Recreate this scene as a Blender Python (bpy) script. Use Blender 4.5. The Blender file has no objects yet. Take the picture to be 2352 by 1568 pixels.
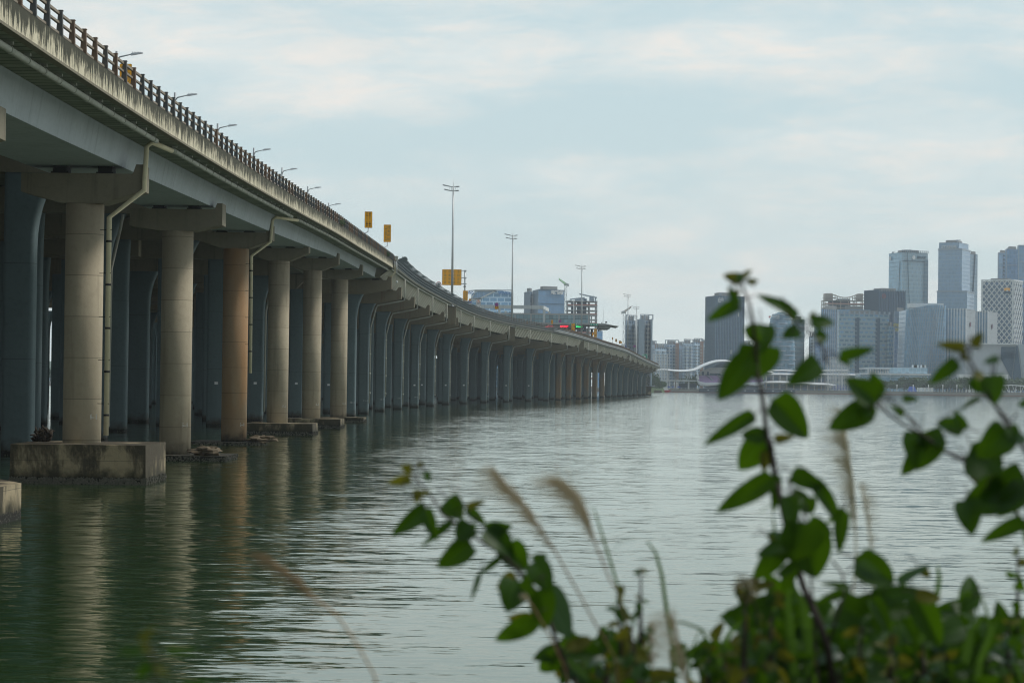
import bpy, math, random
from mathutils import Vector, Matrix, Euler
R = math.radians
rnd = random.Random(7)
SC = bpy.context.scene
COL = SC.collection
F = 5553.0
# ---------------------------------------------------------------- camera
cam_d = bpy.data.cameras.new('camera'); cam = bpy.data.objects.new('camera', cam_d); COL.objects.link(cam)
SC.camera = cam
cam_d.sensor_width = 36; cam_d.lens = F/2352*36
cam_d.clip_start = 0.2; cam_d.clip_end = 9000
cam.matrix_world = Matrix.Translation((0, 0, 5)) @ Matrix.Rotation(math.pi/2 + math.atan(97/F), 4, 'X') @ Matrix.Rotation(0.0117, 4, 'Z')
CM = cam.matrix_world.to_3x3()
cam_d.dof.use_dof = True; cam_d.dof.focus_distance = 260; cam_d.dof.aperture_fstop = 5.6

def at(x, y, Y):
    """the world point that stands Y metres down the view, seen at (x, y) of a 2352 wide picture"""
    d = CM @ Vector(((x-1176)/F, -(y-784)/F, -1.0))
    return Vector((0, 0, 5)) + d*(Y/d.y)
def hz(x): return 881 + (x-1176)*0.0117
def wx(x, Y): return at(x, hz(x), Y).x
def spl(tab, v):
    if v <= tab[0][0]: return tab[0][1] + (v-tab[0][0])*(tab[1][1]-tab[0][1])/(tab[1][0]-tab[0][0])
    for i in range(len(tab)-1):
        a, b = tab[i], tab[i+1]
        if v <= b[0]:
            p = tab[i-1] if i > 0 else (2*a[0]-b[0], 2*a[1]-b[1])
            q = tab[i+2] if i+2 < len(tab) else (2*b[0]-a[0], 2*b[1]-a[1])
            h = b[0]-a[0]; t = (v-a[0])/h
            m0 = (b[1]-p[1])/(b[0]-p[0])*h; m1 = (q[1]-a[1])/(q[0]-a[0])*h
            return (2*t**3-3*t*t+1)*a[1]+(t**3-2*t*t+t)*m0+(3*t*t-2*t**3)*b[1]+(t**3-t*t)*m1
    a, b = tab[-2], tab[-1]
    return b[1] + (v-b[0])*(b[1]-a[1])/(b[0]-a[0])

# ---------------------------------------------------------------- mesh builder
class MB:
    def __init__(s): s.v = []; s.f = []; s.uv = {}; s.mi = {}; s.m = 0; s.sm = set()
    def V(s, p): s.v.append(tuple(p)); return len(s.v)-1
    def face(s, pts, uv=None, smooth=False):
        i0 = len(s.v); s.v.extend(tuple(p) for p in pts)
        s.f.append(tuple(range(i0, i0+len(pts)))); k = len(s.f)-1
        if uv: s.uv[k] = uv
        if s.m: s.mi[k] = s.m
        if smooth: s.sm.add(k)
    def fi(s, idx, uv=None, smooth=False):
        s.f.append(tuple(idx)); k = len(s.f)-1
        if uv: s.uv[k] = uv
        if s.m: s.mi[k] = s.m
        if smooth: s.sm.add(k)
    def box(s, x0, x1, y0, y1, z0, z1):
        s.hexa([(x0, y0, z0), (x1, y0, z0), (x1, y1, z0), (x0, y1, z0)], [(x0, y0, z1), (x1, y0, z1), (x1, y1, z1), (x0, y1, z1)])
    def hexa(s, b, t):
        i = len(s.v); s.v.extend(tuple(p) for p in b); s.v.extend(tuple(p) for p in t); n = len(b)
        s.fi([i+n-1-k for k in range(n)]); s.fi([i+n+k for k in range(n)])
        for k in range(n):
            j = (k+1) % n; s.fi((i+k, i+j, i+n+j, i+n+k))
    def prism(s, pts, z0, z1): s.hexa([(p[0], p[1], z0) for p in pts], [(p[0], p[1], z1) for p in pts])
    def obox(s, c, ax, ay, az):
        """box about c with half-axis vectors"""
        c, ax, ay, az = map(Vector, (c, ax, ay, az))
        s.hexa([c-ax-ay-az, c+ax-ay-az, c+ax+ay-az, c-ax+ay-az], [c-ax-ay+az, c+ax-ay+az, c+ax+ay+az, c-ax+ay+az])
    def beam(s, a, b, w, h=None, up=(0, 0, 1)):
        a, b = Vector(a), Vector(b); d = b-a
        if d.length < 1e-6: return
        h = h or w; dn = d.normalized(); u = Vector(up)
        if abs(dn.dot(u)) > .98: u = Vector((0, 1, 0))
        sx = dn.cross(u).normalized(); sz = sx.cross(dn)
        s.obox((a+b)/2, sx*w/2, d/2, sz*h/2)
    def tube(s, path, r, n=8, cap=True, sm=True):
        path = [Vector(p) for p in path]; rs = r if isinstance(r, (list, tuple)) else [r]*len(path)
        rings = []; prev = None
        for k, p in enumerate(path):
            d = (path[min(k+1, len(path)-1)]-path[max(k-1, 0)])
            if d.length < 1e-9: d = Vector((0, 0, 1))
            d.normalize()
            if prev is None:
                a = Vector((1, 0, 0)) if abs(d.x) < .8 else Vector((0, 1, 0)); u = d.cross(a).normalized()
            else:
                u = prev-d*prev.dot(d)
                u = u.normalized() if u.length > 1e-6 else d.orthogonal().normalized()
            prev = u; w = d.cross(u)
            rings.append([s.V(p+(u*math.cos(2*math.pi*j/n)+w*math.sin(2*math.pi*j/n))*rs[k]) for j in range(n)])
        for a, b in zip(rings, rings[1:]):
            for j in range(n):
                l = (j+1) % n; s.fi((a[j], a[l], b[l], b[j]), smooth=sm)
        if cap: s.fi(rings[0][::-1]); s.fi(rings[-1])
    def sweep(s, secs, closed=False, cap=True, uvf=None, smooth=False):
        """secs: list of lists of points (same count)"""
        rings = [[s.V(p) for p in sec] for sec in secs]; n = len(secs[0])
        for k, (a, b) in enumerate(zip(rings, rings[1:])):
            for j in range(n if closed else n-1):
                l = (j+1) % n
                s.fi((a[j], a[l], b[l], b[j]), uv=uvf(k, j) if uvf else None, smooth=smooth)
        if closed and cap: s.fi(rings[0][::-1]); s.fi(rings[-1])
    def sphere(s, c, r, n=8, sz=1):
        m = max(4, n//2+1)
        s.sweep([[(c[0]+r*math.sin(math.pi*i/m)*math.cos(2*math.pi*j/n), c[1]+r*math.sin(math.pi*i/m)*math.sin(2*math.pi*j/n), c[2]-r*sz*math.cos(math.pi*i/m)) for j in range(n)] for i in range(m+1)], closed=True, cap=False, smooth=True)

def link(name, data, parent=None, root=None):
    o = bpy.data.objects.new(name, data); COL.objects.link(o)
    if parent: o.parent = parent
    return o
def wloc(o):
    v = Vector((0, 0, 0))
    while o: v = v+o.location; o = o.parent
    return v
def build(name, mb, mats, parent=None, origin=None, **kw):
    """mesh coordinates given in the world; stored relative to the parent (or origin)"""
    base = wloc(parent) if parent else Vector((0, 0, 0))
    loc = Vector(origin)-base if origin is not None else Vector((0, 0, 0))
    off = base+loc
    me = bpy.data.meshes.new(name)
    me.from_pydata([(v[0]-off.x, v[1]-off.y, v[2]-off.z) for v in mb.v], [], mb.f)
    if not isinstance(mats, (list, tuple)): mats = [mats]
    for m in mats: me.materials.append(m)
    uvl = me.uv_layers.new(name='UVMap').data
    for p in me.polygons:
        if p.index in mb.mi: p.material_index = mb.mi[p.index]
        if p.index in mb.sm: p.use_smooth = True
        u = mb.uv.get(p.index)
        if u:
            for li, c in zip(p.loop_indices, u): uvl[li].uv = c
        else:
            n = p.normal
            if abs(n.z) > .8:
                for li, vi in zip(p.loop_indices, p.vertices): c = mb.v[vi]; uvl[li].uv = (c[0], c[1])
            else:
                t = Vector((-n.y, n.x, 0)).normalized()
                for li, vi in zip(p.loop_indices, p.vertices): c = mb.v[vi]; uvl[li].uv = (t.x*c[0]+t.y*c[1], c[2])
    me.validate()
    o = link(name, me, parent); o.location = loc
    for k, v in kw.items(): o[k] = v
    return o
def thing(name, loc, label, cat, group=None):
    o = link(name, None); o.location = loc; o.empty_display_size = .3
    o['label'] = label; o['category'] = cat
    if group: o['group'] = group
    return o
def struct(name, mb, mat): return build(name, mb, mat, kind='structure')
def tag(o, label, cat, group=None, kind=None):
    o['label'] = label; o['category'] = cat
    if group: o['group'] = group
    if kind: o['kind'] = kind
    return o
def copy_tree(o, parent=None):
    c = o.copy(); COL.objects.link(c); c.parent = parent
    for ch in list(o.children): copy_tree(ch, c)
    return c
def text(name, body, h, mat, parent, pos, right=(1, 0, 0), up=(0, 0, 1), depth=.01, bold=0, wfac=1.0, align='CENTER'):
    """lettering of cap height h centred on pos (world), as a mesh part"""
    c = bpy.data.curves.new(name, 'FONT'); c.body = body; c.size = h*1.1; c.extrude = depth; c.align_x = align; c.align_y = 'CENTER'; c.offset = bold; c.resolution_u = 3
    t = bpy.data.objects.new('tmp', c); COL.objects.link(t); bpy.context.view_layer.update()
    me = bpy.data.meshes.new_from_object(t.evaluated_get(bpy.context.evaluated_depsgraph_get()))
    bpy.data.objects.remove(t); bpy.data.curves.remove(c)
    me.name = name; me.materials.clear(); me.materials.append(mat)
    o = link(name, me, parent)
    r, u = Vector(right).normalized(), Vector(up).normalized(); n = r.cross(u)
    base = wloc(parent) if parent else Vector((0, 0, 0))
    me.transform(Matrix(((r.x*wfac, u.x, n.x, pos[0]-base.x), (r.y*wfac, u.y, n.y, pos[1]-base.y), (r.z*wfac, u.z, n.z, pos[2]-base.z), (0, 0, 0, 1))))
    return o
def ordn(i):
    L = ['first', 'second', 'third', 'fourth', 'fifth', 'sixth', 'seventh', 'eighth', 'ninth', 'tenth', 'eleventh', 'twelfth', 'thirteenth', 'fourteenth', 'fifteenth', 'sixteenth', 'seventeenth', 'eighteenth', 'nineteenth', 'twentieth']
    L += ['twenty-'+w for w in L[:9]] + ['thirtieth']
    return L[i]

# ---------------------------------------------------------------- node material helper
class NM:
    def __init__(s, name):
        s.m = bpy.data.materials.new(name); s.m.use_nodes = True; s.t = s.m.node_tree; s.N = s.t.nodes
        s.b = s.N['Principled BSDF']; s.o = s.N['Material Output']
    def n(s, typ, ins=None, **at_):
        k = s.N.new(typ)
        for a, v in at_.items(): setattr(k, a, v)
        for i, v in (ins or {}).items(): s.set(k.inputs[i], v)
        return k
    def set(s, sock, v):
        if isinstance(v, bpy.types.NodeSocket): s.t.links.new(v, sock)
        elif isinstance(v, bpy.types.Node): s.t.links.new(v.outputs[0], sock)
        elif isinstance(v, (tuple, list)) and len(v) == 3 and sock.type == 'RGBA': sock.default_value = (*v, 1)
        else: sock.default_value = v
    def math(s, op, a, b=0.0, c=None, clamp=False):
        k = s.N.new('ShaderNodeMath'); k.operation = op; k.use_clamp = clamp
        s.set(k.inputs[0], a); s.set(k.inputs[1], b)
        if c is not None: s.set(k.inputs[2], c)
        return k.outputs[0]
    def mix(s, f, a, b, mode='MIX'):
        k = s.N.new('ShaderNodeMix'); k.data_type = 'RGBA'; k.blend_type = mode
        s.set(k.inputs[0], f); s.set(k.inputs[6], a); s.set(k.inputs[7], b)
        return k.outputs[2]
    def noise(s, vec, scale, detail=4, rough=.55, dist=0, sv=None):
        if sv:
            mp = s.n('ShaderNodeMapping', {'Vector': vec}); mp.inputs['Scale'].default_value = sv; vec = mp.outputs[0]
        return s.n('ShaderNodeTexNoise', {'Vector': vec, 'Scale': scale, 'Detail': detail, 'Roughness': rough, 'Distortion': dist}).outputs['Fac']
    def ramp(s, v, lo, hi):
        k = s.N.new('ShaderNodeMapRange'); k.interpolation_type = 'SMOOTHSTEP'
        s.set(k.inputs[0], v); s.set(k.inputs[1], lo); s.set(k.inputs[2], hi)
        return k.outputs[0]
    def obj(s): return s.n('ShaderNodeTexCoord').outputs['Object']
    def pos(s): return s.n('ShaderNodeNewGeometry').outputs['Position']
    def uv(s): return s.n('ShaderNodeTexCoord').outputs['UV']
    def sep(s, v): k = s.n('ShaderNodeSeparateXYZ', {0: v}); return k.outputs[0], k.outputs[1], k.outputs[2]
    def fin(s, color=None, rough=None, spec=None, metal=None, bump=None, bd=.02, **kw):
        if color is not None: s.set(s.b.inputs['Base Color'], color)
        if rough is not None: s.set(s.b.inputs['Roughness'], rough)
        if spec is not None: s.b.inputs['Specular IOR Level'].default_value = spec
        if metal is not None: s.b.inputs['Metallic'].default_value = metal
        if bump is not None:
            k = s.n('ShaderNodeBump', {'Height': bump, 'Distance': bd, 'Strength': 1.0}); s.t.links.new(k.outputs[0], s.b.inputs['Normal'])
        return s.m
def plain(name, c, rough=.6, metal=0.0, var=.12, scale=1.2, spec=.3):
    m = NM(name); v = m.noise(m.pos(), scale, 5)
    d = tuple(x*(1-var) for x in c); l = tuple(min(1, x*(1+var)) for x in c)
    return m.fin(m.mix(v, d, l), rough, spec, metal)
def emis(name, c, s):
    m = NM(name); m.b.inputs['Base Color'].default_value = (0, 0, 0, 1)
    m.b.inputs['Emission Color'].default_value = (*c, 1); m.b.inputs['Emission Strength'].default_value = s
    return m.m
MT = {}
def conc(name, base, stain=(.05, .045, .035), amt=.5, joint=None, wl=True, tint=None, tamt=0.0, band=0.0):
    """weathered cast concrete: mottled, vertical water streaks, pour joints, a dark tide band over the water"""
    m = NM(name); p = m.pos(); x, y, z = m.sep(p)
    a = m.noise(p, .35, 6, .6); b = m.noise(p, 3.0, 6, .65); st = m.noise(p, 1.0, 5, .6, 0, (1.6, 1.6, .12))
    c = m.mix(a, tuple(v*.78 for v in base), tuple(min(1, v*1.12) for v in base))
    c = m.mix(m.math('MULTIPLY', m.ramp(b, .45, .75), .35), c, tuple(v*.62 for v in base))
    c = m.mix(m.math('MULTIPLY', m.ramp(st, .52, .75), amt), c, stain)
    if tint: c = m.mix(m.math('MULTIPLY', m.ramp(m.noise(p, .3, 4, .6, .4, (1, 1, .35)), .3, .62), tamt), c, tint)
    if joint:
        fr = m.math('FRACT', m.math('DIVIDE', z, joint))
        j = m.math('LESS_THAN', fr, .035/joint)
        c = m.mix(m.math('MULTIPLY', j, .55), c, (.03, .028, .022))
        if band:
            rn = m.n('ShaderNodeTexWhiteNoise', {'W': m.math('FLOOR', m.math('DIVIDE', z, joint))}, noise_dimensions='1D').outputs[0]
            c = m.mix(m.math('MULTIPLY', rn, band), c, tuple(v*.6 for v in base))
    if wl:
        tz = m.math('ADD', z, m.math('MULTIPLY', m.noise(p, 1.3, 4), -1.6))
        c = m.mix(m.math('SUBTRACT', 1.0, m.ramp(tz, -.7, .35)), c, (.045, .04, .028))
        bz = m.math('ADD', z, m.math('MULTIPLY', m.noise(p, 5, 3), -.35))
        vor = m.n('ShaderNodeTexVoronoi', {'Vector': p, 'Scale': 9.0})
        bar = m.mix(m.ramp(vor.outputs['Distance'], .12, .3), (.16, .155, .13), (.012, .011, .008))
        c = m.mix(m.math('SUBTRACT', 1.0, m.ramp(bz, .08, .18)), c, bar)
    return m.fin(c, .85, .25, bump=b, bd=.02)

def facade(name, glass, frame, wx_=3.0, wz=3.6, fx=.12, fz=.25, var=.35, blue=0.0, rough=.2, offset=0.0, lit=0.0, spec=.6):
    """curtain wall or window grid drawn in metres on the wall: glass cells with their own tone between frames"""
    glass = (glass[0]*1.12, glass[1]*1.5, glass[2]*1.95); frame = (frame[0]*1.0, frame[1]*1.22, frame[2]*1.48)
    m = NM(name); u, v, _ = m.sep(m.uv())
    row = m.math('FLOOR', m.math('DIVIDE', v, wz))
    if offset: u = m.math('ADD', u, m.math('MULTIPLY', m.math('MODULO', row, 2.0), wx_*offset))
    fu = m.math('FRACT', m.math('DIVIDE', u, wx_)); fv = m.math('FRACT', m.math('DIVIDE', v, wz))
    isf = m.math('MAXIMUM', m.math('LESS_THAN', fu, fx), m.math('LESS_THAN', fv, fz))
    cell = m.n('ShaderNodeCombineXYZ', {0: m.math('FLOOR', m.math('DIVIDE', u, wx_)), 1: row})
    wn = m.n('ShaderNodeTexWhiteNoise', {'Vector': cell}, noise_dimensions='2D').outputs[0]
    big = m.noise(m.uv(), .035, 3, .6)
    tone = m.math('ADD', m.math('MULTIPLY', wn, .55), m.math('MULTIPLY', big, .45))
    g = m.mix(tone, tuple(c*(1-var) for c in glass), tuple(min(1, c*(1+var)) for c in glass))
    if lit: g = m.mix(m.math('LESS_THAN', wn, lit), g, (.55, .55, .48))
    c = m.mix(isf, g, frame)
    m.set(m.b.inputs['Roughness'], m.math('ADD', m.math('MULTIPLY', isf, .5), rough))
    return m.fin(c, None, spec)
# ---------------------------------------------------------------- materials of the bridge
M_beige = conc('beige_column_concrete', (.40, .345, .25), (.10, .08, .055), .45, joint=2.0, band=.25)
M_orange = conc('rust_tinted_column', (.34, .27, .18), (.06, .045, .03), .25, joint=2.0, tint=(.34, .18, .075), tamt=.72)
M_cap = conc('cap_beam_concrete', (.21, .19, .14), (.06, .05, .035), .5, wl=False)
M_capb = conc('rusty_cap_beam_concrete', (.22, .19, .135), (.16, .07, .03), .55, wl=False)
M_foot0 = conc('footing_concrete', (.34, .28, .18), (.03, .025, .018), .9, joint=1.05, tint=(.05, .042, .03), tamt=.8)
def _foot():
    m = NM('stained_footing'); p = m.pos(); x, y, z = m.sep(p); a = m.noise(p, .45, 6, .6); b = m.noise(p, 4, 6, .7)
    c = m.mix(a, (.27, .215, .13), (.40, .335, .22)); c = m.mix(m.math('MULTIPLY', m.ramp(b, .5, .75), .4), c, (.15, .12, .08))
    st = m.noise(p, 1.0, 5, .65, .3, (.55, .55, .28)); fine = m.noise(p, 1.0, 5, .7, 0, (3.5, 3.5, .4))
    k = m.ramp(m.math('ADD', m.math('ADD', m.math('MULTIPLY', st, 2.4), m.math('MULTIPLY', fine, .5)), m.math('MULTIPLY', z, .16)), 1.34, 1.72)
    c = m.mix(m.math('MULTIPLY', k, .88), c, (.028, .024, .017))
    j = m.math('LESS_THAN', m.math('ABSOLUTE', m.math('SUBTRACT', z, 1.12)), .012); c = m.mix(m.math('MULTIPLY', j, .6), c, (.05, .04, .03))
    g = m.math('SUBTRACT', z, m.math('MULTIPLY', m.noise(p, 1.1, 5), 1.5)); c = m.mix(m.math('SUBTRACT', 1.0, m.ramp(g, -.5, .25)), c, (.035, .032, .018))
    bz = m.math('ADD', z, m.math('MULTIPLY', m.noise(p, 5, 3), -.35)); vor = m.n('ShaderNodeTexVoronoi', {'Vector': p, 'Scale': 9.0}); bar = m.mix(m.ramp(vor.outputs['Distance'], .12, .3), (.16, .155, .13), (.012, .011, .008))
    c = m.mix(m.math('SUBTRACT', 1.0, m.ramp(bz, .1, .2)), c, bar)
    return m.fin(c, .85, .25, bump=b, bd=.05)
M_foot = _foot()
M_blue = conc('blue_painted_concrete', (.12, .165, .175), (.08, .11, .115), .35, joint=6.2)
M_blueo = conc('blue_paint_with_rust', (.125, .15, .15), (.2, .11, .045), .4, joint=6.2, tint=(.26, .16, .07), tamt=.7)
M_girder = conc('grey_painted_girder', (.41, .455, .475), (.23, .26, .265), .5, wl=False)
M_deck = conc('deck_concrete', (.20, .20, .17), (.05, .05, .04), .4, wl=False)
M_dark = plain('dark_rubber', (.02, .02, .02), .8)
M_pipe = conc('cream_drain_pipe', (.64, .58, .40), (.2, .13, .05), .35, wl=False)
M_gpipe = conc('grey_drain_pipe', (.42, .43, .37), (.1, .09, .06), .4, wl=False)
M_steel = plain('galvanised_steel', (.46, .48, .49), .45, .35)
M_dsteel = plain('dark_grey_fence_steel', (.13, .155, .165), .5, .3)
M_yellow = plain('amber_sign_face', (.92, .42, .012), .45, var=.05)
M_ink = plain('black_sign_ink', (.012, .01, .01), .6)
M_gink = plain('faded_grey_sign_ink', (.40, .25, .08), .6)
M_white = plain('white_paint', (.75, .76, .76), .5, var=.05)
M_red = plain('red_sign_paint', (.5, .03, .03), .5)
M_bluep = plain('blue_sign_paint', (.05, .12, .5), .5)
M_greenp = plain('green_sign_paint', (.0, .27, .17), .5)
M_oys = plain('oyster_shell', (.10, .095, .075), .8, var=.9, scale=14)
M_chalk = plain('white_chalk_paint', (.6, .6, .56), .8)
def _post():
    m = NM('railing_post_paint'); i = m.n('ShaderNodeObjectInfo')
    c = m.mix(m.ramp(i.outputs['Random'], .45, .75), (.105, .11, .11), (.19, .125, .085))
    return m.fin(m.mix(m.noise(m.pos(), 6), c, m.mix(.3, c, (.02, .02, .02))), .6, .3)
M_post = _post()
M_rail = plain('beige_brown_rail', (.23, .19, .145), .6)
def _parapet():
    m = NM('streaked_parapet'); u, v, _ = m.sep(m.uv()); y = u
    vec = m.n('ShaderNodeCombineXYZ', {0: u, 1: m.math('MULTIPLY', v, .18)})
    s1 = m.noise(vec, 5.5, 6, .7); s2 = m.noise(vec, 1.1, 4, .6); p = m.pos(); g = m.noise(p, 9, 6, .7); g0 = m.noise(p, .7, 5, .6)
    c = m.mix(g0, (.50, .45, .33), (.72, .66, .50)); c = m.mix(m.math('MULTIPLY', m.ramp(g, .5, .8), .4), c, (.25, .21, .14))
    c = m.mix(m.math('MULTIPLY', m.ramp(s2, .52, .7), .45), c, (.36, .27, .15))
    # streaks hang down from the top edge, each as long as its own noise makes it
    ln = m.math('ADD', m.math('MULTIPLY', s1, 2.3), m.math('MULTIPLY', s2, .9))
    k = m.ramp(m.math('SUBTRACT', m.math('ADD', ln, m.math('MULTIPLY', v, .55)), 1.64), .0, .26)
    c = m.mix(m.math('MULTIPLY', k, .93), c, (.024, .028, .02))
    e = m.ramp(m.math('ADD', v, m.math('MULTIPLY', g, .14)), 1.0, 1.06); c = m.mix(m.math('MULTIPLY', e, .8), c, (.03, .028, .02))
    j = m.math('LESS_THAN', m.math('FRACT', m.math('DIVIDE', u, 9.84)), .006); c = m.mix(j, c, (.02, .02, .018))
    return m.fin(c, .9, .2, bump=g, bd=.02)
M_par = _parapet()
def _planks(name, base, sp, w, dark=(.01, .01, .008)):
    m = NM(name); u, v, _ = m.sep(m.uv()); fr = m.math('FRACT', m.math('DIVIDE', v, sp)); p = m.pos()
    wn = m.n('ShaderNodeTexWhiteNoise', {'W': m.math('FLOOR', m.math('DIVIDE', v, sp))}, noise_dimensions='1D').outputs[0]
    c = m.mix(wn, tuple(x*.8 for x in base), tuple(x*1.15 for x in base))
    c = m.mix(m.math('MULTIPLY', m.ramp(m.noise(p, 1.5, 5), .5, .75), .4), c, tuple(x*.5 for x in base))
    j = m.math('LESS_THAN', fr, w/sp)
    h = m.math('SUBTRACT', 1.0, j)
    return m.fin(m.mix(j, c, dark), .85, .25, bump=h, bd=.05)
M_soffit = _planks('soffit_planks', (.24, .26, .19), .98, .10)
def _panels():
    m = NM('ribbed_cream_panels'); u, v, _ = m.sep(m.uv()); fr = m.math('FRACT', m.math('DIVIDE', u, 4.1)); p = m.pos()
    c = m.mix(m.noise(p, .8, 5), (.44, .42, .35), (.60, .58, .49)); wn = m.n('ShaderNodeTexWhiteNoise', {'W': m.math('FLOOR', m.math('DIVIDE', u, 4.1))}, noise_dimensions='1D').outputs[0]
    c = m.mix(m.math('MULTIPLY', wn, .35), c, (.30, .28, .22))
    c = m.mix(m.math('MULTIPLY', m.ramp(m.noise(p, 1, 5, .6, 0, (1, 1, .2)), .5, .75), .5), c, (.22, .13, .06))
    j = m.math('LESS_THAN', fr, .13); j2 = m.math('MULTIPLY', m.math('LESS_THAN', m.math('FRACT', m.math('ADD', m.math('DIVIDE', u, 4.1), -.13)), .03), .8)
    c = m.mix(j2, c, (.28, .14, .06))
    return m.fin(m.mix(j, c, (.02, .02, .018)), .85, .25)
M_panel = _panels()

# ---------------------------------------------------------------- ramp viaduct (concrete, round columns)
XE, XW = -16.6, -18.85
HE = [(-160, 10.2), (40, 11.3), (78, 11.5), (99.5, 11.65), (118, 11.86), (153, 12.43), (190, 13.18), (228, 14.02), (262, 14.6), (301, 15.3), (341, 16.0)]
HB = [(-160, 8.4), (40, 9.6), (90, 9.93), (118, 10.34), (153, 10.99), (190, 11.74), (228, 12.65), (262, 13.48), (301, 14.07), (341, 14.6)]
ze = lambda y: spl(HE, y)+5
zb = lambda y: spl(HB, y)+5
YS = [-164+20*i for i in range(10)]+[36+4*i for i in range(77)]
A = thing('ramp_viaduct', (-21, 190, 0), 'pale grey concrete ramp viaduct with black-streaked parapet, carried by the round beige columns', 'bridge')
mb = MB(); mb.sweep([[(XW, y, ze(y)-.12), (XW-.25, y, zb(y)), (-23.6, y, zb(y)), (-23.9, y, ze(y)-.12)] for y in YS], closed=True); g = build('box_girder', mb, M_girder, A)
mb = MB(); mb.sweep([[(XE+.0, y, ze(y)-.02), (XE-.1, y, ze(y)-.1), (XW-.05, y, ze(y)-.1), (-24.2, y, ze(y)-.1), (-26.4, y, ze(y)), (-26.4, y, ze(y)+.22), (XE, y, ze(y)+.22)] for y in YS], closed=True); build('deck_slab', mb, M_soffit, A)
mb = MB()
def uvp(k, j):
    a, b = YS[k], YS[k+1]
    vv = [(0, 1), (1, 1), (1, 1), (1, 0), (0, 0), (0, 0)][j]
    return [(a, vv[0]), (a, vv[1]), (b, vv[1]), (b, vv[0])]
mb.sweep([[(XE+.03, y, ze(y)-.05), (XE+.03, y, ze(y)+.93), (XE-.22, y, ze(y)+.93), (XE-.3, y, ze(y)+.2), (XE-.08, y, ze(y)-.05)] for y in YS], closed=True, uvf=uvp)
par = build('parapet', mb, M_par, A)
mb = MB(); mb.sweep([[(XE+.07, y, ze(y)-.12), (XE+.07, y, ze(y)-.02), (XE-.25, y, ze(y)-.02), (XE-.25, y, ze(y)-.12)] for y in YS], closed=True); build('drip_edge', mb, M_cap, par)
mb = MB(); mb.sweep([[(-26.4, y, ze(y)+.2), (-26.4, y, ze(y)+1.3), (-26.65, y, ze(y)+1.3), (-26.65, y, ze(y)-.1)] for y in YS], closed=True); build('far_parapet', mb, M_cap, A)
mb = MB(); mb.sweep([[(-26.3, y, ze(y)+.224), (XE-.3, y, ze(y)+.224)] for y in YS]); build('road_surface', mb, plain('asphalt', (.05, .05, .05), .9), A)
# railing
rl = link('railing', None, A); rl.location = (0, 0, 0)
def post_mb(x, y, z, h=.97, w=.17, d=.20):
    m = MB()  # tapered channel post: two flanges and a web, cap on top
    zt = z+h
    for sy in (-1, 1):
        m.hexa([(x-d, y+sy*w/2-.02, z), (x+.05, y+sy*w/2-.02, z), (x+.05, y+sy*w/2+.02, z), (x-d, y+sy*w/2+.02, z)],
               [(x-d*.55, y+sy*w/2-.02, zt), (x+.02, y+sy*w/2-.02, zt), (x+.02, y+sy*w/2+.02, zt), (x-d*.55, y+sy*w/2+.02, zt)])
    m.hexa([(x+.035, y-w/2, z), (x+.06, y-w/2, z), (x+.06, y+w/2, z), (x+.035, y+w/2, z)], [(x+.005, y-w/2, zt), (x+.03, y-w/2, zt), (x+.03, y+w/2, zt), (x+.005, y+w/2, zt)])
    m.box(x-d*.6, x+.05, y-w/2-.03, y+w/2+.03, zt, zt+.03)
    m.box(x-d-.03, x+.09, y-w/2-.05, y+w/2+.05, z-.01, z+.025)
    return m
NPOST = 0; PY = [76.2+2.46*i for i in range(107)]
first = None; rest = MB()
for i, y in enumerate(PY):
    z = ze(y)+.93
    if i < 100:
        if first is None: first = build('post', post_mb(0, 0, 0), M_post, rl, origin=(0, 0, 0)); o = first
        else: o = first.copy(); COL.objects.link(o); o.parent = rl
        o.location = Vector((XE-.06, y, z))-wloc(rl)
    else:
        m = post_mb(XE-.06, y, z); n0 = len(rest.v); rest.v += m.v; rest.f += [tuple(q+n0 for q in f) for f in m.f]
for y in [-10+2.46*i for i in range(35)]:
    m = post_mb(XE-.06, y, ze(y)+.93); n0 = len(rest.v); rest.v += m.v; rest.f += [tuple(q+n0 for q in f) for f in m.f]
build('posts_far_along', rest, M_post, rl, kind='stuff')
for hh, th in ((.89, .10), (.54, .085), (.15, .085)):
    mb = MB(); x = XE-.17
    mb.sweep([[(x-.05, y, ze(y)+.93+hh-th/2), (x+.05, y, ze(y)+.93+hh-th/2), (x+.05, y, ze(y)+.93+hh+th/2), (x-.05, y, ze(y)+.93+hh+th/2)] for y in YS], closed=True)
    build('rail', mb, M_rail, rl)
# gutter pipe with couplings and hangers, in three runs
for a, b in ((60, 116.0), (121.2, 187.5), (192.5, 333)):
    mb = MB(); ys = [a+(b-a)*i/24 for i in range(25)]
    mb.tube([(-17.2, y, ze(y)-.38) for y in ys], .125, 10)
    gp = build('gutter_pipe', mb, M_gpipe, A)
    y = a+1.0
    while y < b-.3:
        mb = MB(); mb.tube([(-17.2, y-.09, ze(y)-.38), (-17.2, y+.09, ze(y)-.38)], .15, 10); mb.beam((-17.2, y+.05, ze(y)-.38), (-17.2, y+.05, ze(y)-.08), .05); mb.box(-17.32, -17.08, y-.05, y+.15, ze(y)-.2, ze(y)-.1); build('coupling', mb, M_gpipe, gp); y += 3.0

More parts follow.
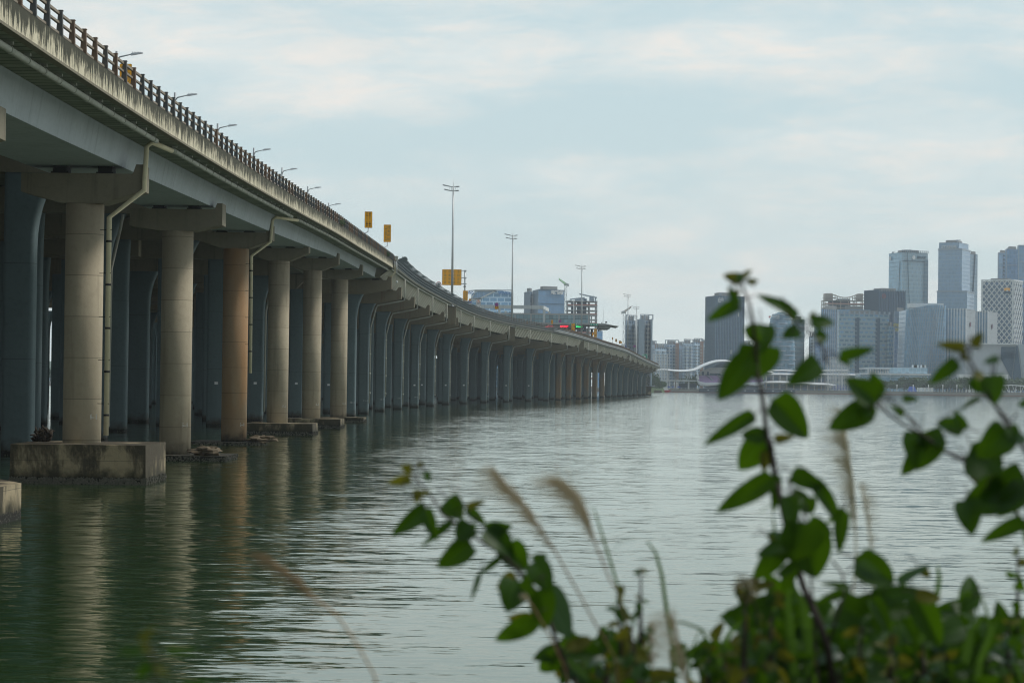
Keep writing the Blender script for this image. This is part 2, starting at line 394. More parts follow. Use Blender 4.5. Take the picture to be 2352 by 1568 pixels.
# ---------------------------------------------------------------- round-column piers of the ramp
CY = [118, 153, 190, 228, 262, 301]
CX = [-20.93, -21.24, -21.76, -22.05, -21.68, -21.52]
CR = [.925, .985, 1.0, 1.0, 1.01, 1.03]
CAPX = [(61, 322), (311, 505.5), (465, 620.5), (595, 705), (672, 774), (745, 829)]
YE = [(378, 399.5, 438, 468), (467, 481, 517, 531), (516.4, 532, 551.6, 571), (552, 565, 581, 599), (581, 591, 607, 621), (607.8, 617, 631.7, 642)]
FT = [(-23.7, -17.3, 1.88, 6.6), (-24.5, -17.6, .32, 6.6), (-25, -19.6, .22, 6), (-24.7, -18.45, 1.05, 6), (-24.6, -18.3, 1.0, 6), (-24.5, -18.2, .6, 6)]
NUM = ['4-1', '5-1', '6-1', '7-1', '8-1', '9-1']
LBL = ['nearest round beige column, on the tall footing block, cream drain pipe beside it', 'round beige column chalked 5 with a flat boulder at its foot', 'orange-stained round column with black stain low on its right side',
       'round beige column chalked 7-1 standing on a low weedy footing', 'round beige column chalked 8-1 with a reddish mark at mid height', 'farthest round beige column of the ramp, chalked 9-1, next to the blue piers']
def cyl(mb, x, y, z0, z1, r, n=32):
    mb.sweep([[(x+r*math.cos(2*math.pi*k/n), y+r*math.sin(2*math.pi*k/n), z) for k in range(n)] for z in (z0, z1)], closed=True, smooth=True)
for k in range(6):
    x, y, r = CX[k], CY[k], CR[k]; yf = y-.95
    P = thing('round_pier', (x, y, 0), LBL[k], 'bridge pier', 'round column piers under the ramp')
    zz = [at(CAPX[k][1], v, yf).z for v in YE[k]]; zs, zt, zend, zc = zz
    zt = min(zt, zb(y)-.16); x1 = wx(CAPX[k][1], yf); x0 = 2*x-x1
    mb = MB(); cyl(mb, x, y, -2, zc+.02, r)
    build('column', mb, M_orange if k == 2 else M_beige, P)
    mb = MB(); hw = r+.06
    pr = [(x0, zend-.1), (x-hw, zc), (x+hw, zc), (x1, zend), (x1, zs), (x1-.34, zs), (x1-.5, zt), (x0+.1, zt), (x0, zt)]
    mb.sweep([[(a, yy, b) for a, b in pr] for yy in (yf-.02, y+.97)], closed=True)
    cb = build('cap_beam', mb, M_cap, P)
    for bx in (x-1.15, x+1.05):
        mb = MB(); mb.box(bx-.42, bx+.42, yf+.25, y+.6, zt, zt+.1); mb.box(bx-.34, bx+.34, yf+.3, y+.5, zt+.1, zb(y)); build('bearing', mb, M_dark, P)
    fx0, fx1, fz, fl = FT[k]; mb = MB()
    y0 = [114.6, 149.2, 187.4, 224.8, 259.3, 298][k]; y1 = y0+fl
    g_ = .05; mb.hexa([(fx0-g_, y0-g_, -1.5), (fx1+g_, y0-g_, -1.5), (fx1+g_, y1, -1.5), (fx0-g_, y1, -1.5)], [(fx0, y0, fz), (fx1, y0, fz), (fx1, y1, fz), (fx0, y1, fz)])
    fo = build('footing', mb, M_foot, P)
    mb = MB()  # crust of oysters at the water line, as real knobs
    rr = random.Random(k)
    for _ in range(1100 if k == 0 else 320):
        t = rr.random(); zz2 = rr.uniform(-.05, .3)*(1 if k < 2 else .9)
        if t < .78: c = (rr.uniform(fx0-.05, fx1+.05), y0-.05, zz2)
        else: c = (fx1+.05, rr.uniform(y0, y1), zz2)
        if zz2 > fz-.05: continue
        s_ = rr.uniform(.02, .055); mb.obox(c, (s_, 0, s_*rr.uniform(-1, 1)), (0, s_*.6, 0), (s_*rr.uniform(-.5, .5), 0, s_))
    build('oyster_crust', mb, M_oys, fo, kind='stuff')
    text('painted_number', NUM[k], .32 if k < 4 else .36, M_chalk, P, (x+r*.72, y-r*.76, [3.15, 2.15, 1.55, 2.6, 2.5, 2.3][k]), right=(1, .35, 0), depth=.004, bold=.004)
    if k in (0, 2):
        yy = yf-.12; q = [(337, 338), (331, 437), (251, 499.6), (243.5, 1000)] if k == 0 else [(626, 490), (621.5, 555), (577.5, 588), (575, 857)]
        pts = [at(a, b, yy) for a, b in q]
        mb = MB(); g0 = Vector((-17.2, [121.2, 0, 192.5][k], ze(y)-.38)); mb.tube([g0, Vector((pts[0].x+.25, yy, g0.z)), Vector((pts[0].x, yy, g0.z-.22)), pts[1], pts[2], pts[3]], .125, 12)
        dp = build('downpipe', mb, M_pipe, P)
        mb = MB(); zq = pts[2].z-.6
        while zq > pts[3].z+.4: t_ = (zq-pts[3].z)/(pts[2].z-pts[3].z); xx = pts[3].x+(pts[2].x-pts[3].x)*t_; mb.beam((xx+.14, yy-.1, zq), (xx-.45, yy+.1, zq), .02, .03); mb.tube([(xx, yy, zq-.6), (xx, yy, zq-.5)], .145, 12); zq -= 2.1
        build('bracket', mb, M_dark, dp)
# the block standing in the lower left corner
P = thing('round_pier', (-20.8, 84.6, 0), 'pier whose footing block and cap end show at the left border', 'bridge pier', 'round column piers under the ramp')
mb = MB(); cyl(mb, -21.2, 85.6, -2, 13.0, .95); build('column', mb, M_beige, P)
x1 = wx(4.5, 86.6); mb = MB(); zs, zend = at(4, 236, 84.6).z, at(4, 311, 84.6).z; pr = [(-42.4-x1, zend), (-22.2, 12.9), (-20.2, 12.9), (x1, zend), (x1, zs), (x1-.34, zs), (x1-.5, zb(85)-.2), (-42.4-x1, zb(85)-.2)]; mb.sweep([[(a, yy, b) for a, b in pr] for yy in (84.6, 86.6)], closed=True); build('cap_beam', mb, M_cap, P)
mb = MB(); y0 = 82.2; a = at(5, 1120, y0); zt = at(30, 1119, y0).z
mb.hexa([(wx(2, y0), y0, -1.5), (wx(47, y0+3)+.0, y0+3.5, -1.5), (-22, y0+14, -1.5), (-27, y0+6, -1.5)], [(wx(3, y0), y0, zt), (wx(46, y0+3), y0+3.5, zt), (-22, y0+14, zt), (-27, y0+6, zt)])
build('footing', mb, M_foot, P)

# rocks and the clump on the footings
def rock(name, c, s, lbl, cat, mat, seed, jag=.35):
    r2 = random.Random(seed); mb = MB(); n, m_ = 18, 10; secs = []
    ph = [r2.uniform(0, 6.28) for _ in range(12)]
    for i in range(m_+1):
        th = math.pi*i/m_; sec = []
        for j in range(n):
            a = 2*math.pi*j/n
            q = 1+jag*(.5*math.sin(3*a+ph[0]+2*th)+.35*math.sin(5*a+ph[1]-3*th)+.3*math.sin(7*th+ph[2]+2*a))+r2.uniform(-.08, .08)*(0 < i < m_)
            if i in (0, m_): q = 1
            sec.append((c[0]+s[0]*q*math.sin(th)*math.cos(a), c[1]+s[1]*q*math.sin(th)*math.sin(a), c[2]-s[2]*q*math.cos(th)))
        secs.append(sec)
    mb.sweep(secs, closed=True, cap=False)
    return tag(build(name, mb, mat, origin=(c[0], c[1], c[2]-s[2])), lbl, cat)
M_rock = conc('brown_rock', (.13, .10, .065), (.03, .025, .018), .6, wl=False)
c = at(474, 1042, 150.5); rock('boulder', (c.x, 150.5, .32+.26), (.92, .8, .30), 'flat brown boulder lying beside the second round column', 'rock', M_rock, 3)
c = at(600, 1011, 189); rock('boulder', (c.x, 189, .22+.2), (1.05, .8, .27), 'dark rubble heap on the footing of the orange column', 'rock', M_rock, 5, .5)
# driftwood clump
c = at(97, 1000, 119.5)
M_wood = plain('dark_driftwood', (.045, .035, .025), .9, var=.6, scale=6)
mb = MB(); r2 = random.Random(4)
for i in range(46):
    a = Vector((c.x+r2.uniform(-.45, .45), 119.4+r2.uniform(-.4, .4), 1.88+r2.uniform(0, .5))); b = a+Vector((r2.uniform(-.35, .35), r2.uniform(-.3, .3), r2.uniform(-.1, .55)*(1.2-abs(a.x-c.x)*1.6)))
    mb.tube([a, (a+b)/2+Vector((r2.uniform(-.08, .08), 0, r2.uniform(-.05, .1))), b], [.09*r2.uniform(.4, 1.3), .07, .02], 6)
for i in range(14):
    p = Vector((c.x+r2.uniform(-.4, .4), 119.4+r2.uniform(-.4, .4), 1.95+r2.uniform(0, .35))); mb.sphere(p, r2.uniform(.1, .2), 7)
tag(build('driftwood', mb, M_wood, origin=(c.x, 119.4, 1.88)), 'dark tangled driftwood clump on top of the tall footing block', 'driftwood')

# ---------------------------------------------------------------- blue piers
def leg(mb, xr, y, ztop, w=1.66, d=1.5, fl=.95, side=1, fh=4.2):
    """blue leg whose outer face (side) flares out in a curve under the cap; rounded corners"""
    secs = []
    zs = [-2, 0, ztop-fh]+[ztop-fh+fh*t for t in (.2, .4, .55, .7, .8, .9, 1.0)]
    for z in zs:
        t = max(0, (z-(ztop-fh))/fh); f = fl*(1-math.sqrt(max(0, 1-t*t)))*1.0 if t < 1 else fl
        f = fl*t**2.3
        a, b = (xr-w, xr+f) if side > 0 else (xr-w-f, xr)
        c = .3 if side > 0 else .3; pts = []
        for cx, cy, a0 in ((b-c, y-d/2+c, -90), (b-c, y+d/2-c, 0), (a+c, y+d/2-c, 90), (a+c, y-d/2+c, 180)):
            for q in range(4): an = R(a0+30*q); pts.append((cx+c*math.cos(an), cy+c*math.sin(an), z))
        secs.append(pts)
    mb.sweep(secs, closed=True, smooth=True)
def plaque(mb, x, y, z): mb.box(x-.19, x+.19, y-.02, y, z-.14, z+.14)
XP = [(335, -21.9), (375.6, -22.15), (410, -21.5), (444.8, -20.1), (479.4, -18.4), (514, -16.4), (548.6, -14.1), (583, -10.7), (618, -6.2), (652, -.7), (687, 5.7), (721.6, 11.1), (756, 15.4), (791, 19.5), (825, 23.6), (860, 27.3), (894.8, 31.5), (929, 35.6), (964, 39.6), (998.6, 43.5), (1033, 47.2), (1068, 51.2), (1102.6, 55.1), (1137, 59), (1172, 63), (1206, 66.9), (1240, 70.8)]
CB = [(330, 12.4), (375, 12.2), (445, 11.7), (514, 11.3), (583, 10.9), (650, 10.3), (756, 9.7), (880, 9.3), (1000, 8.7), (1068, 7.7), (1137, 6.8), (1206, 6.1), (1240, 5.8)]
EB = [(330, 15.8), (375, 16.5), (450, 16.3), (514, 15.9), (583, 15.4), (690, 14.8), (775, 14.3), (880, 13.7), (962, 13.2), (1040, 12.0), (1120, 10.6), (1206, 9.3), (1240, 8.9)]
xp = lambda y: spl(XP, y)
zcb = lambda y: spl(CB, y)+5
zeb = lambda y: spl(EB, y)+5
BY = [341+34.6*k for k in range(26)]
where = {25: 'the last'}
M_bgpipe = conc('pier_drain_pipe', (.36, .36, .31), (.2, .15, .08), .3, wl=False)
for k, y in enumerate(BY):
    X = xp(y); zc = zcb(y)
    lb = ordn(k)+' blue pier of the curved viaduct, counting from the round columns'
    if k in where: lb += ', '+where[k]
    P = thing('blue_pier', (X-1, y, 0), lb, 'bridge pier', 'blue piers of the curved viaduct')
    rusty = 12 <= k <= 17
    offs = (0, -5.4, -16, -21.4, -32, -37.4, -49, -54.4) if k < 14 else (0, -5.4, -16, -21.4, -33, -38.4)
    for i, of in enumerate(offs):
        mb = MB(); leg(mb, X+of, y+(0, 0, 3, 3, 9, 9, 15, 15)[i], zc+.05, fl=.95 if i % 2 == 0 else .12); lg = build('leg', mb, M_blueo if (rusty and i == 0) else M_blue, P)
        if (k in (4, 6, 7, 9, 10) and i == 0) or (k in (0, 1, 3, 6) and i == 1):
            mb = MB(); plaque(mb, X+of-.8, y-.75, 4.5); build('plaque', mb, M_white, lg)
    w2 = 62 if k < 14 else 46; th = 2.0; x1 = X+4.9; yf, yb = y-.95, y+.95
    mb = MB(); pr = [(X-w2, zc), (X+1.0, zc), (x1, zc+.75), (x1, zc+th+.55), (x1-.45, zc+th+.55), (x1-.75, zc+th), (X-w2, zc+th)]
    mb.sweep([[(a, yy, b) for a, b in pr] for yy in (yf, yb)], closed=True); build('cap_beam', mb, M_capb, P)
    mb = MB(); mb.box(X+2.1, X+3.1, yf+.2, yb-.2, zc+th, zc+th+.22); mb.box(X-2, X-1, yf+.2, yb-.2, zc+th, zc+th+.22); build('bearing', mb, M_dark, P)
    if 1 <= k:
        mb = MB(); f = .95; yq = yf-.14
        pts = [(x1+.55, yq, zeb(y)-.5), (x1+.5, yq, zc+.55), (x1-.3, yq, zc+.3), (X+1.25, yq, zc-.3), (X+.95, yq, zc-.9), (X+.22, yq, zc-3.8), (X+.16, yq, .9+(k % 3)*.8)]
        mb.tube(pts, .12, 8); dp = build('downpipe', mb, M_bgpipe, P)
        for q in range(4 if k < 9 else 0): zq = zc-5-q*3; mb = MB(); mb.tube([(X+.2, yq, zq), (X+.2, yq, zq+.25)], .15, 8); build('coupling', mb, M_gpipe, dp)
    if k < 5: text('painted_number', '%d-1' % (k+10), .36, M_chalk, P, (X-.45, y-.77, 2.1), depth=.004)

for k, y in enumerate(BY[:-1]):  # mid-span piers added to block bright sky gaps between the legs
    X = xp(y+17)-26.5; P = thing('rear_pier', (X-1, y+17.3, 0), 'added pier in the shade far under the deck, behind the '+ordn(k)+' blue pier', 'bridge pier', 'dim rear piers deep under the deck')
    for i, of in enumerate((0, -5.4, -17, -26, -35)): mb = MB(); leg(mb, X+of, y+17.3+(0, 0, 5, -6, 3)[i], zcb(y)+.05, w=2.2, side=1 if i % 2 == 0 else -1); build('leg', mb, M_blue, P)
    mb = MB(); mb.box(X-30, X+3, y+16.4, y+18.2, zcb(y), zcb(y)+2.1); build('cap_beam', mb, M_cap, P)
for k, y in enumerate((139, 175, 211, 246, 280, 314)):  # more piers added to close bright sky gaps behind the round columns
    P = thing('rear_pier', (-44, y, 0), 'added pier in deep shade behind the '+ordn(k)+' gap between round columns', 'bridge pier', 'dim rear piers deep under the deck')
    for i, of in enumerate((-42, -48, -66, -74)): mb = MB(); leg(mb, of, y+(0, 0, 6, -5)[i], 17.5, w=2.4, side=1 if i % 2 == 0 else -1); build('leg', mb, M_blue, P)
    mb = MB(); mb.box(-80, -38, y-.9, y+.9, 17.5, 19.4); build('cap_beam', mb, M_cap, P)
for (pa, pb, Yr, lb) in ((79, 107.5, 258, 'just left of the bright slit between the piers'), (118.5, 146, 300, 'just right of the bright slit between the piers')):
    xa_, xb_ = wx(pa, Yr), wx(pb, Yr); P = thing('rear_pier', (xa_, Yr, 0), 'dim pier in deep shade '+lb, 'bridge pier', 'dim rear piers deep under the deck'); mb = MB(); leg(mb, xb_, Yr, 17.9, w=xb_-xa_, fl=.2); build('leg', mb, M_blue, P)
# main carriageway beside the ramp
HM = [(-160, 12.8), (40, 13.6), (157, 13.3), (230, 13.2), (295, 12.9), (341, 12.4)]
zm = lambda y: spl(HM, y)+5
MY = [122, 157, 194, 229, 262, 297, 330]
ml = ['out of the frame edge side', 'a broad shaft at the left picture edge', 'behind the first round column', 'hidden between the first two round columns', 'behind the second round column', 'seen between the orange column and the next one', 'behind the fourth round column']
for k, y in enumerate(MY):
    P = thing('dark_blue_pier', (-32, y, 0), ('blue pier of the shaded carriageway, '+ml[k]) if k else 'blue pier of the main carriageway just outside the left edge', 'bridge pier', 'blue piers of the shaded main carriageway')
    X = -31.0 if k != 2 else -32.4
    if k == 5: X = -30.5
    if k == 6: X = -28.4
    for i, of in enumerate((0, -5.4, -17, -22.4, -38, -43.4, -56)):
        mb = MB(); leg(mb, X+of, y+(0, 0, 6, 6, 14, 14, 20)[i], zm(y)+.05, w=2.0, fl=1.3 if i % 2 == 0 else .12, fh=5); lg = build('leg', mb, M_blue, P)
        if k >= 4 and i == 0: mb = MB(); plaque(mb, X+of-.9, y-.75, 4.7); build('plaque', mb, M_white, lg)
    mb = MB(); mb.hexa([(-92, y-.9, zm(y)), (-29.6, y-.9, zm(y)), (-29.6, y+.9, zm(y)), (-92, y+.9, zm(y))], [(-92, y-.9, zm(y)+2), (-27.6, y-.9, zm(y)+2), (-27.6, y+.9, zm(y)+2), (-92, y+.9, zm(y)+2)]); build('cap_beam', mb, M_cap, P)
    if k in (2, 5):
        mb = MB(); yq = y-.95; mb.tube([(X+1.2, yq, zm(y)-.1), (X+1.0, yq, zm(y)-1.2), (X+.3, yq, zm(y)-4.5), (X+.25, yq, 1.2)], .12, 8); build('downpipe', mb, M_bgpipe, P)
V = thing('main_carriageway', (-44, 190, 0), 'shaded main carriageway deck running beside and behind the ramp viaduct', 'bridge')
ys = [-164+20*i for i in range(10)]+[36+10*i for i in range(32)]
mb = MB(); mb.sweep([[(-27.3, y, zm(y)+3.4), (-28.6, y, zm(y)+2.15), (-92, y, zm(y)+2.15), (-94, y, zm(y)+3.4), (-94, y, zm(y)+4.4), (-27.3, y, zm(y)+4.4)] for y in ys], closed=True); build('deck', mb, M_deck, V)

# ---------------------------------------------------------------- curved viaduct deck
B = thing('curved_viaduct', (10, 780, 0), 'long viaduct deck curving right towards the toll station, cream ribbed girder side and grey fence', 'bridge')
YB = [334+8*i for i in range(114)]
def sect(f): return [[(xp(y)+dx, y, (zeb(y) if b == 'e' else zcb(y))+dz) for dx, b, dz in f] for y in YB]
mb = MB(); mb.sweep(sect([(5.5, 'e', 0), (4.95, 'e', -.25), (4.6, 'e', -.25), (-62, 'e', -.25), (-62, 'e', .5), (5.5, 'e', .5)]), closed=True); build('deck_slab', mb, M_deck, B)
L = [0]
for a, b in zip(YB, YB[1:]): L.append(L[-1]+math.hypot(b-a, xp(b)-xp(a)))
mb = MB(); mb.sweep(sect([(3.5, 'c', 2.2), (4.85, 'e', -.25)]), uvf=lambda k, j: [(L[k], 0), (L[k], 2), (L[k+1], 2), (L[k+1], 0)]); build('ribbed_panel', mb, M_panel, B)
mb = MB(); mb.sweep(sect([(3.5, 'c', 2.2), (1.0, 'c', 2.2), (.6, 'e', -.26), (4.3, 'e', -.26)]), closed=True)
for q in (-6, -12, -18, -24, -30, -36, -42, -48, -54): mb.sweep(sect([(q, 'c', 2.2), (q-2.5, 'c', 2.2), (q-2.9, 'e', -.26), (q+.4, 'e', -.26)]), closed=True)
build('girder', mb, M_cap, B)
mb = MB(); mb.sweep(sect([(5.5, 'e', .5), (5.5, 'e', .95), (5.2, 'e', .95), (5.2, 'e', .5)]), closed=True); build('kerb_wall', mb, plain('grey_kerb_wall', (.14, .15, .15), .8), B)
mb = MB(); mb.sweep(sect([(5.1, 'e', .504), (-61.5, 'e', .504)])); build('road_surface', mb, plain('worn_asphalt', (.055, .055, .055), .9), B)
mb = MB(); mb.sweep([[(xp(y)+5.15+.12*math.cos(a), y, zeb(y)-.3+.12*math.sin(a)) for a in (0, 1.05, 2.1, 3.14, 4.2, 5.2)] for y in YB], closed=True, smooth=True); build('gutter_pipe', mb, M_gpipe, B)
# leaning anti-climb fence
fn = MB(); y = 338.0
while y < 700:
    x = xp(y)+5.65; z = zeb(y)+.1; s_ = 1.0+.15*math.sin(y*.35)
    tx = 1.0*(1.5 if y < 352 else 1); 
    fn.beam((x, y, z), (x, y, z+1.0), .05); fn.beam((x, y, z+1.0), (x+tx*.75, y, z+1.0+.62*s_), .045)
    y += .72
for dx, dz in ((.02, .08), (.02, .55), (.02, 1.0), (.38, 1.3), (.73, 1.6)):
    fn.sweep([[(xp(y)+5.65+dx+a, y, zeb(y)+.1+dz+b) for a, b in ((-.03, -.03), (.03, -.03), (.03, .03), (-.03, .03))] for y in [338+6*i for i in range(61)]], closed=True)
build('leaning_fence', fn, M_dsteel, B)
for j, (dx, dz) in enumerate(((.1, .15), (.25, .55), (.15, .95))):
    mb = MB(); mb.sweep([[(xp(y)+5.6+dx+.11*math.cos(a), y, zeb(y)+dz+.11*math.sin(a)) for a in (0, 1.05, 2.1, 3.14, 4.2, 5.2)] for y in [690+9*i for i in range(61)]], closed=True, smooth=True); build('cable_duct', mb, M_steel if j == 1 else M_dsteel, B)
rl2 = link('railing', None, B); first = None; rest = MB(); i = 0; y = 344.0
while y < 1232:
    x = xp(y)+4.9; z = zeb(y)+.95
    if i < 100:
        if first is None: first = build('post', post_mb(0, 0, 0, 1.15, .2, .26), M_post, rl2, origin=(0, 0, 0)); o = first
        else: o = first.copy(); COL.objects.link(o); o.parent = rl2
        o.location = Vector((x, y, z))-wloc(rl2)
    else: rest.box(x-.18, x+.05, y-.1, y+.1, z, z+1.2)
    i += 1; y += 2.66
build('posts_far_along', rest, M_post, rl2, kind='stuff')
for hh in (1.05, .6, .15):
    mb = MB(); mb.sweep([[(xp(y)+4.8+a, y, zeb(y)+.95+hh+b) for a, b in ((-.05, -.045), (.05, -.045), (.05, .045), (-.05, .045))] for y in YB], closed=True); build('rail', mb, M_rail, rl2)
# abutment at the far shore
mb = MB(); mb.box(xp(1206)-20, xp(1206)+3.2, 1212, 1245, -2, 4.5)
tag(build('abutment', mb, M_foot, origin=(70, 1225, 0)), 'low grey concrete block under the far end of the viaduct', 'abutment')
# crops of the photograph -> 2352-wide coordinates
c6 = lambda x, y: (803.9+x/6.827, 430.7+y/6.827)
c7 = lambda x, y: (976.2+x/6.827, 545.5+y/6.827)
c8 = lambda x, y: (1234.6+x/6.827, 574.2+y/6.827)
c25 = lambda x, y: (1464.3+x/5.25, 631.6+y/5.25)
c27 = lambda x, y: (1579+x/3.793, 516.8+y/3.793)
c34 = lambda x, y: (1981+x/3.793, 516.8+y/3.793)
c11 = lambda x, y: (1406.8+x/9.1, 746.5+y/9.1)
c12 = lambda x, y: (1292+x/7.585, 689+y/7.585)
def P_(c, Y): return at(c[0], c[1], Y)
# ---------------------------------------------------------------- street lamps on the ramp
M_lamp = plain('grey_lamp_steel', (.30, .32, .34), .45, .4)
LP = [(268, 118), (402, 213), (500, 284), (583, 340), (648, 385), (707, 428), (755, 466)]
ll = ['nearest street lamp, right above the partly hidden amber sign', 'second street lamp along the ramp from the camera', 'third street lamp along the ramp', 'middle one of the seven street lamps on the ramp', 'fifth street lamp along the ramp', 'sixth street lamp along the ramp', 'farthest of the seven street lamps on the ramp, nearest to the amber signs']
lamp0 = None
for i, (px, py) in enumerate(LP):
    Y = 26.0*F/(1176-px); top = at(px, py, Y); zb_ = ze(Y)+1.3; h = 10.2
    if lamp0 is None:
        T = thing('street_lamp', (0, 0, 0), '', 'street lamp', 'street lamps along the ramp'); lamp0 = T
        mb = MB(); mb.tube([(0, 0, -10), (0, 0, 0)], [.13, .085], 10); build('pole', mb, M_lamp, T)
        mb = MB(); mb.tube([(0, 0, -.62), (.2, 0, -.38), (1.05, 0, -.17)], [.06, .05, .04], 8); mb.box(-.09, .09, -.09, .09, -.7, -.5); build('arm', mb, M_lamp, T)
        mb = MB(); mb.hexa([(.95, -.13, -.27), (1.72, -.11, -.13), (1.72, .11, -.13), (.95, .13, -.27)], [(.95, -.1, -.12), (1.72, -.06, -.05), (1.72, .06, -.05), (.95, .1, -.12)])
        for q in range(6): mb.box(1.05+q*.1, 1.08+q*.1, -.1, .1, -.12, -.03+.0)
        build('lamp_head', mb, plain('pale_lamp_head', (.45, .47, .5), .4), T)
        T.location = top
    else: T = copy_tree(lamp0); T.location = top
    T['label'] = ll[i]
# ---------------------------------------------------------------- high masts
def mast(px, base, top, Y, lbl, wide=1.0, plat=True, hs=1.0):
    b = at(px, base, Y); t = at(px+(base-top)*.0117*1, top, Y); x, z0, z1 = b.x, b.z, t.z
    T = thing('high_mast_light', (x, Y, z0), lbl, 'light mast', 'tall light masts along the viaduct')
    mb = MB(); mb.tube([(x, Y, z0), (x, Y, z1)], [.27*wide, .15*wide], 12); mb.tube([(x, Y, z0), (x, Y, z0+.25)], .42, 12); build('pole', mb, M_steel, T)
    mb = MB(); mb.tube([(x, Y, z1), (x, Y, z1+1.5*hs)], [.04, .015], 5); build('lightning_rod', mb, M_steel, T)
    mb = MB()
    for dz in (-.1, -.95):
        mb.tube([(x+.75*math.cos(a*.5236), Y+.75*math.sin(a*.5236), z1+dz) for a in range(13)], .035, 5)
        for a in range(4): mb.beam((x, Y, z1+dz), (x+.75*math.cos(a*1.57), Y+.75*math.sin(a*1.57), z1+dz), .05)
    for a in range(6): q = a*1.047; mb.beam((x+.75*math.cos(q), Y+.75*math.sin(q), z1-.95), (x+.75*math.cos(q), Y+.75*math.sin(q), z1-.1), .04)
    build('ring_frame', mb, M_steel, T)
    for dx, dz, ln in ((-1, -.1, 1.55), (-1, -.95, 1.2), (1, -.1, .6), (1, -.95, .5)):
        for dy in (-.25, .3):
            a = Vector((x+dx*.35, Y+dy, z1+dz)); e = a+Vector((dx*ln, dy*.8, .42*ln/2.1 if dx < 0 else .05))
            m2 = MB(); m2.beam(a, e, .06); m2.obox(e*.6+a*.4, ((e-a)*.42), (0, .16, 0), (0, 0, .06)); m2.obox(e, ((e-a).normalized()*.28), (0, .2, 0), (.0, 0, .07)); build('floodlight', m2, M_lamp, T)
    if plat:
        mb = MB(); mb.box(x-.75, x+.85, Y-1.1, Y+1.1, z0-3.6, z0); q = build('plinth', mb, M_capb, T)
        mb = MB()
        for sx in (-.85, .95):
            for sy in (-1.2, 1.2): mb.beam((x+sx, Y+sy, z0), (x+sx, Y+sy, z0+1.1), .05)
        for hh in (.55, 1.1):
            mb.beam((x-.85, Y-1.2, z0+hh), (x+.95, Y-1.2, z0+hh), .04); mb.beam((x+.95, Y-1.2, z0+hh), (x+.95, Y+1.2, z0+hh), .04)
        mb.box(x-.9, x+1.0, Y-1.25, Y+1.25, z0-.08, z0); build('guard_rail', mb, M_dsteel, T)
mast(1038, 704, 428, 492, 'tallest and nearest light mast, standing in front of the big amber sign')
mast(1175.5, 752, 540, 627, 'second light mast, between the patterned office block and the glass block')
mast(1335, 778, 611, 775, 'third light mast, beside the toll station canopy')
mast(1441.5, 800, 676, 1000, 'fourth light mast, before the twin apartment towers')
mast(1461, 818, 704.5, 1120, 'fifth light mast, just past the fourth, before the apartment towers', plat=False)
mast(1458, 822, 727, 1300, 'shortest looking light mast, half hidden behind the fifth one', plat=False)
mast(1316.5, 775, 691, 1000, 'slim floodlight mast rising behind the toll hall', wide=.8, plat=False, hs=.5)
mast(1487.5, 836, 742, 1175, 'slim light mast at the far end of the viaduct', wide=.6, plat=False, hs=.5)

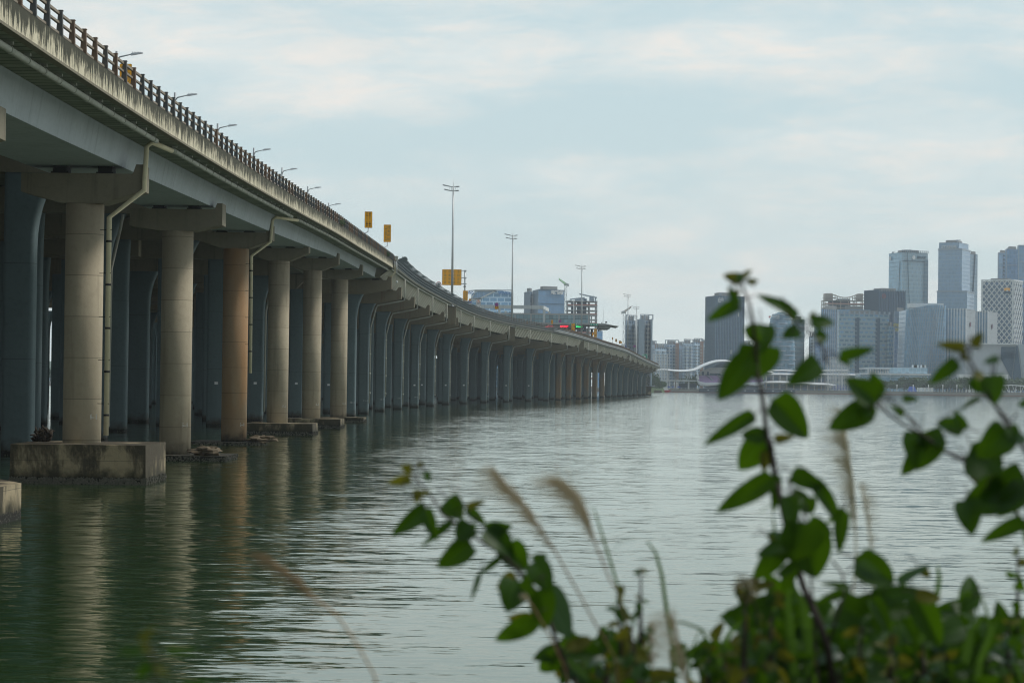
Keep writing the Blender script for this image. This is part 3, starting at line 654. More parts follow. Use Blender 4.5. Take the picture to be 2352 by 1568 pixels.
# ---------------------------------------------------------------- signs
def rrect(x0, x1, z0, z1, r, y):
    pts = []
    for cx, cz, a in ((x1-r, z0+r, -90), (x1-r, z1-r, 0), (x0+r, z1-r, 90), (x0+r, z0+r, 180)):
        for q in range(4): an = R(a+30*q); pts.append((cx+r*math.cos(an), y, cz+r*math.sin(an)))
    return pts
def plate(mb, x0, x1, z0, z1, y, r=.06, th=.04):
    mb.sweep([rrect(x0, x1, z0, z1, r, yy) for yy in (y, y+th)], closed=True)
def rim(mb, x0, x1, z0, z1, y, w, r=.06):
    a, b = rrect(x0, x1, z0, z1, r, y-.005), rrect(x0+w, x1-w, z0+w, z1-w, max(.01, r-w*.5), y-.005); n = len(a)
    for i in range(n): j = (i+1) % n; mb.face([a[i], a[j], b[j], b[i]])
def sign(px0, px1, py0, py1, Y, lbl, cols=None, rows=None, ink=None, face=None, post=None, rimw=.03, rimm=None, vfac=.85, pole=True, name='road_sign', cat='sign', group='amber signs above the viaduct'):
    a, b = at(px0, (py0+py1)/2, Y), at(px1, (py0+py1)/2, Y); x0, x1 = a.x, b.x; z0, z1 = at((px0+px1)/2, py1, Y).z, at((px0+px1)/2, py0, Y).z
    cx = (x0+x1)/2; T = thing(name, (cx, Y, z0), lbl, cat, group)
    mb = MB(); plate(mb, x0, x1, z0, z1, Y, r=min(.12, (x1-x0)*.08)); build('panel', mb, face or M_yellow, T)
    mb = MB(); rim(mb, x0, x1, z0, z1, Y, rimw*(x1-x0), r=min(.12, (x1-x0)*.08)); build('border', mb, rimm or ink or M_ink, T)
    ink = ink or M_ink
    if cols:
        n = len(cols)
        for i, cc in enumerate(cols):
            xx = x0+(x1-x0)*(i+.5+(.12 if n == 2 and i == 0 else -.12 if n == 2 else 0))/n; m_ = len(cc); H = (z1-z0)*.88
            for j, ch in enumerate(cc):
                zz = z1-(z1-z0)*.06-H*(j+.5)/m_
                text('lettering', ch, min(H/m_*vfac, (x1-x0)/n*.8), ink, T, (xx, Y-.012, zz), depth=.003, bold=.006)
    if rows:
        n = len(rows); H = (z1-z0)*.9
        for j, rw in enumerate(rows):
            zz = z1-(z1-z0)*.05-H*(j+.5)/n; s_ = min(H/n*.72, (x1-x0)*.92/max(1, len(rw))*1.0)
            m_ = len(rw)
            if all(ord(q) < 256 for q in rw): text('lettering', rw, s_, ink, T, (cx, Y-.012, zz), depth=.003, bold=.006)
            else:
                for i, ch in enumerate(rw):
                    if ch != ' ': text('lettering', ch, s_, ink, T, (x0+(x1-x0)*(.04+.92*(i+.5)/m_), Y-.012, zz), depth=.003, bold=.005)
    if post:
        mb = MB(); pts = [Vector((cx, Y+.08, z0-.02))]+[Vector((at(u, v, Y).x, Y+.08, at(u, v, Y).z)) for u, v in post]; pts[0] = Vector((cx, Y+.08, z1-.3)); pts.insert(1, Vector((cx, Y+.08, z0)))
        mb.tube(pts, .05 if Y < 500 else .07, 8); build('post', mb, M_steel, T)
    return T, x0, x1, z0, z1
sign(274.5, 302.5, 147, 207, 163, 'amber sign seen through the ramp railing, nearest of all signs', cols=['客货分离', '靠右行驶'], ink=M_gink, post=[(288, 225)])
sign(837.5, 855, 486, 523.5, 279, 'amber sign with two columns of bold black characters and E T C', cols=['客车ETC靠左', '货车ETC靠右'], rimm=M_ink, post=[(845, 532), (831, 540), (829, 556)], vfac=.8)
sign(881.2, 898, 516, 556, 318, 'plain amber sign with faded grey characters on a bent pole', cols=['严禁占用客车道', '违者抓拍'], ink=M_gink, post=[(890, 564.5), (881, 569), (880, 590)])
T, x0, x1, z0, z1 = sign(1015.5, 1060, 618.5, 655, 585, 'large square amber sign with four rows of grey characters behind the nearest mast', rows=['客货分离', '违者抓拍', '客车靠左', '货车靠右'], ink=M_gink, rimm=M_gink, rimw=.015, group='amber signs above the viaduct')
mb = MB(); p1 = at(1068, 620, 585); p0 = at(1067, 702, 585); mb.tube([(p0.x, 585.3, p0.z), (p0.x, 585.3, p1.z)], .19, 12); build('post', mb, M_steel, T)
mb = MB()
for f_ in (.93, .48, .1): zz = z0+(z1-z0)*f_; mb.tube([(x1-2.5, 585.15, zz), (p0.x+.5, 585.2, zz)], .09, 8); mb.box(p0.x-.3, p0.x+.3, 584.95, 585.6, zz-.12, zz+.12)
build('bracket_arm', mb, M_steel, T)
mb = MB(); zz = z0-.2
for dx in (-.35, 0, .3): mb.obox((p0.x+dx*.7, 584.9, zz-.25*abs(dx)), (.1, 0, 0), (0, .25, 0), (0, 0, .1))
build('camera', mb, M_ink, T)
sign(1063.5, 1074.5, 667.5, 691, 584, 'small amber sign low on the big sign post', cols=['严禁占用客车', '违者抓拍'], ink=M_gink)
sign(1136.3, 1145.3, 703, 710, 640, 'small amber plate below a round blue sign near the second mast', rows=['拖车', '严禁停车'], group='small plates over the viaduct')
def disc(cpx, cpy, rpx, Y, kind, lbl, post=None, group='round signs over the viaduct'):
    c = at(cpx, cpy, Y); r = rpx/F*Y; T = thing('round_sign', (c.x, Y, c.z-r), lbl, 'sign', group)
    def dd(rr, y): return [(c.x+rr*math.cos(a*.2618), y, c.z+rr*math.sin(a*.2618)) for a in range(24)]
    mb = MB(); mb.sweep([dd(r, Y), dd(r, Y+.05)], closed=True); build('panel', mb, {'limit': M_white, 'nopark': M_bluep, 'noumb': M_white}[kind], T)
    mb = MB(); a, b = dd(r, Y-.01), dd(r*(.84 if kind != 'nopark' else .82), Y-.01)
    for i in range(24): j = (i+1) % 24; mb.face([a[i], a[j], b[j], b[i]])
    if kind != 'limit':
        q = r*.58; mb.beam((c.x-q, Y-.012, c.z+q), (c.x+q, Y-.012, c.z-q), .02, r*.16, up=(0, 1, 0)) if False else mb.hexa(*[[(c.x-q-r*.08, y_, c.z+q-r*.08), (c.x+q-r*.08, y_, c.z-q-r*.08), (c.x+q+r*.08, y_, c.z-q+r*.08), (c.x-q+r*.08, y_, c.z+q+r*.08)] for y_ in (Y-.012, Y-.006)])
        if kind == 'nopark': mb.hexa(*[[(c.x+q+r*.08, y_, c.z+q-r*.08), (c.x+q-r*.08, y_, c.z+q+r*.08), (c.x-q-r*.08, y_, c.z-q+r*.08), (c.x-q+r*.08, y_, c.z-q-r*.08)] for y_ in (Y-.016, Y-.007)])
    build('ring', mb, M_red, T)
    if kind == 'limit': text('lettering', '40', r*1.0, M_ink, T, (c.x, Y-.015, c.z), depth=.003, bold=.02, wfac=.85)
    if kind == 'noumb': mb = MB(); mb.box(c.x-r*.35, c.x+r*.35, Y-.009, Y-.002, c.z-r*.05, c.z+r*.3); mb.box(c.x-r*.05, c.x+r*.05, Y-.009, Y-.002, c.z-r*.45, c.z-r*.06); build('symbol', mb, M_yellow, T)
    if post: p = at(*post, Y); mb = MB(); mb.tube([(c.x+.05, Y+.1, c.z), (c.x+.05, Y+.1, p.z)], .045, 8); build('post', mb, M_steel, T)
disc(1007.6, 653.2, 6.5, 517, 'limit', 'round white speed limit sign with red ring reading 40', (1008, 683))
disc(1140.6, 699.5, 4.3, 640, 'nopark', 'round blue no stopping sign near the second mast', (1141, 730))
T, x0, x1, z0, z1 = sign(*c7(800, 0)[:1], *c7(878, 0)[:1], c7(0, 968)[1], c7(0, 1100)[1], 620, 'white notice board with a round prohibition symbol over rows of characters', rows=[' ', ' ', '严禁在桥', '上停车上', '下客违者', '处罚'], face=M_white, ink=M_ink, rimw=.01, post=[c7(850, 1120), c7(815, 1145)], name='notice_board', group='white boards over the viaduct')
q = c7(838, 998); disc(q[0], q[1], 3.6, 619.8, 'noumb', 'round symbol with a yellow umbrella struck out, on the white notice board')
# warning triangle with blue plate
q = c7(704, 968); c = at(q[0], q[1], 600); s_ = 3.9/F*600
T = thing('warning_sign', (c.x, 600, c.z-s_), 'yellow warning triangle above a small blue plate', 'sign')
mb = MB(); mb.sweep([[(c.x-s_, y, c.z-s_), (c.x+s_, y, c.z-s_), (c.x, y, c.z+s_*.9)] for y in (600, 600.04)], closed=True); build('panel', mb, M_ink, T)
mb = MB(); mb.face([(c.x-s_*.78, 599.99, c.z-s_*.86), (c.x+s_*.78, 599.99, c.z-s_*.86), (c.x, 599.99, c.z+s_*.65)]); build('triangle_face', mb, M_yellow, T)
mb = MB(); mb.box(c.x-s_*.2, c.x+s_*.3, 599.97, 599.985, c.z-s_*.75, c.z-s_*.2); build('symbol', mb, M_ink, T)
a, b = c7(665, 995), c7(735, 1035); a, b = at(*a, 600), at(*b, 600); mb = MB(); mb.box(a.x, b.x, 600, 600.04, b.z, a.z); build('blue_plate', mb, M_bluep, T)
text('lettering', '违法抓拍', .3, M_white, T, ((a.x+b.x)/2, 599.98, (a.z+b.z)/2+.15), depth=.003); text('lettering', '注意安全', .3, M_white, T, ((a.x+b.x)/2, 599.98, (a.z+b.z)/2-.22), depth=.003)
mb = MB(); p = at(*c7(672, 1075), 600); mb.tube([(a.x+.8, 600.1, c.z), (a.x+.8, 600.1, b.z-.2), (a.x-.1, 600.1, p.z)], .05, 6); build('post', mb, M_steel, T)
# signs round the toll station
SG = 'small amber signs near the toll station'
sign(c8(210, 0)[0], c8(243, 0)[0], c8(0, 1095)[1], c8(0, 1160)[1], 800, 'little amber sign in front of the left glazed hall', cols=['客车道', 'ETC'], group=SG, post=[c8(226, 1215)])
disc(*c8(353, 1115), 3.2, 800, 'nopark', 'round blue no stopping sign before the glazed hall', c8(353, 1215))
sign(c8(530, 0)[0], c8(590, 0)[0], c8(0, 1150)[1], c8(0, 1268)[1], 770, 'amber sign with five rows of characters in front of the green lane board', rows=['禁止', '人工机', '动车摩', '托车进入', '高速'], group=SG, post=[c8(565, 1330)])
sign(c8(853, 0)[0], c8(879, 0)[0], c8(0, 1290)[1], c8(0, 1342)[1], 850, 'short amber sign just left of the tallest amber sign', cols=['客车', '靠左'], group=SG, post=[c8(866, 1385)])
sign(c8(886, 0)[0], c8(929, 0)[0], c8(0, 1233)[1], c8(0, 1365)[1], 848, 'tall amber sign with two columns under the canopy edge', cols=['货车ETC靠右', '客车ETC靠左'], group=SG, post=[c8(907, 1400)])
sign(c8(1165, 0)[0], c8(1187, 0)[0], c8(0, 1365)[1], c8(0, 1403)[1], 950, 'leftmost of the small amber signs standing past the canopy', cols=['客车', '靠左'], group=SG, post=[c8(1176, 1460), c8(1155, 1480)])
sign(c8(1218, 0)[0], c8(1248, 0)[0], c8(0, 1392)[1], c8(0, 1439)[1], 985, 'amber sign on a bent pole, second past the canopy', rows=['谨慎', '驾驶'], group=SG, post=[c8(1235, 1480), c8(1222, 1495)])
sign(c8(1275, 0)[0], c8(1309, 0)[0], c8(0, 1420)[1], c8(0, 1466)[1], 1000, 'wider amber sign, third past the canopy', rows=['减速', '慢行'], group=SG, post=[c8(1295, 1515)])
sign(c8(1311, 0)[0], c8(1325, 0)[0], c8(0, 1430)[1], c8(0, 1462)[1], 1010, 'narrow amber sign half behind the wider one', group=SG, post=[c8(1318, 1510)])
disc(*c8(1521, 1507), 2.8, 1100, 'nopark', 'round purple blue no stopping sign before the apartment towers', c8(1521, 1560))
GG = 'green direction boards'
sign(c8(510, 0)[0], c8(637, 0)[0], c8(0, 1145)[1], c8(0, 1183)[1], 871, 'green lane board partly behind the five-row amber sign', rows=['货车道'], face=M_greenp, ink=M_white, rimw=.012, group=GG)
sign(c8(820, 0)[0], c8(950, 0)[0], c8(0, 1147)[1], c8(0, 1187)[1], 871, 'green lane board with white characters on the canopy edge', rows=['货车道'], face=M_greenp, ink=M_white, rimw=.012, group=GG)
sign(c11(512, 0)[0], c11(572, 0)[0], c11(0, 600)[1], c11(0, 704)[1], 1190, 'left green direction board at the far end of the viaduct', rows=['P 2', 'E 3'], face=M_greenp, ink=M_white, rimw=.02, group=GG, post=[c11(545, 760)])
sign(c11(620, 0)[0], c11(738, 0)[0], c11(0, 602)[1], c11(0, 706)[1], 1192, 'right green direction board at the far end of the viaduct', rows=['南山 2', '深圳 1'], face=M_greenp, ink=M_white, rimw=.02, group=GG, post=[c11(680, 770)])
sign(c11(652, 0)[0], c11(694, 0)[0], c11(0, 636)[1], c11(0, 722)[1], 1180, 'white board with dark characters in front of a green board', rows=['客车', '靠左', '行驶'], face=M_white, group='white boards over the viaduct', post=[c11(672, 770)])
T, x0, x1, z0, z1 = sign(c8(713, 0)[0], c8(765, 0)[0], c8(0, 1330)[1], c8(0, 1372)[1], 860, 'pink lit notice under the canopy, right of the third mast', rows=['谢谢', '合作'], face=plain('pink_notice', (.7, .35, .35), .5), ink=M_red, group='white boards over the viaduct')
# tall orange-black marker posts
for (a, b), lbl in (((c7(386, 868), c7(386, 960)), 'orange and black marker post left of the nearest mast'), ((c7(1603, 1303), c7(1603, 1390)), 'orange and black marker post by the second span of the glazed hall')):
    Yq = 560 if a[0] < 1100 else 720; p1, p0 = at(*a, Yq), at(*b, Yq); T = thing('marker_post', (p0.x, Yq, p0.z), lbl, 'marker post', 'striped marker posts'); n = 8
    for par_, mt, nm in ((0, M_yellow, 'amber_band'), (1, M_ink, 'black_band')):
        mb = MB()
        for i in range(par_, n, 2): mb.tube([(p0.x, Yq, p0.z+(p1.z-p0.z)*i/n), (p0.x, Yq, p0.z+(p1.z-p0.z)*(i+1)/n)], .1, 8)
        build(nm, mb, mt, T)
# cabinet at the ramp end, hanging dome camera
a, b = at(*c6(706, 1083), 333), at(*c6(750, 1140), 333)
T = thing('equipment_cabinet', ((a.x+b.x)/2, 333, b.z), 'beige equipment cabinet on a pole at the end of the ramp railing', 'cabinet')
mb = MB(); mb.box(a.x, b.x, 333, 333.6, b.z, a.z); mb.box(a.x-.05, b.x+.05, 332.95, 333.65, a.z, a.z+.08); build('body', mb, plain('beige_cabinet', (.42, .42, .37), .5), T)
mb = MB(); mb.tube([((a.x+b.x)/2, 333.3, b.z), ((a.x+b.x)/2, 333.3, b.z-1.6)], .08, 8); build('post', mb, M_steel, T)
a, b = at(*c6(738, 1190), 334), at(*c6(740, 1480), 334)
T = thing('dome_camera', (a.x, 334, b.z), 'white dome camera hanging on a thin rod at the end of the ramp', 'camera')
mb = MB(); mb.tube([(a.x, 334, a.z), (a.x, 334, b.z+.1)], .03, 6); build('rod', mb, M_steel, T)
mb = MB(); mb.sphere((a.x, 334, b.z), .16, 10); build('dome', mb, M_white, T)
T = thing('loose_cable', at(890, 640, 333), 'bundle of pale cables looping down from the ramp end to the pier cap', 'cable')
mb = MB()
for i in range(5): mb.tube([P_(c6(735-8*i, 1195+10*i), 333.5), P_(c6(735-10*i, 1300+6*i), 333.3), P_(c6(690-12*i, 1365+9*i), 333.2), P_(c6(600-10*i, 1395-3*i), 333)], .035, 6)
build('cable', mb, M_pipe, T)
# little shrubs sprouting from the parapet
def leafball(mb, c, r, n, s_, rr, sz=1.0):
    for _ in range(n):
        v = Vector((rr.gauss(0, 1), rr.gauss(0, 1), rr.gauss(0, 1))).normalized()*(rr.random()**.45)*r; v.z *= sz; p = Vector(c)+v
        a = Vector((rr.gauss(0, 1), rr.gauss(0, 1), rr.gauss(0, .6))).normalized(); b = a.orthogonal().normalized(); b = Matrix.Rotation(rr.random()*6.28, 3, a) @ b; q = s_*rr.uniform(.6, 1.3)
        mb.face([p-a*q*.9, p+b*q*.5, p+a*q*.9, p-b*q*.5])
def leafmat(name, c1, c2, sc=.8):
    m = NM(name); v = m.noise(m.pos(), sc, 4); c = m.mix(m.ramp(v, .35, .65), c1, c2)
    m.set(m.b.inputs['Base Color'], c); m.b.inputs['Roughness'].default_value = .65; m.b.inputs['Specular IOR Level'].default_value = .25
    return m.m
M_tree = leafmat('shore_foliage', (.035, .075, .025), (.075, .13, .045), .12); M_bark = plain('bark', (.07, .055, .04), .9)
for (a, Yq, lbl, r_) in ((c6(595, 1045), 318, 'green weed growing through the far end of the ramp railing', .34), ((1337.5/1.7415, 891/1.7415), 232, 'little green shrub sprouting at a joint of the parapet', .38)):
    c = at(a[0], a[1], Yq); c = Vector((XE+.15, Yq, c.z)); T = thing('small_shrub', (c.x, Yq, c.z-.4), lbl, 'plant')
    mb = MB(); leafball(mb, c, r_, 130, .09, rnd); build('foliage', mb, M_tree, T)
    mb = MB()
    for i in range(4): mb.tube([(c.x-.1, Yq, c.z-.45), (c.x+rnd.uniform(-.2, .2), Yq+rnd.uniform(-.2, .2), c.z+.1)], .012, 5)
    build('stem', mb, M_bark, T)
# truck and small vehicle above the railing
def truck(a, b, Y, lbl, body, cabm):
    p, q = at(*a, Y), at(*b, Y); x0, x1, z1, z0 = p.x, q.x, p.z, q.z-1.2
    T = thing('parked_truck', ((x0+x1)/2, Y, z0), lbl, 'truck', 'trucks on the viaduct'); xc = x1-(x1-x0)*.28
    mb = MB(); mb.box(x0, xc-.1, Y, Y+2.3, z0+.9, z1); mb.box(x0+.3, xc-.3, Y+.1, Y+2.2, z1, z1+.12); build('cargo_box', mb, body, T)
    mb = MB(); mb.hexa([(xc, Y, z0+.6), (x1, Y, z0+.6), (x1, Y+2.2, z0+.6), (xc, Y+2.2, z0+.6)], [(xc, Y+.1, z1-.35), (x1-.35, Y+.1, z1-.35), (x1-.35, Y+2.1, z1-.35), (xc, Y+2.1, z1-.35)]); cb = build('cab', mb, cabm, T)
    mb = MB(); mb.box(xc+.3, x1-.45, Y-.01, Y+.05, z0+1.6, z1-.6); build('side_window', mb, M_ink, cb)
    for xx in (x0+.8, x0+2.0, x1-.8):
        mb = MB(); mb.sweep([[(xx+.48*math.cos(t*.524), yy, z0+.48+.48*math.sin(t*.524)) for t in range(12)] for yy in (Y-.02, Y+.3)], closed=True); build('wheel', mb, M_dark, T)
truck(c12(690, 712), c12(788, 745), 950, 'truck with an orange cab, its roof showing above the railing past the canopy', plain('pale_truck_box', (.42, .42, .38), .5), M_yellow)
truck(c12(1028, 768), c12(1120, 835), 1010, 'white truck with a blue load beside the fourth light mast', M_white, M_bluep)
# scaffold cables dropping to the water
T = thing('hanging_hose', at(1458, 880, 1065), 'thin dark hoses hanging from the deck down to the water near the far piers', 'hose')
mb = MB()
for a, b in (((1452, 838), (1449, 905)), ((1463.5, 822), (1462, 909))): mb.tube([at(*a, 1040), at((a[0]+b[0])/2+1, (a[1]+b[1])/2, 1040), at(*b, 1040)], .09, 6)
build('hose', mb, M_ink, T)

# ---------------------------------------------------------------- toll station
YT = 880
M_tgrey = plain('toll_grey_cladding', (.33, .34, .34), .5); M_tglass = facade('toll_glass', (.16, .20, .18), (.05, .055, .05), 1.35, 1.6, .07, .09, .5, rough=.15)
T = thing('toll_station', P_(c8(500, 1300), YT), 'grey toll station with a winged canopy, glazed hall on top and heavy square frame', 'toll station')
zr = at(*c8(600, 1145), YT).z; zf = at(*c8(600, 1180), YT).z; xl = at(*c7(1190, 1380), YT).x; x2 = at(*c8(1150, 1180), YT).x; xt = at(*c8(1278, 1195), YT).x; zt = at(*c8(1278, 1192), YT).z
mb = MB(); pr = [(xl, zr), (at(*c8(1060, 1150), YT).x, zr), (at(*c8(1180, 1163), YT).x, zr-.6), (xt, zt), (xt-.2, zt-.2), (x2, zf+.2), (xl, zf+.2)]
mb.sweep([[(a, y, b) for a, b in pr] for y in (YT, YT+26)], closed=True); build('canopy_roof', mb, M_tgrey, T)
z3 = at(*c8(600, 1226), YT).z; mb = MB(); mb.box(xl, at(*c8(720, 1220), YT).x, YT+1, YT+24, z3, zf+.18); mb.hexa([(at(*c8(980, 0), YT).x, YT+1, z3), (at(*c8(1148, 0), YT).x, YT+1, z3), (at(*c8(1148, 0), YT).x, YT+24, z3), (at(*c8(980, 0), YT).x, YT+24, z3)], [(at(*c8(980, 0), YT).x, YT+1, zf+.18), (x2+.5, YT+1, zf+.18), (x2+.5, YT+24, zf+.18), (at(*c8(980, 0), YT).x, YT+24, zf+.18)]); build('canopy_beam', mb, plain('toll_shade_grey', (.22, .23, .22), .6), T)
x9 = at(*c8(835, 0), YT+4).x; zh = at(*c8(500, 995), YT+4).z; zh2 = at(*c8(500, 1022), YT+4).z
mb = MB(); mb.box(xl-30, x9, YT+4, YT+18, zr+.02, zh2); gh = build('glazed_hall', mb, M_tglass, T)
mb = MB(); mb.box(xl-30.1, x9+.15, YT+3.8, YT+18.2, zh2, zh); build('hall_roof', mb, M_tgrey, T)
mb = MB()
for cxp in (c7(1400, 0)[0], c7(1650, 0)[0], c7(1860, 0)[0], c8(325, 0)[0], c8(560, 0)[0], c8(790, 0)[0], c8(833, 0)[0]): x = wx(cxp, YT+4); mb.box(x-.25, x+.25, YT+3.7, YT+4.2, zr+.03, zh2-.01)
for f_ in (.02, .45, .75): mb.box(xl-30, x9, YT+3.85, YT+4.0, zr+(zh2-zr)*f_+.03, zr+(zh2-zr)*f_+.14)
build('mullion', mb, M_tgrey, gh)
zd = zeb(880)+.5
for cxp, w_, mt in ((c8(775, 0)[0], 0.75, M_tgrey), (c8(843, 0)[0], .8, M_dark), (c8(420, 0)[0], .6, M_tgrey), (c8(150, 0)[0], .6, M_tgrey), (c7(1500, 0)[0], .6, M_tgrey)):
    x = wx(cxp, YT+6); mb = MB(); mb.box(x-w_/2, x+w_/2, YT+6, YT+8, zd-2, z3+.05); build('column', mb, mt, T)
zA, zB_ = at(*c7(1200, 1058), YT-10).z, at(*c7(1200, 1113), YT-10).z; xa, xb = at(*c7(640, 0), YT-10).x, at(*c7(1873, 0), YT-10).x
mb = MB(); mb.box(xa, xb, YT-10, YT-8.4, zB_, zA); mb.hexa([(xb-.9, YT-8.4, zB_), (xb, YT-8.4, zB_), (at(*c7(1957, 0), YT+20).x, YT+20, zB_), (at(*c7(1930, 0), YT+20).x, YT+20, zB_)], [(xb-.9, YT-8.4, zA), (xb, YT-8.4, zA), (at(*c7(1957, 0), YT+20).x, YT+20, zA), (at(*c7(1930, 0), YT+20).x, YT+20, zA)])
for cxp in (c7(1152, 0)[0], c7(1857, 0)[0]): x = wx(cxp, YT-10); mb.box(x-.42, x+.42, YT-9.9, YT-8.5, zr-3, zB_-.003)
for cxp in (c7(1252, 0)[0], c7(1938, 0)[0]): x = wx(cxp, YT+16); mb.box(x-.4, x+.4, YT+18.3, YT+19.6, zh, zB_-.003)
build('square_frame', mb, facade('frame_cladding', (.44, .35, .27), (.25, .22, .2), 3.4, 9, .03, .03, .08, rough=.5, spec=.3), T)
E_red = emis('red_led', (1, .02, .05), 2.2); E_grn = emis('green_led', (.05, 1, .25), 1.6)
for a, b, tx, mt, lbl in ((c8(128, 1180), c8(258, 1222), '车道维护', E_red, 'left red-lit lane display under the canopy'), (c8(358, 1180), c8(487, 1222), '车道维护', E_red, 'right red-lit lane display under the canopy'), (c8(588, 1183), c8(720, 1222), 'ETC/人工', E_grn, 'green-lit lane display beside the third mast'), (c8(-62, 1180), c8(18, 1215), 'ETC客车', E_grn, 'green-lit lane display left of the red ones, behind the railing')):
    p, q = at(*a, YT-2), at(*b, YT-2); D = thing('lane_display', ((p.x+q.x)/2, YT-2, q.z), lbl, 'display', 'lit lane displays under the canopy')
    mb = MB(); mb.box(p.x, q.x, YT-2, YT-1.6, q.z, p.z); build('housing', mb, M_dark, D)
    L_ = len(tx); s_ = (p.z-q.z)*.78
    if tx[0] == 'E': text('lit_text', tx, s_*.8, mt, D, ((p.x+q.x)/2, YT-2.05, (p.z+q.z)/2), depth=.01, bold=.04, wfac=.95)
    else:
        for i, ch in enumerate(tx): text('lit_text', ch, s_*.9, mt, D, (p.x+(q.x-p.x)*(i+.5)/L_, YT-2.05, (p.z+q.z)/2), depth=.01, bold=.06, wfac=1.05)
for cxp in ((520, 1232), (487, 1256), (742, 1232), (980, 1232), (958, 1262)):
    p = at(*c8(*cxp), YT-3); mb = MB(); mb.box(p.x-.28, p.x+.28, YT-3.4, YT-2.6, p.z-.16, p.z+.16) if cxp[1] == 1232 else mb.box(p.x-.2, p.x+.2, YT-3.3, YT-2.7, p.z-.25, p.z+.25); mb.beam((p.x, YT-3, p.z), (p.x, YT-2.5, p.z+.8), .05); build('traffic_camera', mb, M_dark, T)
p0, p1 = at(*c8(1026, 1145), YT+8), at(*c8(1038, 890), YT+8); mb = MB(); mb.tube([p0, p1], [.08, .03], 6); q = at(*c8(1008, 1138), YT+8); mb.box(q.x-.18, q.x+.18, YT+7, YT+9, q.z-.2, q.z+.2); build('aerial', mb, M_steel, T)
p0 = at(*c8(1076, 1130), YT+8); mb = MB(); mb.obox(p0+Vector((0, 0, .3)), (2.1, 0, .2), (0, .3, 1.2), (-.1, 0.1, 1.9)) if False else mb.hexa([(p0.x-.38, YT+7.5, p0.z-.3), (p0.x+.32, YT+7.5, p0.z-.27), (p0.x+.32, YT+8, p0.z-.27), (p0.x-.38, YT+8, p0.z-.3)], [(p0.x-.3, YT+8.5, p0.z+.3), (p0.x+.4, YT+8.5, p0.z+.33), (p0.x+.4, YT+9, p0.z+.33), (p0.x-.3, YT+9, p0.z+.3)]); build('roof_panel', mb, M_dark, T)
# ---------------------------------------------------------------- skyline helpers
M_roof = plain('roof_grey', (.22, .23, .24), .8)
M_fin = plain('pale_fin', (.29, .35, .42), .5); M_finw = plain('white_fin', (.62, .64, .66), .5); M_find = plain('dark_fin', (.03, .08, .135), .6); M_finb = plain('steel_blue_fin', (.115, .185, .255), .5)
def quadpts(L, C, Rr, Z, dl, dr):
    c = Vector((wx(C, Z), Z)); l = Vector((wx(L, Z+dl), Z+dl)); r = Vector((wx(Rr, Z+dr), Z+dr)); return l, c, r, l+r-c
def fins(mb, p, q, z0, z1, s, w, d, ends=True):
    v = Vector((q.x-p.x, q.y-p.y, 0)); L_ = v.length; t = v/L_; n = Vector((t.y, -t.x, 0)); k = max(1, round(L_/s))
    for i in range(0 if ends else 1, k+(1 if ends else 0)):
        c = Vector((p.x, p.y, (z0+z1)/2))+t*(L_*i/k)+n*d*.5; mb.obox(c, t*w/2, n*d/2, (0, 0, (z1-z0)/2))
def bands(mb, p, q, z0, z1, s, h, d, over=0.0):
    v = Vector((q.x-p.x, q.y-p.y, 0)); L_ = v.length; t = v/L_; n = Vector((t.y, -t.x, 0)); k = max(1, round((z1-z0)/s)); m_ = Vector((p.x, p.y, 0))+v/2
    for i in range(k+1): mb.obox(m_+n*d*.5+Vector((0, 0, z0+(z1-z0)*i/k)), t*(L_/2+over), n*d/2, (0, 0, h/2))
def tower(lbl, L, C, Rr, top, Z, mat, dl=22, dr=22, name='office_tower', cat='tower', base=2.5, parapet=1.2, group='towers on the far shore', sidemat=None, part='facade'):
    l, c, r, b = quadpts(L, C, Rr, Z, dl, dr); z1 = at(C, top, Z).z
    T = thing(name, (c.x, c.y, base), lbl, cat, group)
    mb = MB(); P4 = [l, c, r, b]; P3 = [(p.x, p.y) for p in P4]
    for i in range(4):
        p, q = P3[i], P3[(i+1) % 4]; 
        if i == 0 and sidemat: mb.m = 1
        mb.face([(p[0], p[1], base), (q[0], q[1], base), (q[0], q[1], z1), (p[0], p[1], z1)]); mb.m = 0
    build(part, mb, [mat, sidemat] if sidemat else mat, T)
    mb = MB(); mb.prism(P3, z1-.5, z1+.003); cen = (l+r)/2
    sh = [(cen+(p-cen)*.55) for p in P4]; mb.prism([(p.x, p.y) for p in sh], z1, z1+3.0); build('roof', mb, M_roof, T)
    return T, l, c, r, b, base, z1
def rooftop_crane(T, px, py, Z, s=1.0):
    s *= .45
    p = at(px, py, Z); mb = MB(); mb.beam(p-Vector((0, 0, 8*s)), p, 1.2*s); mb.beam(p+Vector((-5*s, 0, -.6)), p+Vector((6*s, 0, 1.2)), 1.0*s); mb.box(p.x-4*s, p.x-1*s, Z-1, Z+1, p.z-1, p.z+1.5*s); build('roof_crane', mb, M_fin, T)

G_blue = lambda n, g=(.10, .155, .20), f=(.20, .24, .27), **k: facade(n, g, f, **k)
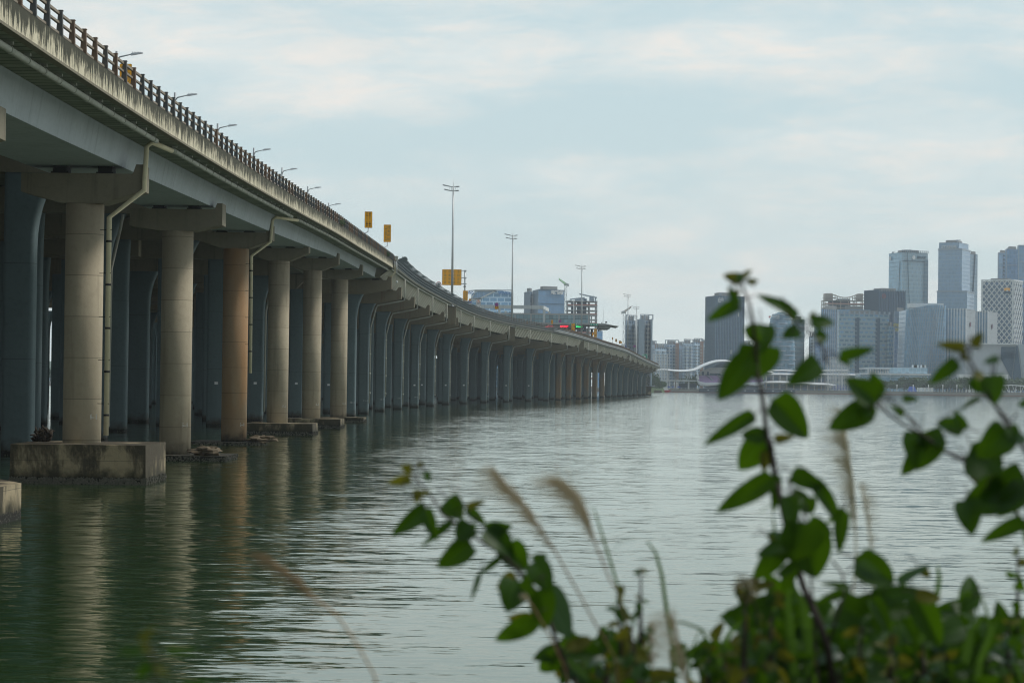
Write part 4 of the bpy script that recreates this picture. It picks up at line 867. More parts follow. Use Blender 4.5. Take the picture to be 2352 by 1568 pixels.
# EA tower
T, l, c, r, b, z0, z1 = tower('dark slab tower with a white round-letter emblem, standing alone right of the arena', 1619, 1641.4, 1707, 678.6, 2000, G_blue('slab_glass', (.055, .085, .12), (.085, .11, .14), wx_=2.2, wz=3.9, fx=.2, fz=.15, lit=.015), 30, 14)
mb = MB(); fins(mb, c, r, z0, z1, 1.55, .5, .55); fins(mb, l, c, z0, z1, 2.0, .3, .4); build('fins', mb, M_finb, T)
def wpt(p, q, f_, z, off=.9):
    v = Vector((q.x-p.x, q.y-p.y, 0)); t = v.normalized(); return Vector((p.x, p.y, z))+v*f_+Vector((t.y, -t.x, 0))*off, t
zc_ = at(1651, 683.5+2, 2000).z; o1, t1 = wpt(c, r, .165, zc_-1.3, 1.3); mb = MB(); s_ = 1.75
arc = [o1+t1*(-s_*1.05+s_*.55*math.cos(R(a)))+Vector((0, 0, s_*.95*math.sin(R(a)))) for a in range(60, 301, 20)]; mb.tube(arc, .2, 6); mb.beam(arc[0], o1+t1*(-s_*.2)+Vector((0, 0, s_*.85)), .38); mb.beam(arc[-1], o1+t1*(-s_*.2)+Vector((0, 0, -s_*.85)), .38)
mb.beam(o1+t1*(-s_*1.5), o1+t1*(s_*1.1), .36)
arc = [o1+t1*(s_*.55-s_*.6*math.cos(R(a)))+Vector((0, 0, s_*.35+s_*.6*math.sin(R(a)))) for a in range(0, 181, 20)]; mb.tube([o1+t1*(-s_*.05)-Vector((0, 0, s_*.95))]+arc+[o1+t1*(s_*1.15)-Vector((0, 0, s_*.95))], .2, 6); build('emblem', mb, M_white, T)
rooftop_crane(T, c25(1010, 232)[0], c25(1010, 228)[1], 2010)
# rounded tower with wavy ledges
Z = 2060; prof = [(846, 1766, 1826), (800, 1764.5, 1825), (760, 1764, 1822), (738, 1766.5, 1817), (724, 1770.5, 1813), (717.5, 1778, 1806), (716, 1786, 1800)]
M_rnd = G_blue('rounded_tower_glass', (.12, .175, .19), (.20, .25, .27), wx_=1.8, wz=3.6, fx=.1, fz=.12)
cz = at(1795, 846, Z); T = thing('rounded_tower', (wx(1795, Z+12), Z+12, 2.5), 'rounded glass tower with wavy white ledges behind the big leaves', 'tower', 'towers on the far shore')
zt_ = [at(1795, p[0], Z).z for p in prof]; xl_ = [wx(p[1], Z+12) for p in prof]; xr_ = [wx(p[2], Z+12) for p in prof]; zt_[0] = 2.5
def rl(z):
    for i in range(len(zt_)-1):
        if z <= zt_[i+1] or i == len(zt_)-2: t = (z-zt_[i])/(zt_[i+1]-zt_[i]); return xl_[i]+(xl_[i+1]-xl_[i])*t, xr_[i]+(xr_[i+1]-xr_[i])*t
def ringp(z, gr=0.0, w=0.0, n=40):
    a, b_ = rl(z); cx = (a+b_)/2; rr = (b_-a)/2+gr
    return [(cx+(rr+w*math.sin(5*t*6.283/n+z))*math.cos(t*6.283/n), Z+12+(rr*.8+w*math.sin(5*t*6.283/n+z))*math.sin(t*6.283/n), z) for t in range(n)]
zs_ = [2.5+(zt_[-1]-2.5)*i/24 for i in range(25)]
mb = MB(); nn = 40; mb.sweep([ringp(z) for z in zs_], closed=True, uvf=lambda k, j: [(j*1.8, zs_[k]), ((j+1)*1.8, zs_[k]), ((j+1)*1.8, zs_[k+1]), (j*1.8, zs_[k+1])]); build('facade', mb, M_rnd, T)
mb = MB(); z = 8
while z < zt_[-1]-1: mb.sweep([ringp(z, .1, .6), ringp(z+.6, .5, .6), ringp(z+.9, 0, .0)], closed=True); z += 3.9
build('ledges', mb, M_fin, T)
p = at(1779, 727.5, Z-2); text('lettering', '中信', 3.0, M_white, T, (p.x+1.5, Z+12-11, p.z), depth=.3, bold=.05); mb = MB(); mb.box(p.x-4.6, p.x-3.2, Z-.5, Z+1.0, p.z-.8, p.z+.8); build('emblem', mb, M_red, T)
tower('dark green glass tower behind the rounded tower', 1812, 1820, 1846.6, 733, 2250, G_blue('green_glass', (.07, .11, .11), (.1, .13, .13), wz=3.8), 12, 10)

def balc(lbl, L, C, Rr, top, Z, wall, glass, dl=14, dr=12, name='apartment_block', slab=3.1, pink=None, wxx=3.4, crown=True):
    m_ = facade(name+'_%d' % int(L), glass, wall, wx_=wxx, wz=slab, fx=.35, fz=.38, var=.5, rough=.4, spec=.35)
    T, l, c, r, b, z0, z1 = tower(lbl, L, C, Rr, top, Z, m_, dl, dr, name=name, cat='apartments', group='apartment blocks on the far shore', part='wall')
    mb = MB(); v = Vector((r.x-c.x, r.y-c.y)); k = max(2, round(v.length/9))
    for i in range(k):
        p = c+v*((i+.18)/k); q = c+v*((i+.66)/k); bands(mb, p, q, z0+3, z1-4, slab, .45, 1.6)
        bands(mb, p, q, z0+3.9, z1-3.1, slab, .12, 1.6)
    build('balcony_slabs', mb, plain(name+'_slab_%d' % int(L), tuple(min(1, x*1.15) for x in wall), .7), T)  # balcony slabs and thin rail bands of the front, in one mesh
    if pink:
        mb = MB(); fins(mb, r-(r-c).normalized()*5.5, r-(r-c).normalized()*.6, z0, z1+1, 50, 5.0, .7) if False else mb.obox(Vector((r.x, r.y, (z0+z1)/2))-Vector(((r-c).normalized().x, (r-c).normalized().y, 0))*2.6+Vector((0, -.3, 0)), (2.6, 0, 0), (0, .5, 0), (0, 0, (z1-z0)/2+1)); build('end_wall', mb, pink, T)
    if crown:
        mb = MB(); fins(mb, c, r, z1, z1+3.5, 4.5, .6, .6); bands(mb, c, r, z1+3.5, z1+3.6, 1, .5, .8); build('roof_frame', mb, M_fin, T)
    return T
M_pink = plain('salmon_wall', (.42, .24, .19), .8)
balc('left part of the twin unfinished apartment towers with dark balconies', *(c12(1085, 0)[0],)*1, c12(1092, 0)[0], c12(1275, 0)[0], c12(0, 345)[1], 1800, (.26, .29, .31), (.07, .09, .11), name='apartment_tower', wxx=2.4)
T = balc('right part of the twin unfinished apartment towers, brown balconies and pale edge wall', c12(1290, 0)[0], c12(1345, 0)[0], c12(1556, 0)[0], c12(0, 332)[1], 1795, (.33, .33, .32), (.07, .09, .12), name='apartment_tower', wxx=3.2)
mb = MB(); x1 = wx(c12(1530, 0)[0], 1790); x2_ = wx(c12(1556, 0)[0], 1790); zt2 = at(1490, c12(0, 330)[1], 1790).z; mb.box(x1, x2_, 1788, 1806, 2.5, zt2); x1 = wx(c12(1325, 0)[0], 1790); mb.box(x1, x1+4, 1789, 1800, 2.5, zt2); build('end_wall', mb, M_fin, T)
RS = [(1496.5, 1497.5, 1505.5, 791, 2350, 1), (1503, 1506, 1530, 798, 2250, 0), (1524, 1527, 1556.7, 789, 2300, 1), (1557.2, 1559, 1568, 793, 2350, 0), (1566, 1570, 1590, 787.5, 2260, 0), (1586, 1594, 1611.5, 785.5, 2290, 1), (1608, 1609, 1622, 787.5, 2350, 0), (1700, 1707, 1728, 791, 2350, 0)]
rdesc = ['narrow salmon-sided block right against the apartment towers', 'low pale block with white vertical strips behind the truss tower', 'block with a broad salmon end wall behind the truss tower', 'narrow dark block between two salmon walls', 'block with white balcony stripes left of the tall grey one', 'tall block with a salmon edge close to the dark slab tower', 'block half hidden by the dark slab tower', 'beige block peeping out on the right of the dark slab tower']
for i, (L_, C_, R_, tp, Z, pk) in enumerate(RS):
    balc(rdesc[i], L_, C_, R_, tp, Z, [(.40, .41, .40), (.46, .48, .48), (.36, .36, .35), (.25, .28, .31)][i % 4], (.09, .12, .15), pink=M_pink if pk else None, wxx=[3.4, 2.7, 4.1][i % 3])
balc('apartment block with a dense white grid right of the rounded tower', 1820, 1824, 1846, 775, 2300, (.42, .45, .47), (.10, .14, .17), wxx=2.6)
balc('darker apartment block with bright balconies beside the glass office pair', 1857, 1860, 1884, 771.5, 2250, (.30, .32, .32), (.08, .10, .12), wxx=5)
# glass pair and hotel
tower('low dark blue tower partly hidden left of the ribbed glass tower', 1869, 1872, 1890, 749, 2220, G_blue('navy_glass', (.06, .10, .15), (.10, .14, .18)), 8, 8)
T, l, c, r, b, z0, z1 = tower('ribbed glass tower below the unfinished red-edged floors', 1883.5, 1884.5, 1930, 708.5, 2120, G_blue('ribbed_glass', (.10, .15, .19), (.15, .20, .24), wx_=2.0, wz=3.9, fx=.18), 12, 20)
mb = MB(); fins(mb, c, r, z0, z1, 3.2, .45, .5); build('fins', mb, M_fin, T)
M_hotel = facade('hotel_windows', (.13, .20, .23), (.27, .31, .29), wx_=4.4, wz=3.5, fx=.3, fz=.42, var=.6, offset=.5)
T, l, c, r, b, z0, z1 = tower('wide hotel block with staggered pale green window grid', 1923, 1926, 2041, 720, 2010, M_hotel, 12, 12, name='hotel_block', cat='hotel')
mb = MB(); bands(mb, c, r, z0, z1, 3.5, .5, .7); build('floor_band', mb, M_fin, T)
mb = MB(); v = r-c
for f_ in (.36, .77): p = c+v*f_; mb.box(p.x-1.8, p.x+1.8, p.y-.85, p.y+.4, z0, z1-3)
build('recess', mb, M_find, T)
mb = MB(); fins(mb, c+v*.45-v*.45, c+v, z1, z1+2.2, 4.4, 1.6, .6); build('roof_frame', mb, M_fin, T)
tower('set back upper storeys of glass on the left part of the hotel', 1922, 1925, 1998, 710, 2030, G_blue('hotel_crown_glass', (.16, .22, .25), (.25, .30, .32), wx_=4, wz=3.6), 5, 5, name='hotel_upper_block', cat='hotel')
tower('lower right wing of the hotel with the same window grid', 2036, 2041.2, 2051, 748, 2012, M_hotel, 8, 6, name='hotel_wing', cat='hotel')
# unfinished tower behind (slabs and columns)
def skeleton(lbl, L, Rr, top, bot, Z, floors, dep=26, curve=0, hue=(.40, .36, .33), z0=None):
    x0, x1 = wx(L, Z), wx(Rr, Z); zt = at((L+Rr)/2, top, Z).z; zb2 = 2.5 if bot is None else at((L+Rr)/2, bot, Z).z; h = (zt-zb2)/floors
    T = thing('unfinished_tower', ((x0+x1)/2, Z, 2.5), lbl, 'construction site', 'unfinished towers')
    ms = plain('raw_slab_%d' % int(L), hue, .85); mb = MB(); mr = MB()
    for i in range(floors+1):
        z = zb2+h*i; ex = 2.0 if i % 2 else 1.0; mb.box(x0-ex*.6, x1+.6, Z-ex, Z+dep, z-.28, z+.12)
        if i % 2 == 0 and i < floors: mr.box(x0, x1, Z-.9, Z-.75, z+.15, z+1.0)
    build('floor_slab', mb, ms, T); build('safety_barrier', mr, plain('red_barrier_%d' % int(L), (.42, .16, .13), .7), T)
    mb = MB(); n = max(4, int((x1-x0)/7))
    for i in range(n+1):
        x = x0+(x1-x0)*i/n
        for yy in (Z+.3, Z+dep*.5, Z+dep-1): mb.box(x-.45, x+.45, yy, yy+.9, 2.5 if i == 0 and bot is None else zb2, zt-.28)
    build('column', mb, ms, T); mb = MB(); cx = (x0+x1)/2; mb.box(cx-(x1-x0)*.16, cx+(x1-x0)*.16, Z+6, Z+dep-6, 2.5, zt+2); mb.box(cx-(x1-x0)*.36, cx-(x1-x0)*.2, Z+5, Z+dep-6, 2.5, zt); build('core_wall', mb, M_find, T)
    return T, x0, x1, zt
T, x0, x1, zt = skeleton('unfinished concrete tower with red edges and a saddle-shaped roof above the hotel', 1893, 1984, 690, 715, 2520, 3)
mb = MB(); n = 16
zt9 = at(1940, 677, 2520).z
for i in range(n):
    f0, f1 = i/n, (i+1)/n; g_ = lambda f: zt9-(zt9-zt-3)*max(0, 1-((f-.5)/.28)**2) if abs(f-.5) < .28 else zt9
    mb.beam((x0+(x1-x0)*f0, 2519, g_(f0)), (x0+(x1-x0)*f1, 2519, g_(f1)), 1.0); mb.beam((x0+(x1-x0)*f0, 2519, zt), (x0+(x1-x0)*f0, 2519, g_(f0)), .7)
    if abs(f0-.5) > .22: mb.box(x0+(x1-x0)*f0, x0+(x1-x0)*f1, 2519, 2540, (zt+zt9)/2-.4, (zt+zt9)/2+.2)
for a_, b_2 in ((.02, .2), (.84, .97)): mb.box(x0+(x1-x0)*a_, x0+(x1-x0)*b_2, 2522, 2540, zt, zt9+1.5)
build('saddle_roof', mb, plain('raw_roof', (.38, .34, .31), .85), T)
# toll-side buildings: patterned block, glass block, unfinished block, cranes
Z = 1700; lx, cx_, rx = 1075.8, 1083, 1176; x0, x1 = wx(1080, Z), wx(1176.2, Z); zt = at(1130, 665.5, Z).z; zb2 = 2.5
T = thing('patterned_office_block', (x0, Z, 2.5), 'office block of staggered white frames with blue wordmark and slanted glass corner', 'office block')
M_vglass = G_blue('patterned_glass', (.17, .26, .33), (.62, .66, .68), wx_=5.2, wz=3.1, fx=.14, fz=.26, offset=.5, var=.35)
mb = MB(); xs = x0+(x1-x0)*.02; top = [(x0, zt-3.2), (x0+(x1-x0)*.2, zt-.6), (x0+(x1-x0)*.5, zt), (x1, zt-1.5)]
pr = [(x0, zb2), (x1, zb2)]+top[::-1]; mb.sweep([[(a, y, z) for a, z in pr] for y in (Z, Z+45)], closed=True); wq = build('facade', mb, M_vglass, T)
g1 = [c7(770, 850), c7(1095, 838), c7(860, 945), c7(735, 945)]; g1 = [at(a, b_, Z-.5) for a, b_ in g1]; mb = MB(); mb.hexa([(p.x, Z-.6, p.z) for p in g1], [(p.x, Z-.1, p.z) for p in g1]); build('slanted_glass', mb, G_blue('slanted_glass', (.17, .22, .26), (.10, .14, .17), wx_=1.5, wz=20), T)
mb = MB()
for a_, b_2 in (((1115, 832), (870, 950)), ((790, 835), (720, 965)), ((720, 965), (870, 950)), ((790, 835), (1115, 832)), ((682, 838), (800, 826)), ((800, 826), (1363, 826)), ((870, 950), (700, 985))): mb.beam(at(*c7(*a_), Z-1), at(*c7(*b_2), Z-1), .9)
mb.beam((x1-.3, Z-.8, zb2), (x1-.3, Z-.8, zt-1.3), 1.0)
build('white_edge', mb, M_finw, T)
p = at(*c7(1240, 866), Z-2); text('lettering', 'vivo', 3.4, plain('wordmark_blue', (.12, .28, .58), .5), T, p, depth=.4, bold=.13, wfac=1.35)
p = at(*c7(712, 862), Z-2); text('lettering', 'vivo', 3.2, plain('wordmark_blue_side', (.06, .18, .50), .5), T, p, depth=.4, bold=.12, wfac=.75)
T, l, c, r, b, z0, z1 = tower('blue glass office block with white characters on its top corner', c7(1680, 0)[0], c7(1762, 0)[0], c7(2170, 0)[0], c7(0, 812)[1], 1900, G_blue('bay_block_glass', (.095, .15, .20), (.12, .17, .22), wx_=3.0, wz=3.9, fx=.05, fz=.1, var=.2), 26, 16)
mb = MB(); fins(mb, l, c, z0, z1, 2.2, .4, .5); build('fins', mb, M_fin, T); mb = MB(); bands(mb, c, r, z0, z1, 11.5, .45, .35); build('floor_band', mb, M_find, T)
for i, ch in enumerate('湾区产业大厦'):
    q_ = wpt(c, r, .47+.45*(i+.5)/6, at(*c7(2050, 858), 1900).z, .8); text('lettering', ch, 3.1, M_white, T, q_[0], right=q_[1], depth=.2, bold=.02)
T, l, c, r, b, z0, z1 = tower('narrower blue glass wing left of the office block with white characters', c7(1548, 0)[0], c7(1638, 0)[0], c7(1690, 0)[0], c7(0, 842)[1], 1915, G_blue('bay_wing_glass', (.10, .16, .21), (.15, .20, .25), wx_=2.2), 20, 20)
mb = MB(); fins(mb, l, c, z0, z1, 2.2, .4, .5); build('fins', mb, M_fin, T)
skeleton('unfinished tower of bare concrete floors with red barriers beside the green-tipped crane', c8(458, 0)[0], c8(915, 0)[0], c8(0, 800)[1], None, 1700, 19, hue=(.42, .42, .43))
T0 = bpy.context.scene.objects.get('unfinished_tower.001'); x0, x1 = wx(c8(490, 0)[0], 1700), wx(c8(917, 0)[0], 1700); mb = MB(); za, zb3 = at(*c8(700, 800), 1700).z, at(*c8(900, 748), 1700).z; zc2 = at(*c8(500, 775), 1700).z
mb.beam((x0, 1700, zc2), (x0+(x1-x0)*.55, 1700, zb3), .9); mb.beam((x0+(x1-x0)*.35, 1700, za+5), (x1, 1700, zb3), .9); mb.beam((x1-1, 1700, za), (x1-1, 1700, zb3), .9)
for f_ in (.05, .3, .5, .62, .75, .88): mb.beam((x0+(x1-x0)*f_, 1701, za), (x0+(x1-x0)*f_, 1701, za+(zc2-za)*.8+(zb3-zc2)*f_), .7)
mb.box(x0+(x1-x0)*.2, x0+(x1-x0)*.5, 1705, 1715, za, zb3-1); mb.box(x0+14, x0+17, 1705, 1708, za, at(*c8(570, 712), 1700).z); build('roof_frame', mb, M_fin, T0)
def crane(lbl, x, base, top, Z, jib, jm, cj=None):
    c = at(x, base, Z); t = at(x, top, Z); T = thing('tower_crane', (c.x, Z, c.z), lbl, 'crane', 'tower cranes'); w = .8; mb = MB(); z = c.z; zt = t.z
    for sx in (-w, w):
        for sy in (-w, w): mb.beam((c.x+sx, Z+sy, c.z), (c.x+sx, Z+sy, zt), .26)
    k = 0
    while z < zt-3:
        s1 = 1 if k % 2 else -1; mb.beam((c.x-w*s1, Z-w, z), (c.x+w*s1, Z-w, z+3.2), .3); mb.beam((c.x-w, Z-w, z), (c.x+w, Z-w, z), .3); mb.beam((c.x+w, Z-w*s1, z), (c.x+w, Z+w*s1, z+3.2), .3); z += 3.2; k += 1
    build('mast', mb, M_finw, T)
    mb = MB(); mb.box(c.x-1.2, c.x+1.2, Z-1, Z+1, zt-2.0, zt-.2); mb.box(c.x+1.2 if jib[0] < x else c.x-2.2, c.x+2.2 if jib[0] < x else c.x-1.2, Z-1, Z+1, zt-2.4, zt-.6); build('machine_deck', mb, M_steel, T)
    e = at(*jib, Z-3); s0 = Vector((c.x, Z, zt-1.5)); mb = MB()
    for dz, dy in ((0, -1), (0, 1), (1.5, 0)): mb.beam(s0+Vector((0, dy, dz)), e+Vector((0, dy*.5, dz*.5)), .34)
    for i in range(16):
        a_ = s0+(e-s0)*(i/16); b_2 = s0+(e-s0)*((i+.5)/16); mb.beam(a_+Vector((0, -1, 0)), b_2+Vector((0, 0, 1.2)), .18); mb.beam(b_2+Vector((0, 0, 1.2)), s0+(e-s0)*((i+1)/16)+Vector((0, -1, 0)), .18)
    build('jib', mb, jm, T)
crane('white tower crane with a pale green jib next to the glass office block', c8(438, 0)[0], 719, c8(0, 515)[1], 1690, c8(335, 463), plain('pale_green_jib', (.32, .50, .33), .5))
crane('white tower crane with a beige jib left of the apartment towers', c8(1355, 0)[0], 792, c8(0, 950)[1], 1780, c8(1470, 898), plain('beige_jib', (.55, .47, .40), .5))
tower('blue glass block low under the right end of the toll canopy', c8(925, 0)[0], c8(930, 0)[0], c8(1012, 0)[0], c8(0, 1262)[1], 1950, G_blue('low_blue_glass', (.10, .17, .23), (.14, .20, .26), wx_=2.2), 8, 8)

# towers at right
T, l, c, r, b, z0, z1 = tower('dark ribbed tower with a red emblem on its top edge', 1984, 2016.6, 2077, 667.6, 2300, G_blue('charcoal_glass', (.024, .060, .10), (.032, .072, .125), wx_=1.6, wz=4, fx=.3, fz=.1), 30, 14)
mb = MB(); fins(mb, c, r, z0, z1+1.2, 1.9, .55, .6); fins(mb, l, c, z0, z1+1.2, 1.9, .55, .6); build('fins', mb, plain('deep_blue_fin', (.035, .085, .15), .8), T)
q_ = wpt(c, r, .16, z1-5, 1.4); mb = MB(); mb.tube([q_[0]+q_[1]*1.9*math.cos(a*.524)+Vector((0, 0, 1.9*math.sin(a*.524))) for a in range(13)], .4, 5); mb.beam(q_[0]-q_[1]*1.5, q_[0]+q_[1]*1.5, .6); build('emblem', mb, plain('dull_red_emblem', (.20, .04, .05), .6), T)
T, l, c, r, b, z0, z1 = tower('tall glass tower with slanting edges, round emblem and pale crown left of the tallest one', 2039, 2070, 2128.6, 578.8, 2500, G_blue('leaning_glass', (.17, .21, .215), (.27, .30, .29), wx_=1.7, wz=4.1, fx=.22, fz=.2, var=.3), 34, 16, sidemat=G_blue('leaning_glass_side', (.17, .27, .30), (.22, .31, .34), wx_=1.4, wz=4.1, fx=.1, fz=.2))
mb = MB()
w_ = lambda f_, z: wpt(c, r, f_, z, .6)[0]
mb.beam(w_(.18, z1), w_(.40, z0+(z1-z0)*.15), .5); mb.beam(wpt(l, c, .86, z1-8, .6)[0], wpt(l, c, .62, z0+20, .6)[0], .5); fins(mb, c, r, z1, z1+2.4, 2.6, .8, .5); bands(mb, c, r, z1-9, z1-8.9, 1, .6, .5); build('slanting_edge', mb, M_find, T)
mb = MB(); vv = [w_(.86, z1-7), w_(1.0, z1-7), w_(1.0, z0), w_(.66, z0), w_(.66, z0+(z1-z0)*.52), w_(.84, z0+(z1-z0)*.55)]; mb.hexa([p+Vector((0, -.4, 0)) for p in vv], [p+Vector((0, .3, 0)) for p in vv]); build('dark_glass_corner', mb, G_blue('dark_corner_glass', (.055, .09, .11), (.11, .14, .15), wx_=1.7, wz=4.1), T)
for pp, qq, f_ in ((l, c, .17), (c, r, .42)):
    q_ = wpt(pp, qq, f_, z1-5.2, 1.2); mb = MB(); mb.sweep([[q_[0]+Vector((0, dy, 0))+q_[1]*2.1*math.cos(a*.524)+Vector((0, 0, 2.1*math.sin(a*.524))) for a in range(12)] for dy in (-.3, .5)], closed=True); build('round_emblem', mb, M_finw, T)
q_ = wpt(c, r, .72, z1-5.2, 1.2); text('lettering', '前海大厦', 2.8, M_find, T, q_[0], right=q_[1], depth=.3, bold=.06)
rooftop_crane(T, *c34(400, 222), 2510, 1.2); rooftop_crane(T, *c34(270, 238), 2525, .8)
# tallest tower in three tiers
M_sr = G_blue('tallest_glass', (.17, .215, .245), (.25, .29, .32), wx_=1.6, wz=4.1, fx=.16, fz=.22, var=.25); M_srs = G_blue('tallest_glass_side', (.13, .17, .20), (.17, .21, .24), wx_=1.6, wz=4.1)
T, l, c, r, b, z0, z1 = tower('tallest tower with stepped white ledges and engraved lettering on its crown', 2154, 2200, 2221.7, 556.3, 2600, M_sr, 12, 34)
zl = at(2200, c34(0, 215)[1], 2598).z; zl2 = at(2200, c34(0, 583)[1], 2596).z
for (a_, b_2, c_2, zt_2, dz_) in ((2152.5, 2207, 2226, zl, 2), (2150.5, 2219.5, 2236, zl2, 4)):
    l2, c2, r2, b2 = quadpts(a_, b_2, c_2, 2600-dz_, 12, 36); mb = MB(); PP = [(p.x, p.y) for p in (l2, c2, r2, b2)]; mb.prism(PP, z0, zt_2); tr = build('lower_tier', mb, M_sr, T)
    mb = MB(); cen = (l2+r2)/2; mb.prism([tuple(cen+(Vector(p)-cen)*1.03) for p in PP], zt_2, zt_2+1.6); build('ledge', mb, M_fin, tr)
q_ = wpt(c, l, -.5, z1-5.2, -1.3); q_ = wpt(l, c, .52, z1-5.0, 1.2); text('lettering', 'ST.REGIS', 3.6, M_finw, T, q_[0], right=q_[1], depth=.4, bold=.05, wfac=1.15)
q_ = wpt(c, r, .6, z1-7.0, 1.2); text('lettering', 'ST.REGIS', 2.6, M_fin, T, q_[0], right=q_[1], depth=.3, bold=.1, wfac=1.0)
rooftop_crane(T, *c34(832, 135), 2610, 1.2)
T, l, c, r, b, z0, z1 = tower('slim tower behind the tallest one with pale window rows', 2222, 2226, 2243, 582.7, 2700, G_blue('slim_glass', (.15, .18, .19), (.26, .27, .26), wx_=2.2, wz=4.1), 10, 10); mb = MB(); mb.beam(wpt(c, r, .6, z1, .6)[0], wpt(c, r, .1, z0+60, .6)[0], .9); build('slanting_edge', mb, M_find, T)
# number tower
T, l, c, r, b, z0, z1 = tower('dark blue tower with yellow lit digits 3353 behind the twisted glass building', 2051.7, 2053, 2080, 714, 2090, G_blue('navy_number_glass', (.05, .085, .13), (.08, .12, .17), wx_=3, wz=3.8), 8, 8)
p = at(*c34(318, 912), 2088); text('lettering', '3353', 3.2, plain('yellow_digits', (.62, .52, .12), .5), T, p, depth=.2, bold=.12); p = at(*c34(325, 875), 2088); text('lettering', '海运大', 2.9, plain('yellow_characters', (.55, .48, .14), .5), T, p, depth=.2, bold=.2, wfac=1.15)
mb = MB(); a_, b_2 = at(*c34(277, 750), 2087), at(*c34(372, 850), 2087); mb.box(a_.x, b_2.x, 2086.6, 2087.2, b_2.z, a_.z); build('upper_panel', mb, G_blue('upper_panel_glass', (.15, .17, .19), (.18, .20, .22), wx_=2, wz=3), T)
# twisted building with a sloping roof and diagonal mullions
Z = 1985; xs = [c34(v_, 0)[0] for v_ in (375, 420, 480, 560, 640, 722)]; tops = [c34(0, v_)[1] for v_ in (742, 732, 715, 698, 694, 700)]; dz_ = [14, 7, 2, 0, 2, 8]
T = thing('twisted_glass_building', (wx(xs[3], Z), Z, 2.5), 'curved glass building with slanting white mullions and a roof rising to the right', 'office block')
M_tw = G_blue('twisted_glass', (.15, .22, .25), (.25, .31, .33), wx_=2.0, wz=3.7, fx=.1, fz=.14, var=.3); mb = MB(); pts = [(wx(x, Z+d), Z+d, at(x, t, Z+d).z) for x, t, d in zip(xs, tops, dz_)]; ptsb = [(wx(x, Z+d) if x != xs[0] else wx(c34(352, 0)[0], Z+d), Z+d) for x, d in zip(xs, dz_)]
for i in range(5): mb.face([(ptsb[i][0], ptsb[i][1], 2.5), (ptsb[i+1][0], ptsb[i+1][1], 2.5), pts[i+1], pts[i]])
mb.face([(ptsb[5][0], ptsb[5][1], 2.5), (ptsb[5][0], Z+50, 2.5), (pts[5][0], Z+50, pts[5][2]), pts[5]]); mb.face([(ptsb[0][0], Z+50, 2.5), (ptsb[0][0], ptsb[0][1], 2.5), pts[0], (pts[0][0], Z+50, pts[0][2])])
mb.face(pts+[(pts[5][0], Z+50, pts[5][2]), (pts[0][0], Z+50, pts[0][2])]); build('facade', mb, M_tw, T)
mb = MB()
def onf(u, v):
    u = max(0, min(.9999, u))*5; i = int(u); t = u-i; xa_, ya_ = [ptsb[i][k]+(ptsb[i+1][k]-ptsb[i][k])*t for k in (0, 1)]; zt_2 = pts[i][2]+(pts[i+1][2]-pts[i][2])*t
    xb_ = pts[i][0]+(pts[i+1][0]-pts[i][0])*t; return Vector((xa_+(xb_-xa_)*v, ya_-.5, 2.5+(zt_2-2.5)*v))
for i in range(-5, 22):
    u0 = i/20; segs = [onf(u0+.32*v*(1 if u0 < .6 else .5), v) for v in (0, .25, .5, .75, 1) if 0 <= u0+.32*v*(1 if u0 < .6 else .5) <= 1]
    for a_, b_2 in zip(segs, segs[1:]): mb.beam(a_, b_2, .42, .5)
for v in [k_/26 for k_ in range(1, 26)]:
    segs = [onf(.55+.45*q/4, v) for q in range(5)]
    for a_, b_2 in zip(segs, segs[1:]): mb.beam(a_, b_2, .3, .35)
build('mullions', mb, M_fin, T); mb = MB(); p = at(*c34(555, 690), Z+8); mb.box(p.x-14, p.x+14, Z+6, Z+18, p.z-3, p.z+.8); build('plant_room', mb, M_finw, T)
# pair of striped blocks with plain sides
for i, (a_, b_2, c_2, tp, Zq, lb) in enumerate(((2170, 2217.5, 2239.4, 710.6, 2000, 'wide block of white vertical stripes with a plain grey side, right of the twisted building'), (2237, 2267.6, 2289.5, 716.4, 2060, 'second striped block with a plain grey side, next to the lattice tower'))):
    M_s = G_blue('striped_glass_%d' % i, (.13, .18, .21), (.19, .23, .25), wx_=3.0, wz=3.8, fx=.08, fz=.12)
    l, c, r, b = quadpts(a_, b_2, c_2, Zq, 6, 30); zt_2 = at(b_2, tp, Zq).z; T = thing('striped_office_block', (c.x, c.y, 2.5), lb, 'office block', 'striped office blocks')
    mb = MB(); mb.face([(l.x, l.y, 2.5), (c.x, c.y, 2.5), (c.x, c.y, zt_2), (l.x, l.y, zt_2)]); mb.face([(b.x, b.y, 2.5), (l.x, l.y, 2.5), (l.x, l.y, zt_2), (b.x, b.y, zt_2)]); build('striped_front', mb, M_s, T)
    mb = MB(); mb.face([(c.x, c.y, 2.5), (r.x, r.y, 2.5), (r.x, r.y, zt_2), (c.x, c.y, zt_2)]); mb.face([(r.x, r.y, 2.5), (b.x, b.y, 2.5), (b.x, b.y, zt_2), (r.x, r.y, zt_2)]); mb.prism([(p.x, p.y) for p in (l, c, r, b)], zt_2-.4, zt_2+.6); build('plain_side', mb, facade('side_panels_%d' % i, (.26, .215, .18), (.24, .22, .2), wx_=6, wz=3.8, fx=.03, fz=.06, var=.06, rough=.6), T)
    mb = MB(); fins(mb, l, c, 2.5, zt_2+1, 2.3, .8, .7); build('fins', mb, M_finw, T)
    q_ = wpt(c, r, .42, zt_2-12, .5); mb = MB(); mb.obox(q_[0], q_[1]*1.9, (0, .3, 0), (0, 0, 1.8)); lg = build('logo_panel', mb, M_find, T); mb = MB(); mb.obox(q_[0]+Vector((0, -.45, 0))-q_[1]*1.5, q_[1]*.35, (0, .2, 0), (0, 0, 1.8)); build('red_strip', mb, M_red, lg)
